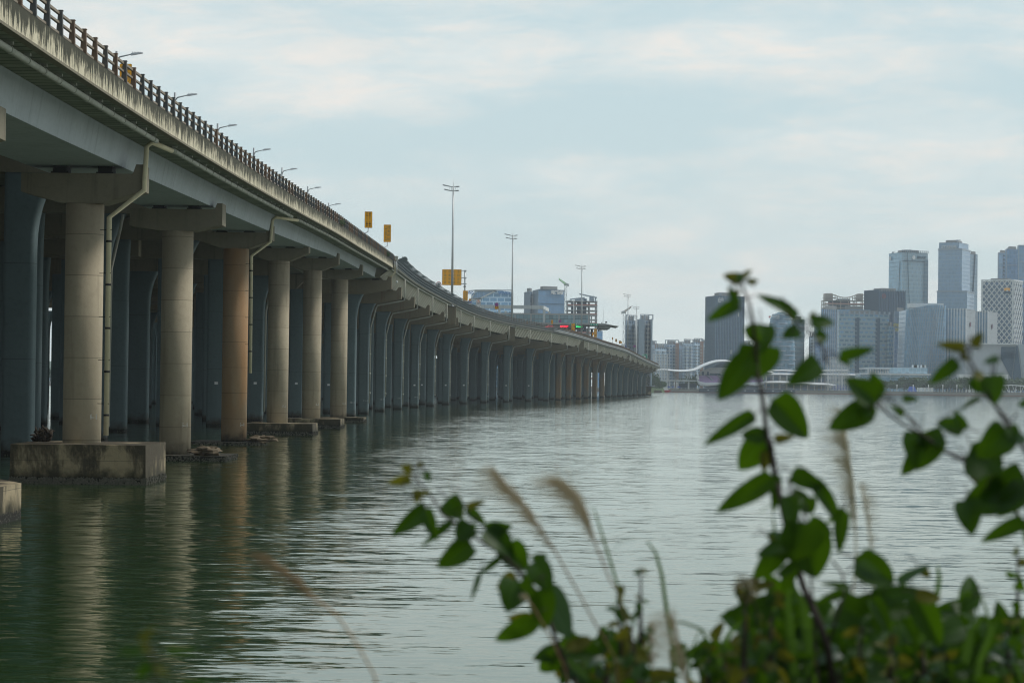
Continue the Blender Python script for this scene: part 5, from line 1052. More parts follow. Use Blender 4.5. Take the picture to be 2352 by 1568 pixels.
# lattice tower
T, l, c, r, b, z0, z1 = tower('white diamond lattice tower with a small orange and dark emblem', 2253, 2323.7, 2343.8, 646, 2200, G_blue('lattice_glass', (.08, .12, .16), (.12, .16, .2), wx_=2.2, wz=3.8), 10, 26, name='lattice_tower')
mb = MB()
def lattice(p, q, n, dzr):
    v = Vector((q.x-p.x, q.y-p.y, 0)); L_ = v.length; t = v/L_; nn_ = Vector((t.y, -t.x, 0)); w = L_/n; hgt = w*1.25*dzr; P0 = lambda u, z: Vector((p.x, p.y, z))+t*u+nn_*1.2
    k = 0; z = z1+1
    while z > z0+hgt*.3:
        z2 = max(z0, z-hgt/2)
        for i in range(n):
            if k % 2 == 0: mb.beam(P0(i*w, z), P0((i+.5)*w, z2), .95, .8); mb.beam(P0((i+1)*w, z), P0((i+.5)*w, z2), .95, .8)
            else: mb.beam(P0((i+.5)*w, z), P0(i*w, z2), .95, .8); mb.beam(P0((i+.5)*w, z), P0((i+1)*w, z2), .95, .8)
        z = z2; k += 1
    mb.beam(P0(0, z1+1), P0(L_, z1+1), 1.2); 
lattice(l, c, 6, 1.0); lattice(c, r, 4, .75 if False else .95)
for p_ in (l, c, r): mb.beam((p_.x, p_.y-1.2, z0), (p_.x, p_.y-1.2, z1+1.5), 1.3)
build('diamond_lattice', mb, M_finw, T)
q_ = wpt(l, c, .84, z1-8.5, 2.6); mb = MB(); mb.obox(q_[0]+Vector((0, 0, 1.1)), q_[1]*2.5, (0, .3, 0), (0, 0, 1.3)); lg = build('orange_emblem', mb, M_yellow, T); mb = MB(); mb.obox(q_[0]-Vector((0, 0, 1.4)), q_[1]*2.5, (0, .3, 0), (0, 0, 1.2)); build('dark_emblem', mb, M_find, T); mb = MB(); mb.sphere(q_[0]+Vector((0, -.6, -.2)), .9, 8); build('emblem_mark', mb, M_finw, lg)
# right edge towers
GR = [(2289, 2290, 2311, 580, 2640, 'blue tower with dark balconied edge at the right border, lowest of three'), (2306, 2309, 2339, 571.4, 2620, 'middle blue glass tower at the right border with a roof crane'), (2334, 2337, 2400, 563, 2600, 'highest blue glass tower cut by the right border')]
for i, (a_, b_2, c_2, tp, Zq, lb) in enumerate(GR):
    T, l, c, r, b, z0, z1 = tower(lb, a_, b_2, c_2, tp, Zq, G_blue('edge_glass_%d' % i, [(.15, .22, .27), (.13, .19, .24), (.12, .18, .23)][i], (.18, .25, .30), wx_=3.0, wz=4.2, fx=.07, fz=.1, var=.3), 10, 10); mb = MB(); fins(mb, c, r, z0, z1, 14, .8, .6); bands(mb, c, r, z0, z1, 16.8, .6, .4); build('floor_band', mb, M_fin, T)
    if i == 0: mb = MB(); bands(mb, c+(r-c)*.55, r, z0+40, z1-3, 4.2, 1.4, .9); build('dark_balcony', mb, M_find, T)
    if i == 1: rooftop_crane(T, *c34(1280, 203), 2630, 1.1)
tower('dark blue glass block beside the lattice tower, cut by the right border', 2342, 2344, 2420, 640+124, 2230, G_blue('dark_edge_glass', (.05, .09, .12), (.08, .12, .15), wx_=2.5, wz=3.8), 10, 10, name='dark_office_block', cat='office block')
tower('dim blue tower rising just behind the lattice tower', 2343, 2346, 2430, 660, 2450, G_blue('dim_edge_glass', (.08, .13, .16), (.11, .16, .19), wx_=2.5, wz=3.8), 10, 10)
# museum and podium
def wedge(name, lbl, cat, pts, Z, dep, mat, group=None):
    q_ = [at(a_, b_2, Z) for a_, b_2 in pts]; T = thing(name, (q_[0].x, Z, 2.5), lbl, cat, group); mb = MB(); mb.sweep([[(p.x, y, p.z) for p in q_] for y in (Z, Z+dep)], closed=True); build('body', mb, mat, T); return T
M_mus = facade('museum_panels', (.34, .275, .225), (.32, .28, .25), wx_=12, wz=5, fx=.01, fz=.015, var=.08, rough=.55, spec=.3)
T = wedge('museum', 'big pale grey museum box with a slanted dark opening at the right shore', 'museum', [c34(890, 1362), c34(1400, 1362), c34(1350, 1036), c34(892, 1040)], 1930, 60, M_mus)
mb = MB(); q_ = [at(*c34(*v_), 1929.4) for v_ in ((1305, 1360), (1390, 1360), (1352, 1050), (1338, 1050))]; mb.face(q_); build('dark_wedge', mb, M_find, T)
mb = MB(); a_, b_2 = at(*c34(892, 1037), 1928), at(*c34(1350, 1052), 1928); mb.box(a_.x, b_2.x, 1926, 1929.5, b_2.z+1, a_.z+1); build('roof_edge', mb, M_finw, T)
mb = MB(); q_ = [at(*c34(*v_), 1929.2) for v_ in ((1210, 1062), (1338, 1062), (1300, 1345), (1205, 1165))]
for i in range(24):
    f_ = i/24; a_ = q_[0]+(q_[1]-q_[0])*f_; b_2 = q_[3]+(q_[2]-q_[3])*f_; mb.beam(a_, b_2, .3, .3)
    a_ = q_[0]+(q_[3]-q_[0])*f_; b_2 = q_[1]+(q_[2]-q_[1])*f_; mb.beam(a_, b_2, .25, .3)
build('mesh_screen', mb, M_find, T)
mb = MB(); p_, q2 = at(*c34(970, 1073), 1929), at(*c34(1010, 1080), 1929); mb.box(p_.x, q2.x, 1928.6, 1929.3, q2.z, p_.z); build('lettering_strip', mb, M_find, T)
wedge('museum_annex', 'pale slanted museum wall cut by the right border', 'museum', [c34(1402, 1362), c34(1700, 1362), c34(1700, 1036), c34(1357, 1036)], 1940, 60, facade('museum_side', (.28, .25, .215), (.27, .25, .23), wx_=12, wz=8, fx=.01, fz=.01, var=.05, rough=.6))
wedge('low_white_wall', 'low white wall with slanted ends in front of the museum', 'wall', [c34(862, 1357), c34(1262, 1357), c34(1270, 1300), c34(838, 1298)], 1900, 12, M_white)
M_pod = facade('podium_glass', (.22, .28, .29), (.50, .52, .52), wx_=7.5, wz=4.6, fx=.06, fz=.14, var=.3)
a_, b_2 = c34(-20, 0)[0], c34(570, 0)[0]; T = thing('terrace_podium', (wx(a_, 1915), 1915, 2.5), 'long low glass podium with white terrace frames below the hotel', 'podium')
mb = MB(); x0, x1 = wx(a_, 1915), wx(b_2, 1915); z1 = at(2050, c34(0, 1305)[1], 1915).z; zt_2 = at(2050, c34(0, 1256)[1], 1915).z; mb.box(x0, x1, 1915, 1955, 2.5, z1); build('lower_storey', mb, M_pod, T)
mb = MB(); mb.box(x0, x1+2, 1912, 1957, z1, z1+1.3); mb.box(x0+5, x1-30, 1913, 1957, zt_2, zt_2+1); n = 9
for i in range(n): x = x0+6+(x1-38-x0)*i/(n-1); mb.box(x-.5, x+.5, 1913, 1914, z1+1.3, zt_2)
build('terrace_frame', mb, M_finw, T)
mb = MB(); mb.box(x1-45, x1, 1918, 1950, z1+1.3, zt_2+1.5); build('glass_end', mb, facade('podium_end_glass', (.26, .31, .30), (.42, .44, .43), wx_=3, wz=3, fx=.12, fz=.12), T)
mb = MB()
for v_ in (450, 462, 474, 525, 537): p = at(*c34(v_, 1240), 1930); mb.box(p.x-1.6, p.x+1.2, 1929, 1932, zt_2, p.z+2)
build('roof_vent', mb, M_white, T)
p = at(*c34(165, 1266), 1912); text('lettering', 'JW MARRIOTT', 1.7, M_find, T, (p.x, 1911.8, p.z), depth=.1)

# ---------------------------------------------------------------- arena and terraces
ZA = 1880
T = thing('waterfront_arena', P_(c25(1100, 1340), ZA), 'white waterfront arena with a wave-shaped roof and purple seats above a boat-like hull', 'arena')
rf = [(235, 1148), (260, 1141), (330, 1140), (420, 1150), (520, 1156), (600, 1154), (680, 1145), (730, 1128), (790, 1095), (860, 1065), (920, 1045), (970, 1036), (1030, 1031), (1090, 1034), (1200, 1050), (1320, 1085), (1430, 1125), (1540, 1160), (1650, 1175)]
secs = []
for x, y in rf:
    p = at(*c25(x, y), ZA-6); th = .6+max(0, 1.3-abs(x-900)/350)*.5
    secs.append([(p.x, ZA-6, p.z), (p.x, ZA-8, p.z-th*.55), (p.x, ZA+2, p.z-th), (p.x, ZA+30, p.z-th+.8), (p.x, ZA+36, p.z+.6), (p.x, ZA+14, p.z+1.1)])
mb = MB(); mb.sweep(secs, closed=True, smooth=True); build('wave_roof', mb, plain('white_roof_skin', (.66, .68, .70), .45, var=.05), T)
q = lambda x, y, dz=0: at(*c25(x, y), ZA+dz)
hull = [(705, 1225), (712, 1255), (745, 1285), (820, 1302), (1000, 1300), (1300, 1298), (1480, 1295), (1535, 1282), (1558, 1268)]
hb = [(720, 1255), (725, 1300), (760, 1335), (850, 1338), (1000, 1320), (1300, 1318), (1450, 1335), (1500, 1325), (1545, 1290)]
mb = MB(); mb.sweep([[q(x, y-6, -5), q(a_, b_2, -7), q(a_, b_2, 12), q(x, y-6, 12)] for (x, y), (a_, b_2) in zip(hull, hb)], closed=True, smooth=True)
mb.sweep([[q(705, 1225, -4), q(740, 1185, 0), q(740, 1185, 3), q(705, 1225, 3)], [q(712, 1255, -4), q(745, 1260, -3), q(745, 1260, 3), q(712, 1255, 3)]], closed=True); build('hull', mb, plain('white_hull', (.62, .64, .67), .4, var=.04), T)
mb = MB(); w_ = [q(735, 1200, 14), q(1520, 1200, 14), q(1520, 1110, 14), q(1000, 1110, 14), q(860, 1120, 14), q(760, 1160, 14)]; mb.face(w_); mb.face([p+Vector((0, 4, 0)) for p in w_][::-1]); build('back_wall', mb, plain('arena_white_wall', (.60, .61, .62), .6), T)
mb = MB(); w_ = [q(900, 1112, 12), q(1500, 1112, 12), q(1500, 1060, 12), q(1000, 1060, 12)]; mb.hexa(w_, [p+Vector((0, 1, 0)) for p in w_]); a_, b_2 = q(870, 1182, 13), q(1000, 1208, 13); mb.box(a_.x, b_2.x, ZA+13, ZA+13.5, b_2.z, a_.z)
for x in (790, 850): a_ = q(x, 1195, 13); mb.box(a_.x-.8, a_.x+.8, ZA+13, ZA+13.5, a_.z-2, a_.z+2)
build('dark_glazing', mb, M_find, T)
m = NM('purple_seats'); v = m.noise(m.pos(), 1.6, 2); _x, _y, zz = m.sep(m.pos()); f_ = m.ramp(m.math('SUBTRACT', m.math('MULTIPLY', v, 9), m.math('SUBTRACT', zz, q(1000, 1262).z)), -1.5, 1.5); m.fin(m.mix(f_, (.66, .64, .68), (.42, .28, .52)), .7, .3)
mb = MB()
for i in range(12):
    f0 = i/12; y0 = ZA-2+f0*14; z0_ = q(0, 1283).z+(q(0, 1205).z-q(0, 1283).z)*f0; xa_, xb_ = q(742-0*f0, 0).x, q(1530, 0).x; mb.box(xa_, xb_, y0, y0+1.17, z0_-1, z0_+.8)
st = build('seating', mb, m.m, T)
mb = MB()
for x in (830, 960, 1090, 1220, 1350): mb.beam(q(x, 1212, 11)+Vector((0, 0, .6)), q(x+75, 1272, -2.5)+Vector((0, 0, .3)), .8, .5)
build('stair', mb, M_fin, st)
mb = MB()
for x, y in ((452, 1250), (460, 1250), (608, 1250), (628, 1250), (690, 1200)): mb.beam(q(x, y, 5), q(x+(14 if x % 4 else -20), 1168, 5), .9)
mb.beam(q(380, 1160, 5), q(370, 1262, 5), .9); mb.beam(q(430, 1170, 5), q(462, 1255, 5), .9); build('raking_column', mb, M_finw, T)
mb = MB(); a_, b_2 = q(340, 1262), q(712, 1282); mb.box(a_.x, b_2.x+2, ZA-3, ZA+28, b_2.z, a_.z)
for x in (388, 475, 487, 617): p = q(x, 1300); mb.box(p.x-.6, p.x+.6, ZA, ZA+1.2, 2.5, b_2.z)
build('access_deck', mb, M_finw, T)
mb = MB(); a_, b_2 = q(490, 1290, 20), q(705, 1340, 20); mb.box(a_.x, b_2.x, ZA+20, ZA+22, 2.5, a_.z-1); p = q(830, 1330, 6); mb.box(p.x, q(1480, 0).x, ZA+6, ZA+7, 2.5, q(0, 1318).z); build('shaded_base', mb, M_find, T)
# terraces continuing right of the arena
T = thing('terrace_building', P_(c27(900, 1420), 1890), 'long white curved terraces with slender columns between the arena and the second truss tower', 'terraces')
mb = MB()
def deckline(pts, Z, dep, th):
    mb.sweep([[(p.x, Z, p.z), (p.x, Z-1.5, p.z-th*.6), (p.x, Z, p.z-th), (p.x, Z+dep, p.z-th), (p.x, Z+dep, p.z)] for p in [at(*c27(x, y), Z) for x, y in pts]], closed=True)
deckline([(640, 1290), (760, 1288), (900, 1290), (1060, 1288), (1220, 1290), (1460, 1296)], 1892, 30, 1.6)
deckline([(700, 1262), (820, 1258), (930, 1264), (1100, 1262), (1400, 1258)], 1905, 25, 1.2)
deckline([(680, 1358), (800, 1356), (1000, 1364), (1120, 1372), (1230, 1376), (1300, 1392), (1345, 1420)], 1884, 25, 2.2)
build('curved_deck', mb, M_finw, T)
mb = MB()
for x in range(700, 1460, 60): p = at(*c27(x, 0), 1893); mb.box(p.x-.4, p.x+.4, 1893, 1894, 2.5, at(*c27(x, 1294), 1893).z)
build('column', mb, M_finw, T)
mb = MB(); a_ = wx(c27(690, 0)[0], 1905); mb.box(a_, wx(c27(1460, 0)[0], 1905), 1906, 1925, 2.5, at(*c27(0, 1264), 1905).z); build('glazed_wall', mb, facade('terrace_glass', (.16, .22, .26), (.33, .31, .30), wx_=6, wz=4.2, fx=.25, fz=.25, var=.6, lit=.06), T)
mb = MB(); p = at(*c27(1258, 1398), 1880); mb.hexa([(p.x, 1880, 2.8), (p.x+17, 1880, 2.8), (p.x+17, 1886, 2.8), (p.x, 1886, 2.8)], [(p.x+2, 1880, p.z+.4), (p.x+15, 1880, p.z+.4), (p.x+15, 1886, p.z+.4), (p.x+2, 1886, p.z+.4)]); build('blue_awning', mb, M_bluep, T)
# truss towers
def truss(lbl, L, Rr, top, bot, Z, nx, nz, dep, slant=0.0):
    x0, x1 = wx(L, Z), wx(Rr, Z); zt, zb2 = at(L, top, Z).z, 2.5; T = thing('truss_tower', ((x0+x1)/2, Z, 2.5), lbl, 'lattice structure', 'white truss towers'); mb = MB(); w = (x1-x0)/nx; h = (zt-zb2)/nz
    for yy in (Z, Z+dep):
        for i in range(nx+1):
            lo = zb2+(h*2.2 if (slant and i < nx-1 and i > 0) else 0)+(slant*h*(nx-i)/nx)
            mb.beam((x0+w*i, yy, lo if yy == Z else zb2), (x0+w*i, yy, zt), .36)
        for k in range(1, nz+1):
            mb.beam((x0, yy, zb2+h*k), (x1, yy, zb2+h*k), .26)
        for k in range(nz):
            for i in range(nx):
                s1 = (i+k) % 2; mb.beam((x0+w*(i+s1), yy, zb2+h*k), (x0+w*(i+1-s1), yy, zb2+h*(k+1)), .17)
    for k in range(0, nz+1, 3):
        for i in range(0, nx+1, 2): mb.beam((x0+w*i, Z, zb2+h*k), (x0+w*i, Z+dep, zb2+h*k), .24)
    build('lattice', mb, plain('white_steel_%d' % int(L), (.62, .63, .64), .5), T)
truss('white open truss tower at the far end of the viaduct, left of the arena', 1496, 1533, 813, 886, 1860, 6, 8, 7)
truss('white open truss tower in front of the hotel, right one of two', 1900, 1950, 820, 891, 1870, 7, 8, 8)

# ---------------------------------------------------------------- shore
ZS = 1835
M_bank = conc('embankment_stone', (.30, .29, .26), (.12, .11, .10), .4, wl=False)
T = thing('embankment_wall', (150, ZS, 0), 'long grey stone embankment wall along the far shore', 'embankment')
mb = MB(); mb.box(-1600, 1600, ZS, ZS+3, -1.5, 2.2); build('wall', mb, M_bank, T)
mb = MB(); mb.box(-1600, 1600, ZS-1.2, ZS-.02, -1, .8); mb.box(-1600, 1600, ZS-.25, ZS+3.2, 2.2, 2.5); build('ledge', mb, plain('embankment_ledge', (.20, .19, .18), .9), T)
mb = MB()
for i in range(-30, 190): mb.box(i*3-.07, i*3+.07, ZS+.3, ZS+.44, 2.5, 3.5)
mb.box(-90, 570, ZS+.32, ZS+.42, 3.45, 3.55); mb.box(-90, 570, ZS+.32, ZS+.42, 3.0, 3.06); build('handrail', mb, M_finw, T)
mb = MB(); mb.box(-1600, 1600, ZS-1.35, ZS-1.21, -.3, .35); build('orange_tide_line', mb, plain('red_algae_band', (.28, .12, .09), .9), T)
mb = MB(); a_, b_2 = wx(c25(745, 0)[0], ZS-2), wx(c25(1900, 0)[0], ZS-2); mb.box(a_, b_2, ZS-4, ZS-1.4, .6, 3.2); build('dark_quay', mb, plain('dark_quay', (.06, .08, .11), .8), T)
mb = MB(); i = 0
while a_+6+i*7 < b_2: mb.hexa([(a_+6+i*7, ZS-4.6, 1.7), (a_+7.2+i*7, ZS-4.6, 1.7), (a_+7.2+i*7, ZS-4.01, 1.7), (a_+6+i*7, ZS-4.01, 1.7)], [(a_+6.4+i*7, ZS-4.4, 2.2), (a_+6.9+i*7, ZS-4.4, 2.2), (a_+6.9+i*7, ZS-4.01, 2.2), (a_+6.4+i*7, ZS-4.01, 2.2)]); i += 1
build('white_fender', mb, M_finw, T)
mb = MB(); mb.box(-2600, 2600, ZS+2.9, 4300, 1.2, 2.46); struct('far_ground', mb, plain('far_ground', (.16, .17, .13), .95, scale=.02, var=.4))
# grassy bank near the viaduct end
mb = MB(); x0, x1 = wx(1483, 1400), wx(1530, 1830)
secs = [[(wx(1475, 1240), 1240, -1), (wx(1495, 1240), 1240, -1), (wx(1496, 1240), 1260, 2.2), (wx(1475, 1240), 1262, 2.4)], [(wx(1440, 1768), 1768, -1), (wx(1522, 1768), 1768, -1), (wx(1520, 1768), 1771, 2.6), (wx(1440, 1768), 1771, 3.0)], [(wx(1440, 1832), 1832, -1), (wx(1536, 1832), 1832, -1), (wx(1530, 1832), 1833, 3.5), (wx(1440, 1832), 1833, 5)]]
mb.sweep(secs[1:], closed=True); struct('grassy_bank', mb, leafmat('bank_grass', (.05, .09, .035), (.11, .15, .06), .2))
def shore_tree(x, Y, h, w, base, lbl, rr, group, n=520, split=1):
    T = thing('tree', (x, Y, base), lbl, 'tree', group); mb = MB(); lobes = []
    for i in range(9): a_ = rr.random()*6.28; q_ = rr.random()**.6*w*.36; lobes.append(Vector((x+q_*math.cos(a_), Y+q_*math.sin(a_)*.8, base+h*rr.uniform(.38, .84))))
    for c_ in lobes: leafball(mb, c_, w*rr.uniform(.17, .27), n//9, 1.05*max(.7, h/11), rr, .8)
    build('crown', mb, M_tree, T); mb = MB(); mb.tube([(x, Y, base-.3), (x+rr.uniform(-.3, .3), Y, base+h*.35), (x+rr.uniform(-.6, .6), Y, base+h*.62)], [h*.028, h*.02, h*.01], 6)
    for c_ in lobes[:5]: mb.tube([(x, Y, base+h*.3), (Vector((x, Y, base+h*.4))+c_)/2, c_], [h*.014, h*.009, h*.004], 5)
    build('trunk', mb, M_bark, T)
rr = random.Random(11)
tl = [(c11(720, 0)[0], 1806, c11(0, 1010)[1], 17), (c11(800, 0)[0], 1812, c11(0, 1035)[1], 15), (c11(870, 0)[0], 1818, c11(0, 1070)[1], 14), (c11(770, 0)[0], 1826, c11(0, 1040)[1], 16), (c11(910, 0)[0], 1802, c11(0, 1150)[1], 10), (c11(985, 0)[0], 1804, c11(0, 1190)[1], 9), (c11(1050, 0)[0], 1808, c11(0, 1190)[1], 10), (c11(690, 0)[0], 1800, c11(0, 1060)[1], 13)]
td = ['tall dark tree directly right of the last blue pier', 'second dark tree from the viaduct end', 'rounded tree under the left truss tower edge', 'tree rising between and behind the first two', 'small tree at the foot of the truss tower', 'low bushy tree beside the white lamp post', 'farthest right tree of the clump, low and round', 'tree partly behind the last blue pier']
for i, (px, Yq, tp, w) in enumerate(tl):
    base = 3.2; h = at(px, tp, Yq).z-base; shore_tree(wx(px, Yq), Yq, h, w*.9, base, td[i], rr, 'trees beside the viaduct end', 900)
# hedge in front of them
x0, x1 = wx(c11(680, 0)[0], 1780), wx(c11(1050, 0)[0], 1780); mb = MB()
for _ in range(2600): p = Vector((rr.uniform(x0, x1), rr.uniform(1778, 1786), rr.uniform(2.6, at(1500, c11(0, 1290)[1], 1780).z+rr.uniform(-.6, .5)))); leafball(mb, p, .1, 1, .42, rr)
tag(build('hedge', mb, M_tree, origin=((x0+x1)/2, 1782, 2.6)), 'clipped low hedge in front of the tree clump at the viaduct end', 'hedge')
# row of trees along the right shore
k = 0; px = 1985
spots = []
while px < 2380: spots.append((px, 1846+rr.uniform(0, 26), c34(0, 1335+rr.uniform(-18, 30))[1] if px < 2145 or px > 2240 else c34(0, 1325+rr.uniform(-6, 22))[1])); px += rr.uniform(6.5, 10)
for i, (px, Yq, tp) in enumerate(spots):
    base = 2.5; h = max(6, at(px, tp, Yq).z-base)
    shore_tree(wx(px, Yq), Yq, h, h*1.25, base, ordn(min(i, 29))+' tree from the left in the promenade row below the hotel and museum' if i < 30 else 'tree in the promenade row close to the right border, number %d from the left' % (i+1), rr, 'promenade trees', 420)
for i, px in enumerate((1700, 1716, 1728, 1741, 1836, 1858, 1875, 1965, 1975)):
    base = 2.5; shore_tree(wx(px, 1990), 1990, rr.uniform(9, 13), 11, base, ['behind the arena roof', 'behind the arena, under the beige block', 'behind the arena, right of the beige block', 'left of the rounded tower', 'below the white-grid apartments', 'below the darker apartments', 'right of the darker apartments', 'left foot of the hotel', 'at the foot of the hotel, near the promenade row'][i].join(('green tree ', '')), rr, 'trees between the far buildings', 300)
for i, (v_) in enumerate((1580, 1600, 1612)):
    shore_tree(wx(v_, 2000), 2000, 12, 14, 2.5, 'tree seen under the wave roof, '+['leftmost', 'middle', 'right'][i]+' of three', rr, 'trees between the far buildings', 300)
# promenade poles
PL = [c11(1003, 0)[0], c11(1288, 0)[0], c11(1345, 0)[0]]+[c34(v_, 0)[0] for v_ in (157, 300, 441, 575, 700, 822, 931)]
pd = ['white post beside the hedge at the viaduct end', 'white post left of the arena access deck', 'white post under the arena access deck']+[ordn(i)+' white post along the promenade below the hotel' for i in range(7)]
for i, px in enumerate(PL):
    x = wx(px, ZS+4); zt = at(px, c34(0, 1392)[1] if i > 2 else c11(0, 1200)[1], ZS+4).z; T = thing('lamp_post', (x, ZS+4, 2.5), pd[i], 'lamp post', 'white promenade posts'); mb = MB(); mb.tube([(x, ZS+4, 2.5), (x, ZS+4, zt)], .26, 8); build('post', mb, M_white, T); mb = MB(); mb.tube([(x, ZS+4, zt-2.5), (x, ZS+4, zt+.3)], .34, 8); build('lamp_shade', mb, M_white, T)
# pavilion, tents, containers
p = at(*c34(1308, 1412), ZS+5); T = thing('pavilion', (p.x, ZS+5, 2.5), 'white tent-like pavilion on the promenade near the right border', 'pavilion'); mb = MB(); mb.sweep([[(p.x-17, ZS+y, p.z+.2), (p.x-8, ZS+y, p.z+1.6), (p.x, ZS+y, p.z+1.9), (p.x+8, ZS+y, p.z+1.6), (p.x+17, ZS+y, p.z+.2), (p.x, ZS+y, p.z+1.3)] for y in (4, 10)], closed=True); build('canopy', mb, M_white, T)
mb = MB()
for dx in (-9, -3, 3, 9): mb.beam((p.x+dx*.7, ZS+6, 2.5), (p.x+dx, ZS+6, p.z+1.3), .35); mb.beam((p.x+dx*.7, ZS+6, 2.5), (p.x+dx-3, ZS+6, p.z+1.3), .3)
build('strut', mb, M_white, T)
a_, b_2 = at(*c34(395, 1408), ZS+6), at(*c34(473, 1425), ZS+6); T = thing('blue_tent', (a_.x, ZS+6, 2.5), 'long low blue tent on the promenade below the hotel', 'tent', 'blue tents'); mb = MB(); mb.hexa([(a_.x, ZS+6, 2.5), (b_2.x, ZS+6, 2.5), (b_2.x, ZS+9, 2.5), (a_.x, ZS+9, 2.5)], [(a_.x+1.5, ZS+7, a_.z+.3), (b_2.x-1.5, ZS+7, a_.z+.3), (b_2.x-1.5, ZS+8, a_.z+.3), (a_.x+1.5, ZS+8, a_.z+.3)]); build('cover', mb, M_bluep, T)
a_, b_2 = at(*c34(475, 1415), ZS+6), at(*c34(620, 1430), ZS+6); T = thing('white_hoarding', (a_.x, ZS+6, 2.5), 'row of white site boards beside the long blue tent', 'hoarding'); mb = MB()
for i in range(12): xx = a_.x+(b_2.x-a_.x)*i/12; mb.box(xx, xx+(b_2.x-a_.x)/12-.3, ZS+6, ZS+6.3, 2.5, a_.z)
build('board', mb, M_white, T)
for i, (v_, w_) in enumerate(((1180, 1.4), (1262, 1.3), (1385, 2.0))):
    p = at(*c11(v_, 1262), ZS+8); T = thing('blue_tent', (p.x, ZS+8, 2.5), ['left small blue tent under the arena access deck', 'middle small blue tent under the arena access deck', 'right, largest of three blue tents under the access deck'][i], 'tent', 'blue tents'); mb = MB(); mb.sweep([[(p.x-w_, y, 3.2), (p.x, y, 4.6), (p.x+w_, y, 3.2), (p.x, y, 3.5)] for y in (ZS+6, ZS+10)], closed=True); build('cover', mb, M_bluep, T); mb = MB(); [mb.beam((p.x+s_*w_*.9, ZS+6.5, 2.5), (p.x+s_*w_*.9, ZS+6.5, 3.3), .15) for s_ in (-1, 1)]; build('pole', mb, M_white, T)
# floating dock
Yd = 1710; T = thing('floating_dock', at(1510, 899, Yd), 'small dark floating dock with white panels on the water before the far shore', 'dock'); mb = MB(); a_, b_2 = at(*c25(203, 1387), Yd), at(*c25(280, 1413), Yd); zt = a_.z
mb.box(a_.x, b_2.x, Yd, Yd+5, zt-.8, zt); 
for f_ in (0, .22, .45, .62, .8, .97): x = a_.x+(b_2.x-a_.x)*f_; mb.box(x, x+1.1, Yd, Yd+5, -.5, zt-.79)
mb.box(a_.x, b_2.x, Yd+1, Yd+5, -.3, .5); build('frame', mb, M_rock, T)
mb = MB()
for f_ in (.26, .68): x = a_.x+(b_2.x-a_.x)*f_; mb.box(x, x+3.2, Yd+.3, Yd+.6, .7, zt-1.1)
build('white_panel', mb, M_white, T)
p = at(*c11(1065, 1355), 1800); T = thing('moored_boat', (p.x, 1800, 0), 'little red and white boat by the embankment near the dock', 'boat'); mb = MB(); mb.hexa([(p.x-5, 1799, 0), (p.x+4, 1799, 0), (p.x+4, 1801, 0), (p.x-5, 1801, 0)], [(p.x-6, 1798.6, 1.3), (p.x+6, 1798.6, 1.6), (p.x+6, 1801.4, 1.6), (p.x-6, 1801.4, 1.3)]); build('hull', mb, M_red, T); mb = MB(); mb.hexa([(p.x-1, 1799, 1.4), (p.x+4, 1799, 1.4), (p.x+4, 1801, 1.4), (p.x-1, 1801, 1.4)], [(p.x-.4, 1799.2, 3.4), (p.x+3, 1799.2, 3.4), (p.x+3, 1800.8, 3.4), (p.x-.4, 1800.8, 3.4)]); build('cabin', mb, M_white, T)
# left shore seen between the piers
balc('tower block of pink and white floors seen between the dark piers at left', 284, 288, 303, 806, 2400, (.38, .35, .34), (.10, .13, .16), dl=8, dr=8)
balc('pale block seen through the narrow gap beside the leftmost pier', 100, 104, 125, 858, 2500, (.36, .38, .40), (.10, .13, .16), dl=8, dr=8)
for i, px in enumerate((96, 106, 116, 284, 292, 300)): shore_tree(wx(px, 1850), 1850, 11 if i < 3 else 7, 15, 2.5, 'far tree seen between the piers, '+ordn(i)+' from the left', rr, 'trees beyond the piers', 260)
# hills
def hills(name, x0, x1, Y, hs, mat, seed):
    r2 = random.Random(seed); n = 40; top = []
    for i in range(n+1): f_ = i/n; top.append(hs*(.45+.35*math.sin(f_*9+seed)+.2*math.sin(f_*23+seed*2))*math.sin(math.pi*f_)**.4+r2.uniform(-2, 2))
    mb = MB(); mb.sweep([[(x0+(x1-x0)*i/n, Y-200, 2), (x0+(x1-x0)*i/n, Y-60, 2+max(0, top[i])*.7), (x0+(x1-x0)*i/n, Y, 2+max(0, top[i])), (x0+(x1-x0)*i/n, Y+150, 2)] for i in range(n+1)], smooth=True); return struct(name, mb, mat)
M_hill = leafmat('hill_woods', (.03, .06, .03), (.06, .10, .045), .02)
hills('hill', wx(1690, 3600), wx(1790, 3600), 3600, 62, M_hill, 2); hills('hill', wx(-200, 3900), wx(900, 3900), 3900, 55, M_hill, 5); hills('hill', wx(2340, 3800), wx(3200, 3800), 3800, 80, M_hill, 3)
hills('hill', wx(1560, 4000), wx(1700, 4000), 4000, 10, M_hill, 7)

# ---------------------------------------------------------------- water, bank
m = NM('lake_water'); p = m.pos()
def slope(sv, a, det, z0):
    mp = m.n('ShaderNodeMapping', {'Vector': p}); mp.inputs['Scale'].default_value = sv; mp.inputs['Location'].default_value = (z0, z0*1.7, 0)
    c = m.n('ShaderNodeTexNoise', {'Vector': mp.outputs[0], 'Scale': 1.0, 'Detail': det, 'Roughness': .5, 'Distortion': .5}).outputs['Color']
    k = m.n('ShaderNodeVectorMath', {0: c, 1: (.5, .5, .5)}, operation='SUBTRACT').outputs[0]
    return m.n('ShaderNodeVectorMath', {0: k, 1: (a*.85, a, 0)}, operation='MULTIPLY').outputs[0]
vadd = lambda a, b: m.n('ShaderNodeVectorMath', {0: a, 1: b}, operation='ADD').outputs[0]
sl_ = vadd(vadd(slope((.42, 2.1, 1), .22, 2, 3), slope((1.2, 5.5, 1), .17, 1, 11)), slope((3.2, 19, 1), .10, 1, 7))
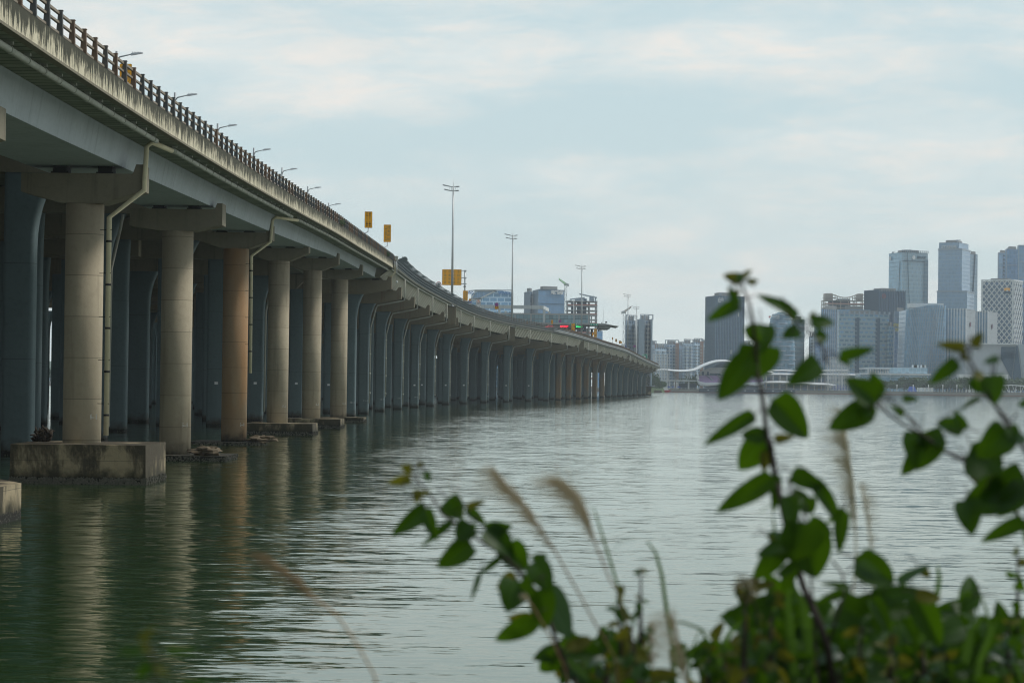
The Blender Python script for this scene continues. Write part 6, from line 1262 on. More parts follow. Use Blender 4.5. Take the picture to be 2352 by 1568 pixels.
calm = m.ramp(m.noise(p, 1.0, 3, .55, 0, (.010, .022, 1)), .35, .65)
sl_ = m.n('ShaderNodeVectorMath', {0: sl_, 3: m.math('ADD', .75, m.math('MULTIPLY', calm, .45))}, operation='SCALE').outputs[0]
nrm = m.n('ShaderNodeVectorMath', {0: vadd(sl_, (0, -.018, 1))}, operation='NORMALIZE').outputs[0]
fg = m.n('ShaderNodeFresnel', {'IOR': 1.45}).outputs[0]; fb = m.n('ShaderNodeFresnel', {'IOR': 1.6, 'Normal': nrm}).outputs[0]
df = m.n('ShaderNodeBsdfDiffuse', {'Color': (.014, .040, .009)}); gl = m.n('ShaderNodeBsdfGlossy', {'Color': (.97, .975, .93), 'Roughness': .03, 'Normal': nrm})
mx = m.n('ShaderNodeMixShader', {0: m.math('ADD', m.math('MULTIPLY', fg, .72), m.math('MULTIPLY', fb, .30)), 1: df.outputs[0], 2: gl.outputs[0]}); m.t.links.new(mx.outputs[0], m.o.inputs[0])
mb = MB(); mb.face([(-1600, -60, 0), (1600, -60, 0), (1600, ZS+2, 0), (-1600, ZS+2, 0)]); struct('water', mb, m.m)
mb = MB(); ys_ = [-62, -30, -16, -9, -4, 0, 4, 9, 16, 20]; zs2 = [16, 14.5, 11, 7, 4.0, 3.4, 3.3, 2.2, -.6, -1.4]  # bank under the camera; the rise behind it is added to block low sky
mb.sweep([[(x, y, z+.15*math.sin(x*.9+y)) for x in [-60+3*i for i in range(41)]] for y, z in zip(ys_, zs2)], smooth=True); struct('near_bank_and_sky_block', mb, leafmat('near_bank_soil', (.03, .045, .02), (.07, .075, .04), 1.2))
# ---------------------------------------------------------------- haze
mb = MB(); mb.box(-2700, 2700, -70, 4350, -2.4, 190)
hm = bpy.data.materials.new('haze'); hm.use_nodes = True; t = hm.node_tree; t.nodes.remove(t.nodes['Principled BSDF'])
pv = t.nodes.new('ShaderNodeVolumePrincipled'); pv.inputs['Color'].default_value = (.84, .93, 1.0, 1); pv.inputs['Density'].default_value = .000125; pv.inputs['Anisotropy'].default_value = .0
t.links.new(pv.outputs[0], t.nodes['Material Output'].inputs['Volume'])
hz_o = build('haze', mb, hm, kind='stuff')
# ---------------------------------------------------------------- sky and sun
sun_dir = Vector((.60, .16, .80)).normalized()
W = bpy.data.worlds.new('World'); SC.world = W; W.use_nodes = True; t = W.node_tree; N = t.nodes
class WM(NM):
    def __init__(s): s.t = t; s.N = N
m = WM(); bg = N['Background']
sky = m.n('ShaderNodeTexSky', sky_type='NISHITA', sun_disc=False, sun_elevation=math.asin(sun_dir.z), sun_rotation=math.atan2(sun_dir.x, sun_dir.y), air_density=1.2, dust_density=2.5, ozone_density=2.0)
d = m.n('ShaderNodeTexCoord').outputs['Generated']; x, y, z = m.sep(d)
az = m.math('ARCTAN2', x, y); el = m.math('ARCSINE', z)
v = m.n('ShaderNodeCombineXYZ', {0: m.math('MULTIPLY', az, 9.0), 1: m.math('MULTIPLY', el, 37.0), 2: 3.7}).outputs[0]
v2 = m.n('ShaderNodeCombineXYZ', {0: m.math('ADD', m.math('MULTIPLY', az, 20.0), m.math('MULTIPLY', el, 30.0)), 1: m.math('ADD', m.math('MULTIPLY', el, 85.0), m.math('MULTIPLY', az, -9.0)), 2: 9.1}).outputs[0]
c1 = m.noise(v, 1.0, 9, .58, .35); c2 = m.noise(v2, 1.0, 7, .6, .5)
def blob(a0, e0, ra, re, s_):
    q = m.math('ADD', m.math('POWER', m.math('DIVIDE', m.math('SUBTRACT', az, a0), ra), 2.0), m.math('POWER', m.math('DIVIDE', m.math('SUBTRACT', el, e0), re), 2.0))
    return m.math('MULTIPLY', m.math('EXPONENT', m.math('MULTIPLY', q, -1.0)), s_)
px2a = lambda px: (px-1176)/F
px2e = lambda px, py: (hz(px)-py)/F
def B_(px, py, rx, ry, s_): return blob(px2a(px), px2e(px, py), rx/F, ry/F, s_)
fld = m.math('ADD', m.math('MULTIPLY', c1, .75), m.math('MULTIPLY', c2, .27))
for q in (B_(1480, 250, 420, 70, -.24), B_(1050, 330, 520, 50, -.13), B_(620, 330, 300, 90, -.10), B_(2250, 130, 200, 40, -.06), B_(850, 215, 330, 42, .12), B_(400, 90, 500, 90, .12), B_(1500, 120, 700, 60, .12), B_(2050, 330, 420, 80, .10), B_(2250, 430, 250, 30, .06)): fld = m.math('ADD', fld, q)
cl = m.ramp(fld, .34, .74)
hzf = m.math('EXPONENT', m.math('MULTIPLY', m.math('MAXIMUM', el, 0.0), -22.0))
K = 10.0
skyc = m.mix(.16, (.62*K, .79*K, .84*K), sky)
warm = m.mix(m.ramp(c2, .35, .7), (.80*K, .86*K, .855*K), (.93*K, .885*K, .83*K))
col = m.mix(cl, skyc, warm)
col = m.mix(m.math('MULTIPLY', hzf, .9), col, (.97*K, 1.05*K, 1.02*K))
dim = m.mix(m.ramp(el, .25, .9), (1, 1, 1), (.62, .66, .70)); col = m.mix(1.0, col, dim, 'MULTIPLY'); bk = m.mix(m.ramp(y, -.7, .35), (.82, .82, .82), (1, 1, 1)); col = m.mix(1.0, col, bk, 'MULTIPLY')
t.links.new(col, bg.inputs['Color']); bg.inputs['Strength'].default_value = .1
sl = bpy.data.lights.new('sun', 'SUN'); so = bpy.data.objects.new('sun', sl); COL.objects.link(so); sl.energy = 2.4; sl.angle = R(14); sl.color = (1, .96, .90)
so.rotation_euler = sun_dir.to_track_quat('Z', 'Y').to_euler(); so.location = (0, 0, 100)
vs = SC.view_settings; vs.view_transform = 'Standard'; vs.look = 'None'; vs.gamma = 1; vs.exposure = 0
SC.render.engine = 'CYCLES'; SC.cycles.use_denoising = True; SC.cycles.max_bounces = 6; SC.cycles.diffuse_bounces = 2; SC.cycles.glossy_bounces = 3; SC.cycles.transmission_bounces = 3; SC.cycles.volume_bounces = 0
SC.cycles.caustics_reflective = True; SC.cycles.blur_glossy = 1.0; SC.cycles.caustics_refractive = False; SC.cycles.sample_clamp_indirect = 4; SC.cycles.use_light_tree = True; SC.cycles.use_adaptive_sampling = False; SC.cycles.filter_width = 1.15
# ---------------------------------------------------------------- foreground plants
def leaf_mat(name, c1, c2, back, gloss=.35, trc=(.16, .34, .006)):
    m = NM(name); uv = m.uv(); u, v, _ = m.sep(uv)
    n = m.noise(m.pos(), 9, 3); c = m.mix(n, c1, c2)
    vein = m.math('LESS_THAN', m.math('ABSOLUTE', m.math('SUBTRACT', u, .5)), .022)
    sv = m.math('LESS_THAN', m.math('FRACT', m.math('MULTIPLY', m.math('ADD', v, m.math('MULTIPLY', m.math('ABSOLUTE', m.math('SUBTRACT', u, .5)), -.7)), 8.0)), .10)
    c = m.mix(m.math('MULTIPLY', m.math('MAXIMUM', vein, m.math('MULTIPLY', sv, .5)), .45), c, tuple(min(1, x*2.2+.02) for x in c2))
    g = m.n('ShaderNodeNewGeometry'); c = m.mix(m.math('MULTIPLY', g.outputs['Backfacing'], .5), c, back)
    m.fin(c, gloss+.12, .28)
    tr = m.n('ShaderNodeBsdfTranslucent'); m.set(tr.inputs[0], m.mix(.5, c, trc))
    mx = m.n('ShaderNodeMixShader', {0: .34, 1: m.b.outputs[0], 2: tr.outputs[0]}); m.t.links.new(mx.outputs[0], m.o.inputs[0])
    return m.m
M_lf = leaf_mat('leaf_green', (.010, .042, .002), (.028, .080, .003), (.04, .075, .015))
M_ly = leaf_mat('young_leaf', (.055, .085, .008), (.12, .115, .014), (.12, .12, .04), .45, (.32, .30, .02))
M_lw = leaf_mat('waxy_leaf', (.035, .075, .045), (.06, .105, .07), (.10, .15, .12), .3)
LM = [M_lf, M_ly, M_lw]
M_stem = plain('twig_bark', (.045, .035, .03), .8, var=.4, scale=40)
M_stemg = plain('pale_twig', (.16, .14, .12), .8)
M_pamp = plain('pampas_plume', (.66, .55, .38), .8); M_blade = leaf_mat('grass_blade', (.03, .075, .02), (.05, .10, .03), (.06, .10, .05), .5); M_dry = plain('dry_stalk', (.26, .17, .09), .8)
def leaf(mb, Bp, Tp, w, mi=0, face=None, fold=.25, droop=.12, rr=rnd, wav=.04):
    Bp, Tp = Vector(Bp), Vector(Tp); ax = Tp-Bp; L_ = ax.length; ax.normalize()
    n = Vector(face) if face else Vector((rr.uniform(-.5, .5), -1, rr.uniform(-.2, .7)))
    n = (n-ax*n.dot(ax)); n = n.normalized() if n.length > .05 else ax.orthogonal().normalized(); sd = ax.cross(n)
    ns, nt = 4, 9; ph = rr.uniform(0, 6.28); idx = []
    for i in range(nt+1):
        t = i/nt; wd = w*.5*1.55*(t**.34)*((1-t)**.80) if 0 < t < 1 else .0
        row = []
        for j in range(-ns, ns+1):
            s_ = j/ns; back = -.10*L_*(abs(s_)**1.5)*(1-t)**3*(1 if i > 0 else 0)
            h = fold*abs(s_)*wd-droop*L_*(t-.1)**2*1.2+wav*L_*math.sin(t*7+ph)*abs(s_)*.6
            row.append(mb.V(Bp+ax*(L_*t+back)+sd*(s_*wd)+n*h))
        idx.append(row)
    mb.m = mi
    for i in range(nt):
        for j in range(2*ns):
            mb.fi((idx[i][j], idx[i][j+1], idx[i+1][j+1], idx[i+1][j]), uv=[(j/8, i/nt), ((j+1)/8, i/nt), ((j+1)/8, (i+1)/nt), (j/8, (i+1)/nt)], smooth=True)
    mb.m = 0
cA = lambda x, y: (1607.8+x/3.034, 574.2+y/3.034)     # right, upper
cB = lambda x, y: (1607.8+x/2.9336, 1033.6+y/2.9336)  # right, lower
cC = lambda x, y: (861.3+x/2.9325, 1033.6+y/2.9325)   # middle
cD = lambda x, y: (x/2.7307, 1091+y/2.7307)           # left
TN = {'g': 0, 'y': 1, 's': 2}
def plant(name, lbl, cat, Y, root, stems, leaves, rr, lab_leaf='foliage', jit=.10, sr=.006, group=None):
    T = thing(name, (root[0], root[1], 3.35), lbl, cat, group); mb = MB()
    for cv, pts, r0, r1 in stems:
        ps = [at(*cv(x, y), Y+.05*math.sin(i*1.7)) for i, (x, y) in enumerate(pts)]
        if ps[-1].z < 4.75: ps.append(Vector((ps[-1].x*.6+root[0]*.4, (Y+root[1])/2, 3.9))); ps.append(Vector((root[0], root[1], 3.2)))
        n = len(ps); mb.tube(ps, [.55*(r1+(r0-r1)*i/(n-1)) for i in range(n)], 7)
    st_ = mb; mb = MB()
    extra = []
    for L_ in leaves:
        if rr.random() < .5 and L_[3] > 60:
            (bx, by), (tx, ty) = L_[1], L_[2]; an = rr.choice((-1, 1))*rr.uniform(.5, 1.5); dx, dy = tx-bx, ty-by; k_ = rr.uniform(.45, .8)
            extra.append((L_[0], (bx+rr.uniform(-14, 14), by+rr.uniform(-14, 14)), (bx+k_*(dx*math.cos(an)-dy*math.sin(an)), by+k_*(dx*math.sin(an)+dy*math.cos(an))), L_[3]*k_, 'y' if rr.random() < .2 else 'g'))
    for L_ in list(leaves)+extra:
        cv, b_, t_, w, k = L_[:5]; sc = {cA: 3.034, cB: 2.9336, cC: 2.9325, cD: 2.7307}[cv]
        Yl = Y+rr.uniform(-jit, jit); lw = w/sc/F*Yl; d = rr.uniform(-.35, .5)*math.hypot(b_[0]-t_[0], b_[1]-t_[1])/sc/F*Yl
        Bp = at(*cv(*b_), Yl); Tp = at(*cv(*t_), Yl-d); leaf(mb, Bp, Tp, lw*1.55, TN[k], rr=rr, face=(rr.uniform(-.35, .35), -1, rr.uniform(-.1, .55)), fold=rr.uniform(.05, .55), droop=rr.uniform(.02, .38))
        a_ = (Bp-Tp).normalized(); st_.tube([Bp, Bp+a_*.015+Vector((0, 0, .006)), Bp+a_*.035], .0013, 5)
    build(lab_leaf, mb, LM, T)
    build('stem', st_, M_stem, T)
    return T
rr = random.Random(21)
# main branch at right
LA = [((280, 215), (165, 170), 75, 'y'), ((290, 200), (365, 125), 40, 'y'), ((330, 225), (410, 212), 45, 'y'), ((262, 280), (240, 325), 45, 'y'), ((275, 372), (45, 482), 85, 'g'), ((650, 445), (425, 298), 80, 'g'), ((630, 450), (695, 425), 70, 'g'), ((620, 420), (660, 490), 60, 'y'),
      ((770, 505), (948, 495), 90, 'g'), ((695, 555), (572, 600), 95, 'g'), ((800, 590), (895, 615), 75, 'g'), ((820, 650), (885, 590), 50, 'g'), ((425, 515), (445, 705), 165, 'g'), ((350, 515), (405, 690), 90, 'g'), ((430, 660), (395, 905), 250, 'g'), ((345, 750), (125, 1042), 170, 'g'), ((500, 1040), (772, 1315), 200, 'g'), ((385, 1145), (18, 1345), 95, 'g'),
      ((455, 1310), (268, 1545), 185, 'g'), ((520, 1320), (655, 1302), 60, 'y'), ((465, 1400), (442, 1548), 75, 'y'), ((830, 780), (632, 932), 145, 'g'), ((975, 742), (1215, 685), 75, 'g'), ((700, 500), (720, 475), 40, 'g')]
LBB = [((498, 175), (98, 428), 130, 'g'), ((615, 150), (860, 270), 110, 'g'), ((760, 200), (985, 520), 95, 'g'), ((960, 400), (935, 705), 90, 'g'), ((600, 300), (620, 560), 110, 'g'), ((700, 340), (760, 430), 120, 'g'), ((690, 480), (620, 760), 250, 'g'), ((720, 500), (900, 560), 120, 'g'), ((700, 560), (790, 860), 270, 'g'), ((455, 580), (770, 600), 62, 's'), ((560, 620), (375, 905), 150, 'g'), ((620, 770), (560, 960), 90, 'g'), ((1040, 740), (1335, 900), 190, 'g'), ((1060, 760), (1240, 880), 90, 's'),
       ((1012, 935), (768, 1035), 62, 'g'), ((1150, 1000), (1520, 935), 130, 'g'), ((930, 1030), (1240, 1230), 190, 'g'), ((1050, 1090), (1450, 1050), 190, 'g'), ((1450, 960), (1630, 1340), 160, 'g'), ((1330, 890), (1555, 765), 60, 's'), ((1480, 790), (1555, 860), 60, 'y'), ((1830, 1000), (1755, 1102), 100, 'g'), ((460, 1000), (130, 1125), 75, 'g'), ((340, 930), (520, 890), 60, 'y'), ((1330, 1060), (1420, 1100), 40, 'y')]
stA = [(cA, [(290, 225), (310, 290), (345, 380), (370, 480), (390, 700), (405, 880), (430, 980), (450, 1150), (470, 1320), (500, 1420)], .011, .0045)]
stB = [(cB, [(470, -60), (490, 90), (530, 280), (575, 480), (640, 740), (700, 930), (800, 1150), (860, 1320), (900, 1600)], .016, .011), (cA, [(640, 440), (700, 520), (800, 600), (860, 700), (890, 800)], .005, .003), (cB, [(890, 740), (960, 830), (980, 950), (900, 1180), (860, 1340)], .006, .004), (cB, [(600, 190), (620, 260), (660, 350), (720, 470)], .005, .004)]
rootA = (at(2010, 1568, 5.2).x, 5.0)
plant('leafy_branch', 'tallest heart-leaved branch rising in the right foreground, its tip above the far towers', 'plant', 5.0, rootA, stA+stB, [(cA, *l_) for l_ in LA]+[(cB, *l_) for l_ in LBB], rr, group='heart-leaved branches in the foreground')
# right edge branches
L1 = [(cA, (1215, 1050), (1015, 885), 150, 'g'), (cA, (1235, 1010), (1200, 850), 100, 'g'), (cA, (1260, 960), (1100, 1080), 120, 'g'), (cA, (1185, 1100), (922, 1228), 165, 'g'), (cA, (1180, 1120), (1110, 1200), 110, 'g'), (cA, (1410, 1042), (1528, 1033), 55, 'g'), (cA, (1412, 1155), (1328, 1078), 48, 'g'), (cA, (1545, 1265), (1530, 1535), 270, 'g'), (cA, (1530, 1400), (1412, 1570), 110, 'g'), (cA, (1840, 1245), (1648, 1188), 110, 'g'), (cA, (1700, 1290), (1560, 1330), 120, 'g')]
plant('leafy_branch', 'low heart-leaved branch reaching left across the water below the hotel', 'plant', 5.15, (rootA[0]+.5, 5.3), [(cA, [(1200, 1060), (1300, 1130), (1410, 1210), (1560, 1290), (1690, 1390), (1860, 1480), (2050, 1580)], .008, .004), (cA, [(1250, 1000), (1400, 1090), (1520, 1240)], .004, .0025), (cB, [(2040, 330), (2140, 430), (2250, 620), (2300, 1000), (2350, 1600)], .011, .008)], L1, rr, jit=.06, group='heart-leaved branches in the foreground')
L2 = [(cA, (1845, 680), (1672, 658), 68, 'y'), (cA, (1900, 670), (1968, 572), 68, 'y'), (cA, (1830, 735), (1872, 770), 40, 'y'), (cA, (1795, 770), (1608, 935), 92, 'g'), (cA, (2085, 760), (1975, 782), 50, 's'), (cA, (2035, 868), (2052, 1075), 150, 'g'), (cA, (1900, 880), (1975, 1010), 95, 'g'), (cA, (1955, 1032), (1812, 1094), 38, 'g'), (cA, (2300, 1060), (2212, 1082), 55, 'g'), (cA, (2130, 1240), (1945, 1450), 210, 'g'), (cA, (2150, 1290), (2290, 1330), 90, 's'), (cA, (2160, 1240), (2185, 1330), 90, 'g'), (cA, (1880, 1450), (2100, 1420), 190, 'g'),
      (cB, (1790, 60), (2085, 160), 210, 'g'), (cB, (2190, 170), (1900, 340), 210, 'g'), (cB, (2080, 250), (1775, 400), 240, 'g'), (cB, (1800, 330), (1832, 565), 160, 'g'), (cB, (2190, 470), (1885, 618), 95, 'g'), (cB, (2190, 240), (2020, 430), 160, 'g'), (cA, (2030, 1560), (1850, 1440), 120, 'g')]
plant('leafy_branch', 'heart-leaved branch at the right border, its yellowish tip before the lattice tower', 'plant', 4.85, (rootA[0]+.75, 4.9), [(cA, [(1890, 690), (1880, 760), (1930, 860), (2020, 1030), (2110, 1150), (2190, 1290), (2290, 1420)], .009, .004), (cA, [(2060, 770), (2050, 870), (2030, 1000)], .004, .003), (cA, [(1960, 1030), (1760, 1130), (1650, 1200)], .0025, .002), (cA, [(2290, 1420), (2330, 1700), (2340, 2300), (2360, 3050)], .014, .009)], L2, rr, jit=.06, group='heart-leaved branches in the foreground')
# arching branch in the middle
L3 = [(cC, (245, 185), (72, 232), 62, 'y'), (cC, (240, 120), (165, 115), 45, 'y'), (cC, (215, 160), (235, 90), 45, 'y'), (cC, (290, 112), (328, 75), 28, 'y'), (cC, (335, 150), (368, 208), 52, 'g'), (cC, (285, 262), (288, 360), 62, 'y'), (cC, (310, 300), (372, 268), 35, 'y'), (cC, (350, 395), (132, 560), 110, 'g'), (cC, (480, 330), (592, 460), 135, 'g'), (cC, (615, 385), (760, 512), 62, 'g'), (cC, (520, 480), (305, 645), 50, 'g'), (cC, (645, 500), (545, 600), 130, 'g'), (cC, (640, 610), (422, 795), 150, 'g'), (cC, (745, 530), (950, 700), 150, 'g'), (cC, (770, 545), (880, 620), 60, 's'), (cC, (880, 640), (1030, 805), 160, 'g'), (cC, (840, 725), (698, 840), 42, 'g'), (cC, (705, 830), (648, 1015), 34, 's'), (cC, (1065, 755), (1195, 935), 150, 'g'), (cC, (950, 870), (895, 1085), 190, 'g'), (cC, (1060, 900), (960, 960), 110, 'g'), (cC, (1120, 940), (1320, 1250), 200, 's'), (cC, (1075, 1125), (800, 1325), 130, 'g'), (cC, (1255, 1375), (1085, 1500), 125, 'g'), (cC, (1240, 1355), (1075, 1390), 110, 'g'), (cC, (1290, 1335), (1460, 1242), 62, 'y'), (cC, (1330, 1320), (1545, 1400), 150, 'g'), (cC, (1270, 1440), (1440, 1560), 110, 's')]
plant('leafy_branch', 'arching heart-leaved branch leaning left in the middle foreground', 'plant', 5.3, (at(1320, 1568, 5.3).x, 5.3), [(cC, [(230, 140), (300, 215), (395, 330), (455, 430), (560, 500), (680, 590), (860, 700), (980, 830), (1100, 960), (1175, 1140), (1215, 1260), (1255, 1370), (1310, 1500), (1370, 1600)], .012, .003)], L3, rr, jit=.07, group='heart-leaved branches in the foreground')
# small yellow-leaved shoots in the middle
def shoot(lbl, tip, Y, n, col, sz, spread, root, cv, bias=0.0, down=1700, group='small leaved shoots at the bottom'):
    T = thing('leafy_shoot', (root[0], root[1], 3.35), lbl, 'plant', group); mb = MB(); st = MB(); sc = 2.93
    pts = [at(*cv(tip[0]+bias*i/6, tip[1]+(down-tip[1])*i/6), Y+.02*math.sin(i*2)) for i in range(7)]+[Vector((root[0], root[1], 3.2))]
    st.tube(pts, [.002+.0012*i for i in range(8)], 6)
    n = int(n*1.25)
    for i in range(n):
        f_ = min(1, max(0, (i+rr.uniform(-.3, 1.1))/n)) if i > 3 else rr.uniform(0, .06); y = tip[1]+(min(down, 1640)-tip[1])*f_; x = tip[0]+bias*(y-tip[1])/(down-tip[1])
        a_ = rr.uniform(-math.pi, math.pi); ln = sz*rr.uniform(.45, 1.35)*(.7+.6*f_); w = ln*rr.uniform(.45, .95); Yl = Y+rr.uniform(-.14, .14)
        off = spread*rr.uniform(0, .75)*(.25+f_); bx, by = x+off*math.cos(a_), y+off*.6*math.sin(a_); tx, ty = bx+ln*math.cos(a_)*rr.uniform(.55, 1), by+ln*math.sin(a_)*.8+ln*.15
        Bp, Tp = at(*cv(bx, by), Yl), at(*cv(tx, ty), Yl-rr.uniform(-.6, .7)*ln/sc/F*Y)
        leaf(mb, Bp, Tp, w/sc/F*Y, 1 if rr.random() < col*.6 else (2 if rr.random() < .12 else 0), rr=rr, fold=rr.uniform(.1, .6), droop=rr.uniform(0, .35), face=(rr.uniform(-.8, .8), -1, rr.uniform(-.6, 1.1)))
        st.tube([at(*cv(x, y), Y), Bp], .0011, 4)
    build('stem', st, M_stem, T); build('foliage', mb, LM, T)
rx = lambda px, Y=5.2: at(px, 1568, Y).x
shoot('yellow-tipped shoot just right of the second plume', (1790, 790), 5.1, 16, .75, 105, 60, (rx(1470), 5.1), cC)
shoot('yellowish shoot with small leaves between the plumes and the arching branch', (1640, 930), 5.2, 20, .7, 120, 110, (rx(1420), 5.2), cC, bias=30)
shoot('dense olive shoot at the lower middle', (1720, 1180), 5.0, 18, .45, 150, 150, (rx(1450), 5.0), cC, bias=60)
shoot('green shoot with broad leaves just left of the lower middle', (1560, 1230), 5.4, 14, .3, 150, 140, (rx(1390), 5.4), cC)
for i, (x, y, n, cl_, s_, lb) in enumerate(((310, 920, 18, .8, 110, 'shoot with a withered pale flower head'), (480, 960, 20, .6, 130, 'olive shoot right of the withered flower'), (160, 1380, 14, .8, 110, 'brownish low shoot at the bottom left of the leaf mass'), (60, 1400, 12, .8, 100, 'lowest brown-tipped shoot left of the leaf mass'), (640, 1120, 20, .45, 150, 'dense shoot beside the main stem'), (880, 1240, 18, .35, 160, 'dark broad-leaved shoot below the main stem'), (1090, 1180, 20, .3, 160, 'dark shoot under the biggest leaves'), (1290, 1230, 20, .7, 120, 'yellow-flecked shoot under the biggest leaves'), (1500, 1300, 16, .6, 120, 'yellowish shoot right of the biggest leaves'), (1660, 1370, 14, .4, 140, 'low dark shoot towards the lower right'), (1880, 1420, 12, .5, 120, 'low shoot near the lower right corner'), (2140, 690, 22, .85, 105, 'reddish-olive shoot along the right border'), (2080, 1150, 16, .5, 140, 'olive shoot left of the right border'), (420, 1250, 18, .5, 150, 'shadowed shoot at the left part of the leaf mass'), (1180, 1380, 14, .3, 170, 'broad-leaved shoot at the very bottom'), (760, 1400, 14, .4, 160, 'low shoot at the bottom below the main stem'))):
    shoot(lb, (x, y), 4.9+.11*(i % 6), n, cl_, s_, 110, (at(cB(x, 0)[0], 1568, 5.2).x, 4.9+.11*(i % 6)), cB, bias=rr.uniform(-40, 40), down=1720)
T = thing('bush', (rootA[0], 5.6, 3.35), 'dense shadowed bush filling the lower right corner behind the shoots', 'plant'); mb = MB(); st = MB()
for i in range(600):
    f_ = rr.random(); x = 60+2160*f_; top = 1100-90*math.sin(f_*9)-70*math.sin(f_*31+1)-50*math.sin(f_*57)+150*abs(f_-.4)+(220 if f_ < .1 else 0)+(60 if f_ > .7 else 0); y = rr.uniform(top, 1700)
    a_ = rr.uniform(-3.14, 3.14); ln = rr.uniform(80, 260); Yl = rr.uniform(5.3, 6.0); Bp, Tp = at(*cB(x, y), Yl), at(*cB(x+ln*math.cos(a_), y+ln*math.sin(a_)), Yl+rr.uniform(-.03, .03)); leaf(mb, Bp, Tp, ln*.85/2.93/F*Yl, 0 if rr.random() < .93 else 1, rr=rr, droop=rr.uniform(0, .4), fold=rr.uniform(.1, .6), face=(rr.uniform(-1, 1), -1, rr.uniform(-.8, 1.4)))
for i in range(120):
    x = rr.uniform(330, 2180) if i < 95 else rr.uniform(-900, -150); y = rr.uniform(1010+130*abs(math.sin(x*.004)), 1560) if i < 95 else rr.uniform(1280, 1560); a_ = rr.uniform(-3.14, 3.14); ln = rr.uniform(130, 250); Yl = rr.uniform(5.25, 5.9)
    Bp, Tp = at(*cB(x, y), Yl), at(*cB(x+ln*math.cos(a_), y+ln*.8*math.sin(a_)+40), Yl-rr.uniform(-.05, .06)); leaf(mb, Bp, Tp, ln*.95/2.93/F*Yl, 0 if rr.random() < .9 else 2, rr=rr, droop=rr.uniform(.05, .35), fold=rr.uniform(.1, .5))
    st.tube([Bp, (Bp+Vector((at(*cB(x, 1600), 5.6).x, 5.6, 3.9)))/2+Vector((rr.uniform(-.02, .02), 0, 0)), Vector((at(*cB(x, 1600), 5.6).x, 5.6, 3.3))], [.0013, .0025, .004], 5)
for i in range(26): x = 80+2100*i/26; st.tube([at(*cB(x+rr.uniform(-30, 30), rr.uniform(1260, 1400)), 5.6), at(*cB(x, 1600), 5.6), Vector((at(*cB(x, 1600), 5.6).x, 5.6, 3.2))], [.002, .004, .006], 5)
build('foliage', mb, LM, T); build('stem', st, M_stem, T)
# blurred leaves low left
T = thing('leafy_shoot', (at(300, 1568, 2.9).x, 2.9, 3.35), 'very blurred small shoot at the bottom left over the dark water', 'plant', 'small leaved shoots at the bottom'); mb = MB(); st = MB(); Y = 3.0
for b_, t_, w, k in (((880, 1040), (975, 945), 70, 'y'), ((900, 1110), (715, 1105), 75, 'g'), ((1045, 1110), (1255, 1095), 80, 'g'), ((960, 1190), (845, 1270), 120, 'g'), ((970, 1200), (1060, 1250), 70, 'y'), ((1130, 1320), (1350, 1300), 90, 'g'), ((900, 1060), (960, 1130), 60, 'y')): leaf(mb, at(*cD(*b_), Y), at(*cD(*t_), Y), w/2.73/F*Y, TN[k], rr=rr)
st.tube([at(*cD(940, 1050), Y), at(*cD(960, 1200), Y), at(*cD(980, 1400), Y), Vector((at(300, 1568, Y).x, Y, 3.2))], [.001, .0015, .002, .003], 6); build('foliage', mb, LM, T); build('stem', st, M_stem, T)
# pampas grass
def plume(lbl, cv, pts, Y, n0, n1, side, ln, mat=M_pamp, dens=360, r=.0022, root=None, spread=1.0):
    ps = [at(*cv(x, y), Y) for x, y in pts]; root = root or (ps[-1].x+.1, Y); T = thing('pampas_grass', (root[0], root[1], 3.35), lbl, 'grass plume', 'pampas plumes in the foreground'); st = MB()
    st.tube(ps+[Vector(((ps[-1].x+root[0])/2, (ps[-1].y+root[1])/2, 3.9)) if ps[-1].z > 4 else ps[-1]-Vector((0, 0, .05)), Vector((root[0], root[1], 3.2))], [r*.5]+[r]*(len(ps)+1), 6); build('stalk', st, M_dry if mat is M_pamp else mat, T); mb = MB()
    seg = [(a_, b_) for a_, b_ in zip(ps, ps[1:])]; Ls = [(b_-a_).length for a_, b_ in seg]; tot = sum(Ls)
    def on(f_):
        d_ = f_*tot
        for (a_, b_), l_ in zip(seg, Ls):
            if d_ <= l_: return a_+(b_-a_)*(d_/l_), (b_-a_).normalized()
            d_ -= l_
        return ps[-1], (ps[-1]-ps[-2]).normalized()
    for _ in range(dens):
        f_ = n0+(n1-n0)*rr.random(); p, d_ = on(f_); s_ = side*abs(rr.gauss(.5, .45)) if rr.random() < .82 else rr.uniform(-.3, .3)
        l_ = ln*1.45*rr.uniform(.25, 1.0)*math.sin(math.pi*(.16+.80*(f_-n0)/(n1-n0)))*spread; dirv = (-d_*rr.uniform(.5, 1.1)+Vector((s_, rr.uniform(-.3, .3), 0))).normalized()
        e1 = p+dirv*l_*.5; e2 = e1+(dirv+Vector((side*.35, 0, -.7))).normalized()*l_*.5; w = Vector((.00045, 0, .0003))
        mb.face([p-w, p+w, e1+w, e1-w]); mb.face([e1-w, e1+w, e2+w*.4, e2-w*.4])
        if rr.random() < .4: q = (e1+e2)/2; mb.face([q-w*2, q+Vector((0, 0, .002)), q+w*2, q-Vector((0, 0, .003))])
    build('plume', mb, mat, T)
plume('long pale plume slanting left of the second one in the middle foreground', cC, [(805, 130), (880, 230), (1000, 360), (1110, 520), (1220, 690), (1310, 850), (1400, 1010), (1480, 1160), (1545, 1270), (1620, 1400)], 5.0, .02, .46, -1, .085, dens=330)
plume('feathery plume with hairs blown to the left, right of the long one', cC, [(1260, 225), (1340, 290), (1400, 370), (1440, 480), (1480, 620), (1530, 740), (1580, 870), (1640, 960), (1700, 1200)], 5.1, .0, .42, -1, .10, dens=360)
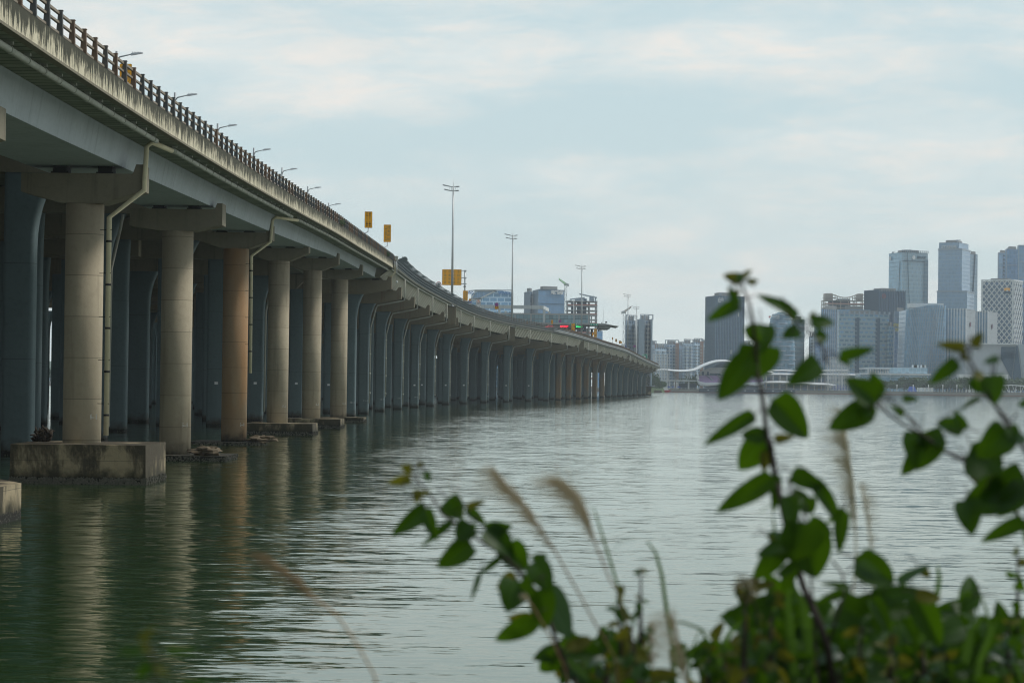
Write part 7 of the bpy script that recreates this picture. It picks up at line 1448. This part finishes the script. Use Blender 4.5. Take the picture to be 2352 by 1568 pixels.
plume('thin pale stalk beside the lower end of the long plume', cC, [(1020, 980), (1080, 1080), (1150, 1200), (1230, 1360), (1290, 1500)], 5.2, .0, .15, -1, .02, dens=60)
plume('brown plume with broad hairs over the dark water at the lower left', cD, [(1645, 500), (1780, 590), (1880, 660), (1960, 760), (2060, 830), (2130, 900), (2200, 1000), (2280, 1130), (2352, 1260)], 4.6, .0, .50, -1, .05, mat=plain('brown_plume', (.42, .30, .18), .8), dens=330)
plume('straw-coloured plume before the water at right, behind the tallest branch', cB, [(960, -240), (985, -60), (1005, 60), (1030, 220), (1045, 420), (1050, 700), (1030, 950)], 5.4, .0, .66, -1, .07, mat=plain('straw_plume', (.62, .54, .36), .8), dens=380)
plume('short straw plume right next to the straw-coloured one', cB, [(1088, 235), (1110, 350), (1135, 520), (1155, 700), (1160, 900)], 5.4, .0, .7, 1, .03, mat=plain('straw_plume_pale', (.62, .54, .38), .8), dens=260)
plume('fat beige seed head at the bottom between the shoots', cC, [(2000, 1080), (2030, 1220), (2060, 1340), (2090, 1480), (2120, 1620)], 4.9, .1, .98, -1, .075, dens=130)
plume('tan plume low at the right edge of the lower middle', cC, [(1850, 1180), (1850, 1300), (1860, 1480), (1870, 1640)], 5.3, .0, .6, 1, .05, dens=260)
# grass blades
def blades(lbl, items, Y, root):
    items = [(a_, b_, c_*.68) for a_, b_, c_ in items]
    T = thing('grass_tuft', (root, Y, 3.35), lbl, 'grass', 'grass tufts'); mb = MB()
    for cv, pts, w in items:
        ps = [at(*cv(x, y), Y+.04*i) for i, (x, y) in enumerate(pts)]; 
        if ps[-1].z < 4.6: ps.append(Vector((root, Y, 3.2)))
        n = len(ps)
        for i in range(n-1):
            f0, f1 = math.sin(math.pi*min(1, (i+.05)/n*.9+.05))**.6, math.sin(math.pi*min(1, (i+1)/n*.9+.05))**.6; d_ = (ps[i+1]-ps[i]).normalized(); s_ = d_.cross(Vector((0, 1, .2))).normalized()
            mb.face([ps[i]-s_*w*f0, ps[i]+Vector((0, .002, 0)), ps[i+1]+Vector((0, .002, 0)), ps[i+1]-s_*w*f1]); mb.face([ps[i]+Vector((0, .002, 0)), ps[i]+s_*w*f0, ps[i+1]+s_*w*f1, ps[i+1]+Vector((0, .002, 0))])
    build('blade', mb, M_blade, T)
blades('tuft of thin upright and arching blades beside the feathery plume', [(cC, [(1470, 380), (1500, 470), (1540, 600), (1580, 730), (1625, 880), (1680, 1100)], .0045), (cC, [(1600, 690), (1640, 630), (1700, 598), (1760, 600)], .0015), (cC, [(1830, 610), (1890, 690), (1930, 830), (1960, 1050), (2000, 1300), (2020, 1600)], .007), (cC, [(1960, 1150), (2080, 1160), (2190, 1200), (2250, 1300)], .005), (cC, [(2190, 1200), (2150, 1300), (2120, 1420), (2110, 1600)], .004)], 5.3, rx(1500))
blades('broad grass blades around the foot of the leaf mass at right', [(cB, [(1600, 775), (1612, 850), (1600, 960), (1560, 1070), (1480, 1300), (1400, 1600)], .010), (cB, [(1560, 770), (1500, 780), (1420, 850), (1340, 930)], .007), (cB, [(1890, 970), (1930, 1080), (1950, 1200), (1900, 1400), (1860, 1600)], .006), (cB, [(1820, 975), (1880, 975)], .003), (cB, [(1900, 1110), (1830, 1220), (1790, 1400), (1770, 1600)], .016), (cB, [(1990, 1160), (1930, 1300), (1880, 1430), (1860, 1620)], .013), (cB, [(280, 1150), (200, 1230), (150, 1340), (130, 1450)], .010), (cB, [(600, 930), (590, 1060), (610, 1250), (640, 1600)], .014), (cB, [(640, 930), (700, 1050), (720, 1200), (740, 1600)], .016), (cB, [(0, 1195), (80, 1240), (180, 1330), (260, 1420)], .003), (cB, [(0, 1290), (150, 1330), (330, 1400)], .003), (cB, [(490, 440), (500, 520), (515, 620)], .0045), (cB, [(380, 440), (440, 390), (520, 350)], .002), (cB, [(2060, 1410), (2130, 1450), (2170, 1560)], .008)], 5.1, rx(2050))
# withered flower
T = thing('withered_flower', (at(*cB(310, 1500), 5.0).x, 5.0, 3.35), 'pale withered flower head at the left edge of the leaf mass', 'flower'); mb = MB(); c = at(*cB(312, 930), 4.95)
leafball(mb, c, .028, 170, .008, rr); build('flower_head', mb, plain('withered_beige', (.30, .26, .13), .8), T); mb = MB(); mb.tube([c, at(*cB(380, 1060), 4.97), at(*cB(390, 1500), 5), Vector((at(*cB(310, 1500), 5.0).x, 5.0, 3.2))], .002, 6); build('stalk', mb, M_stem, T)
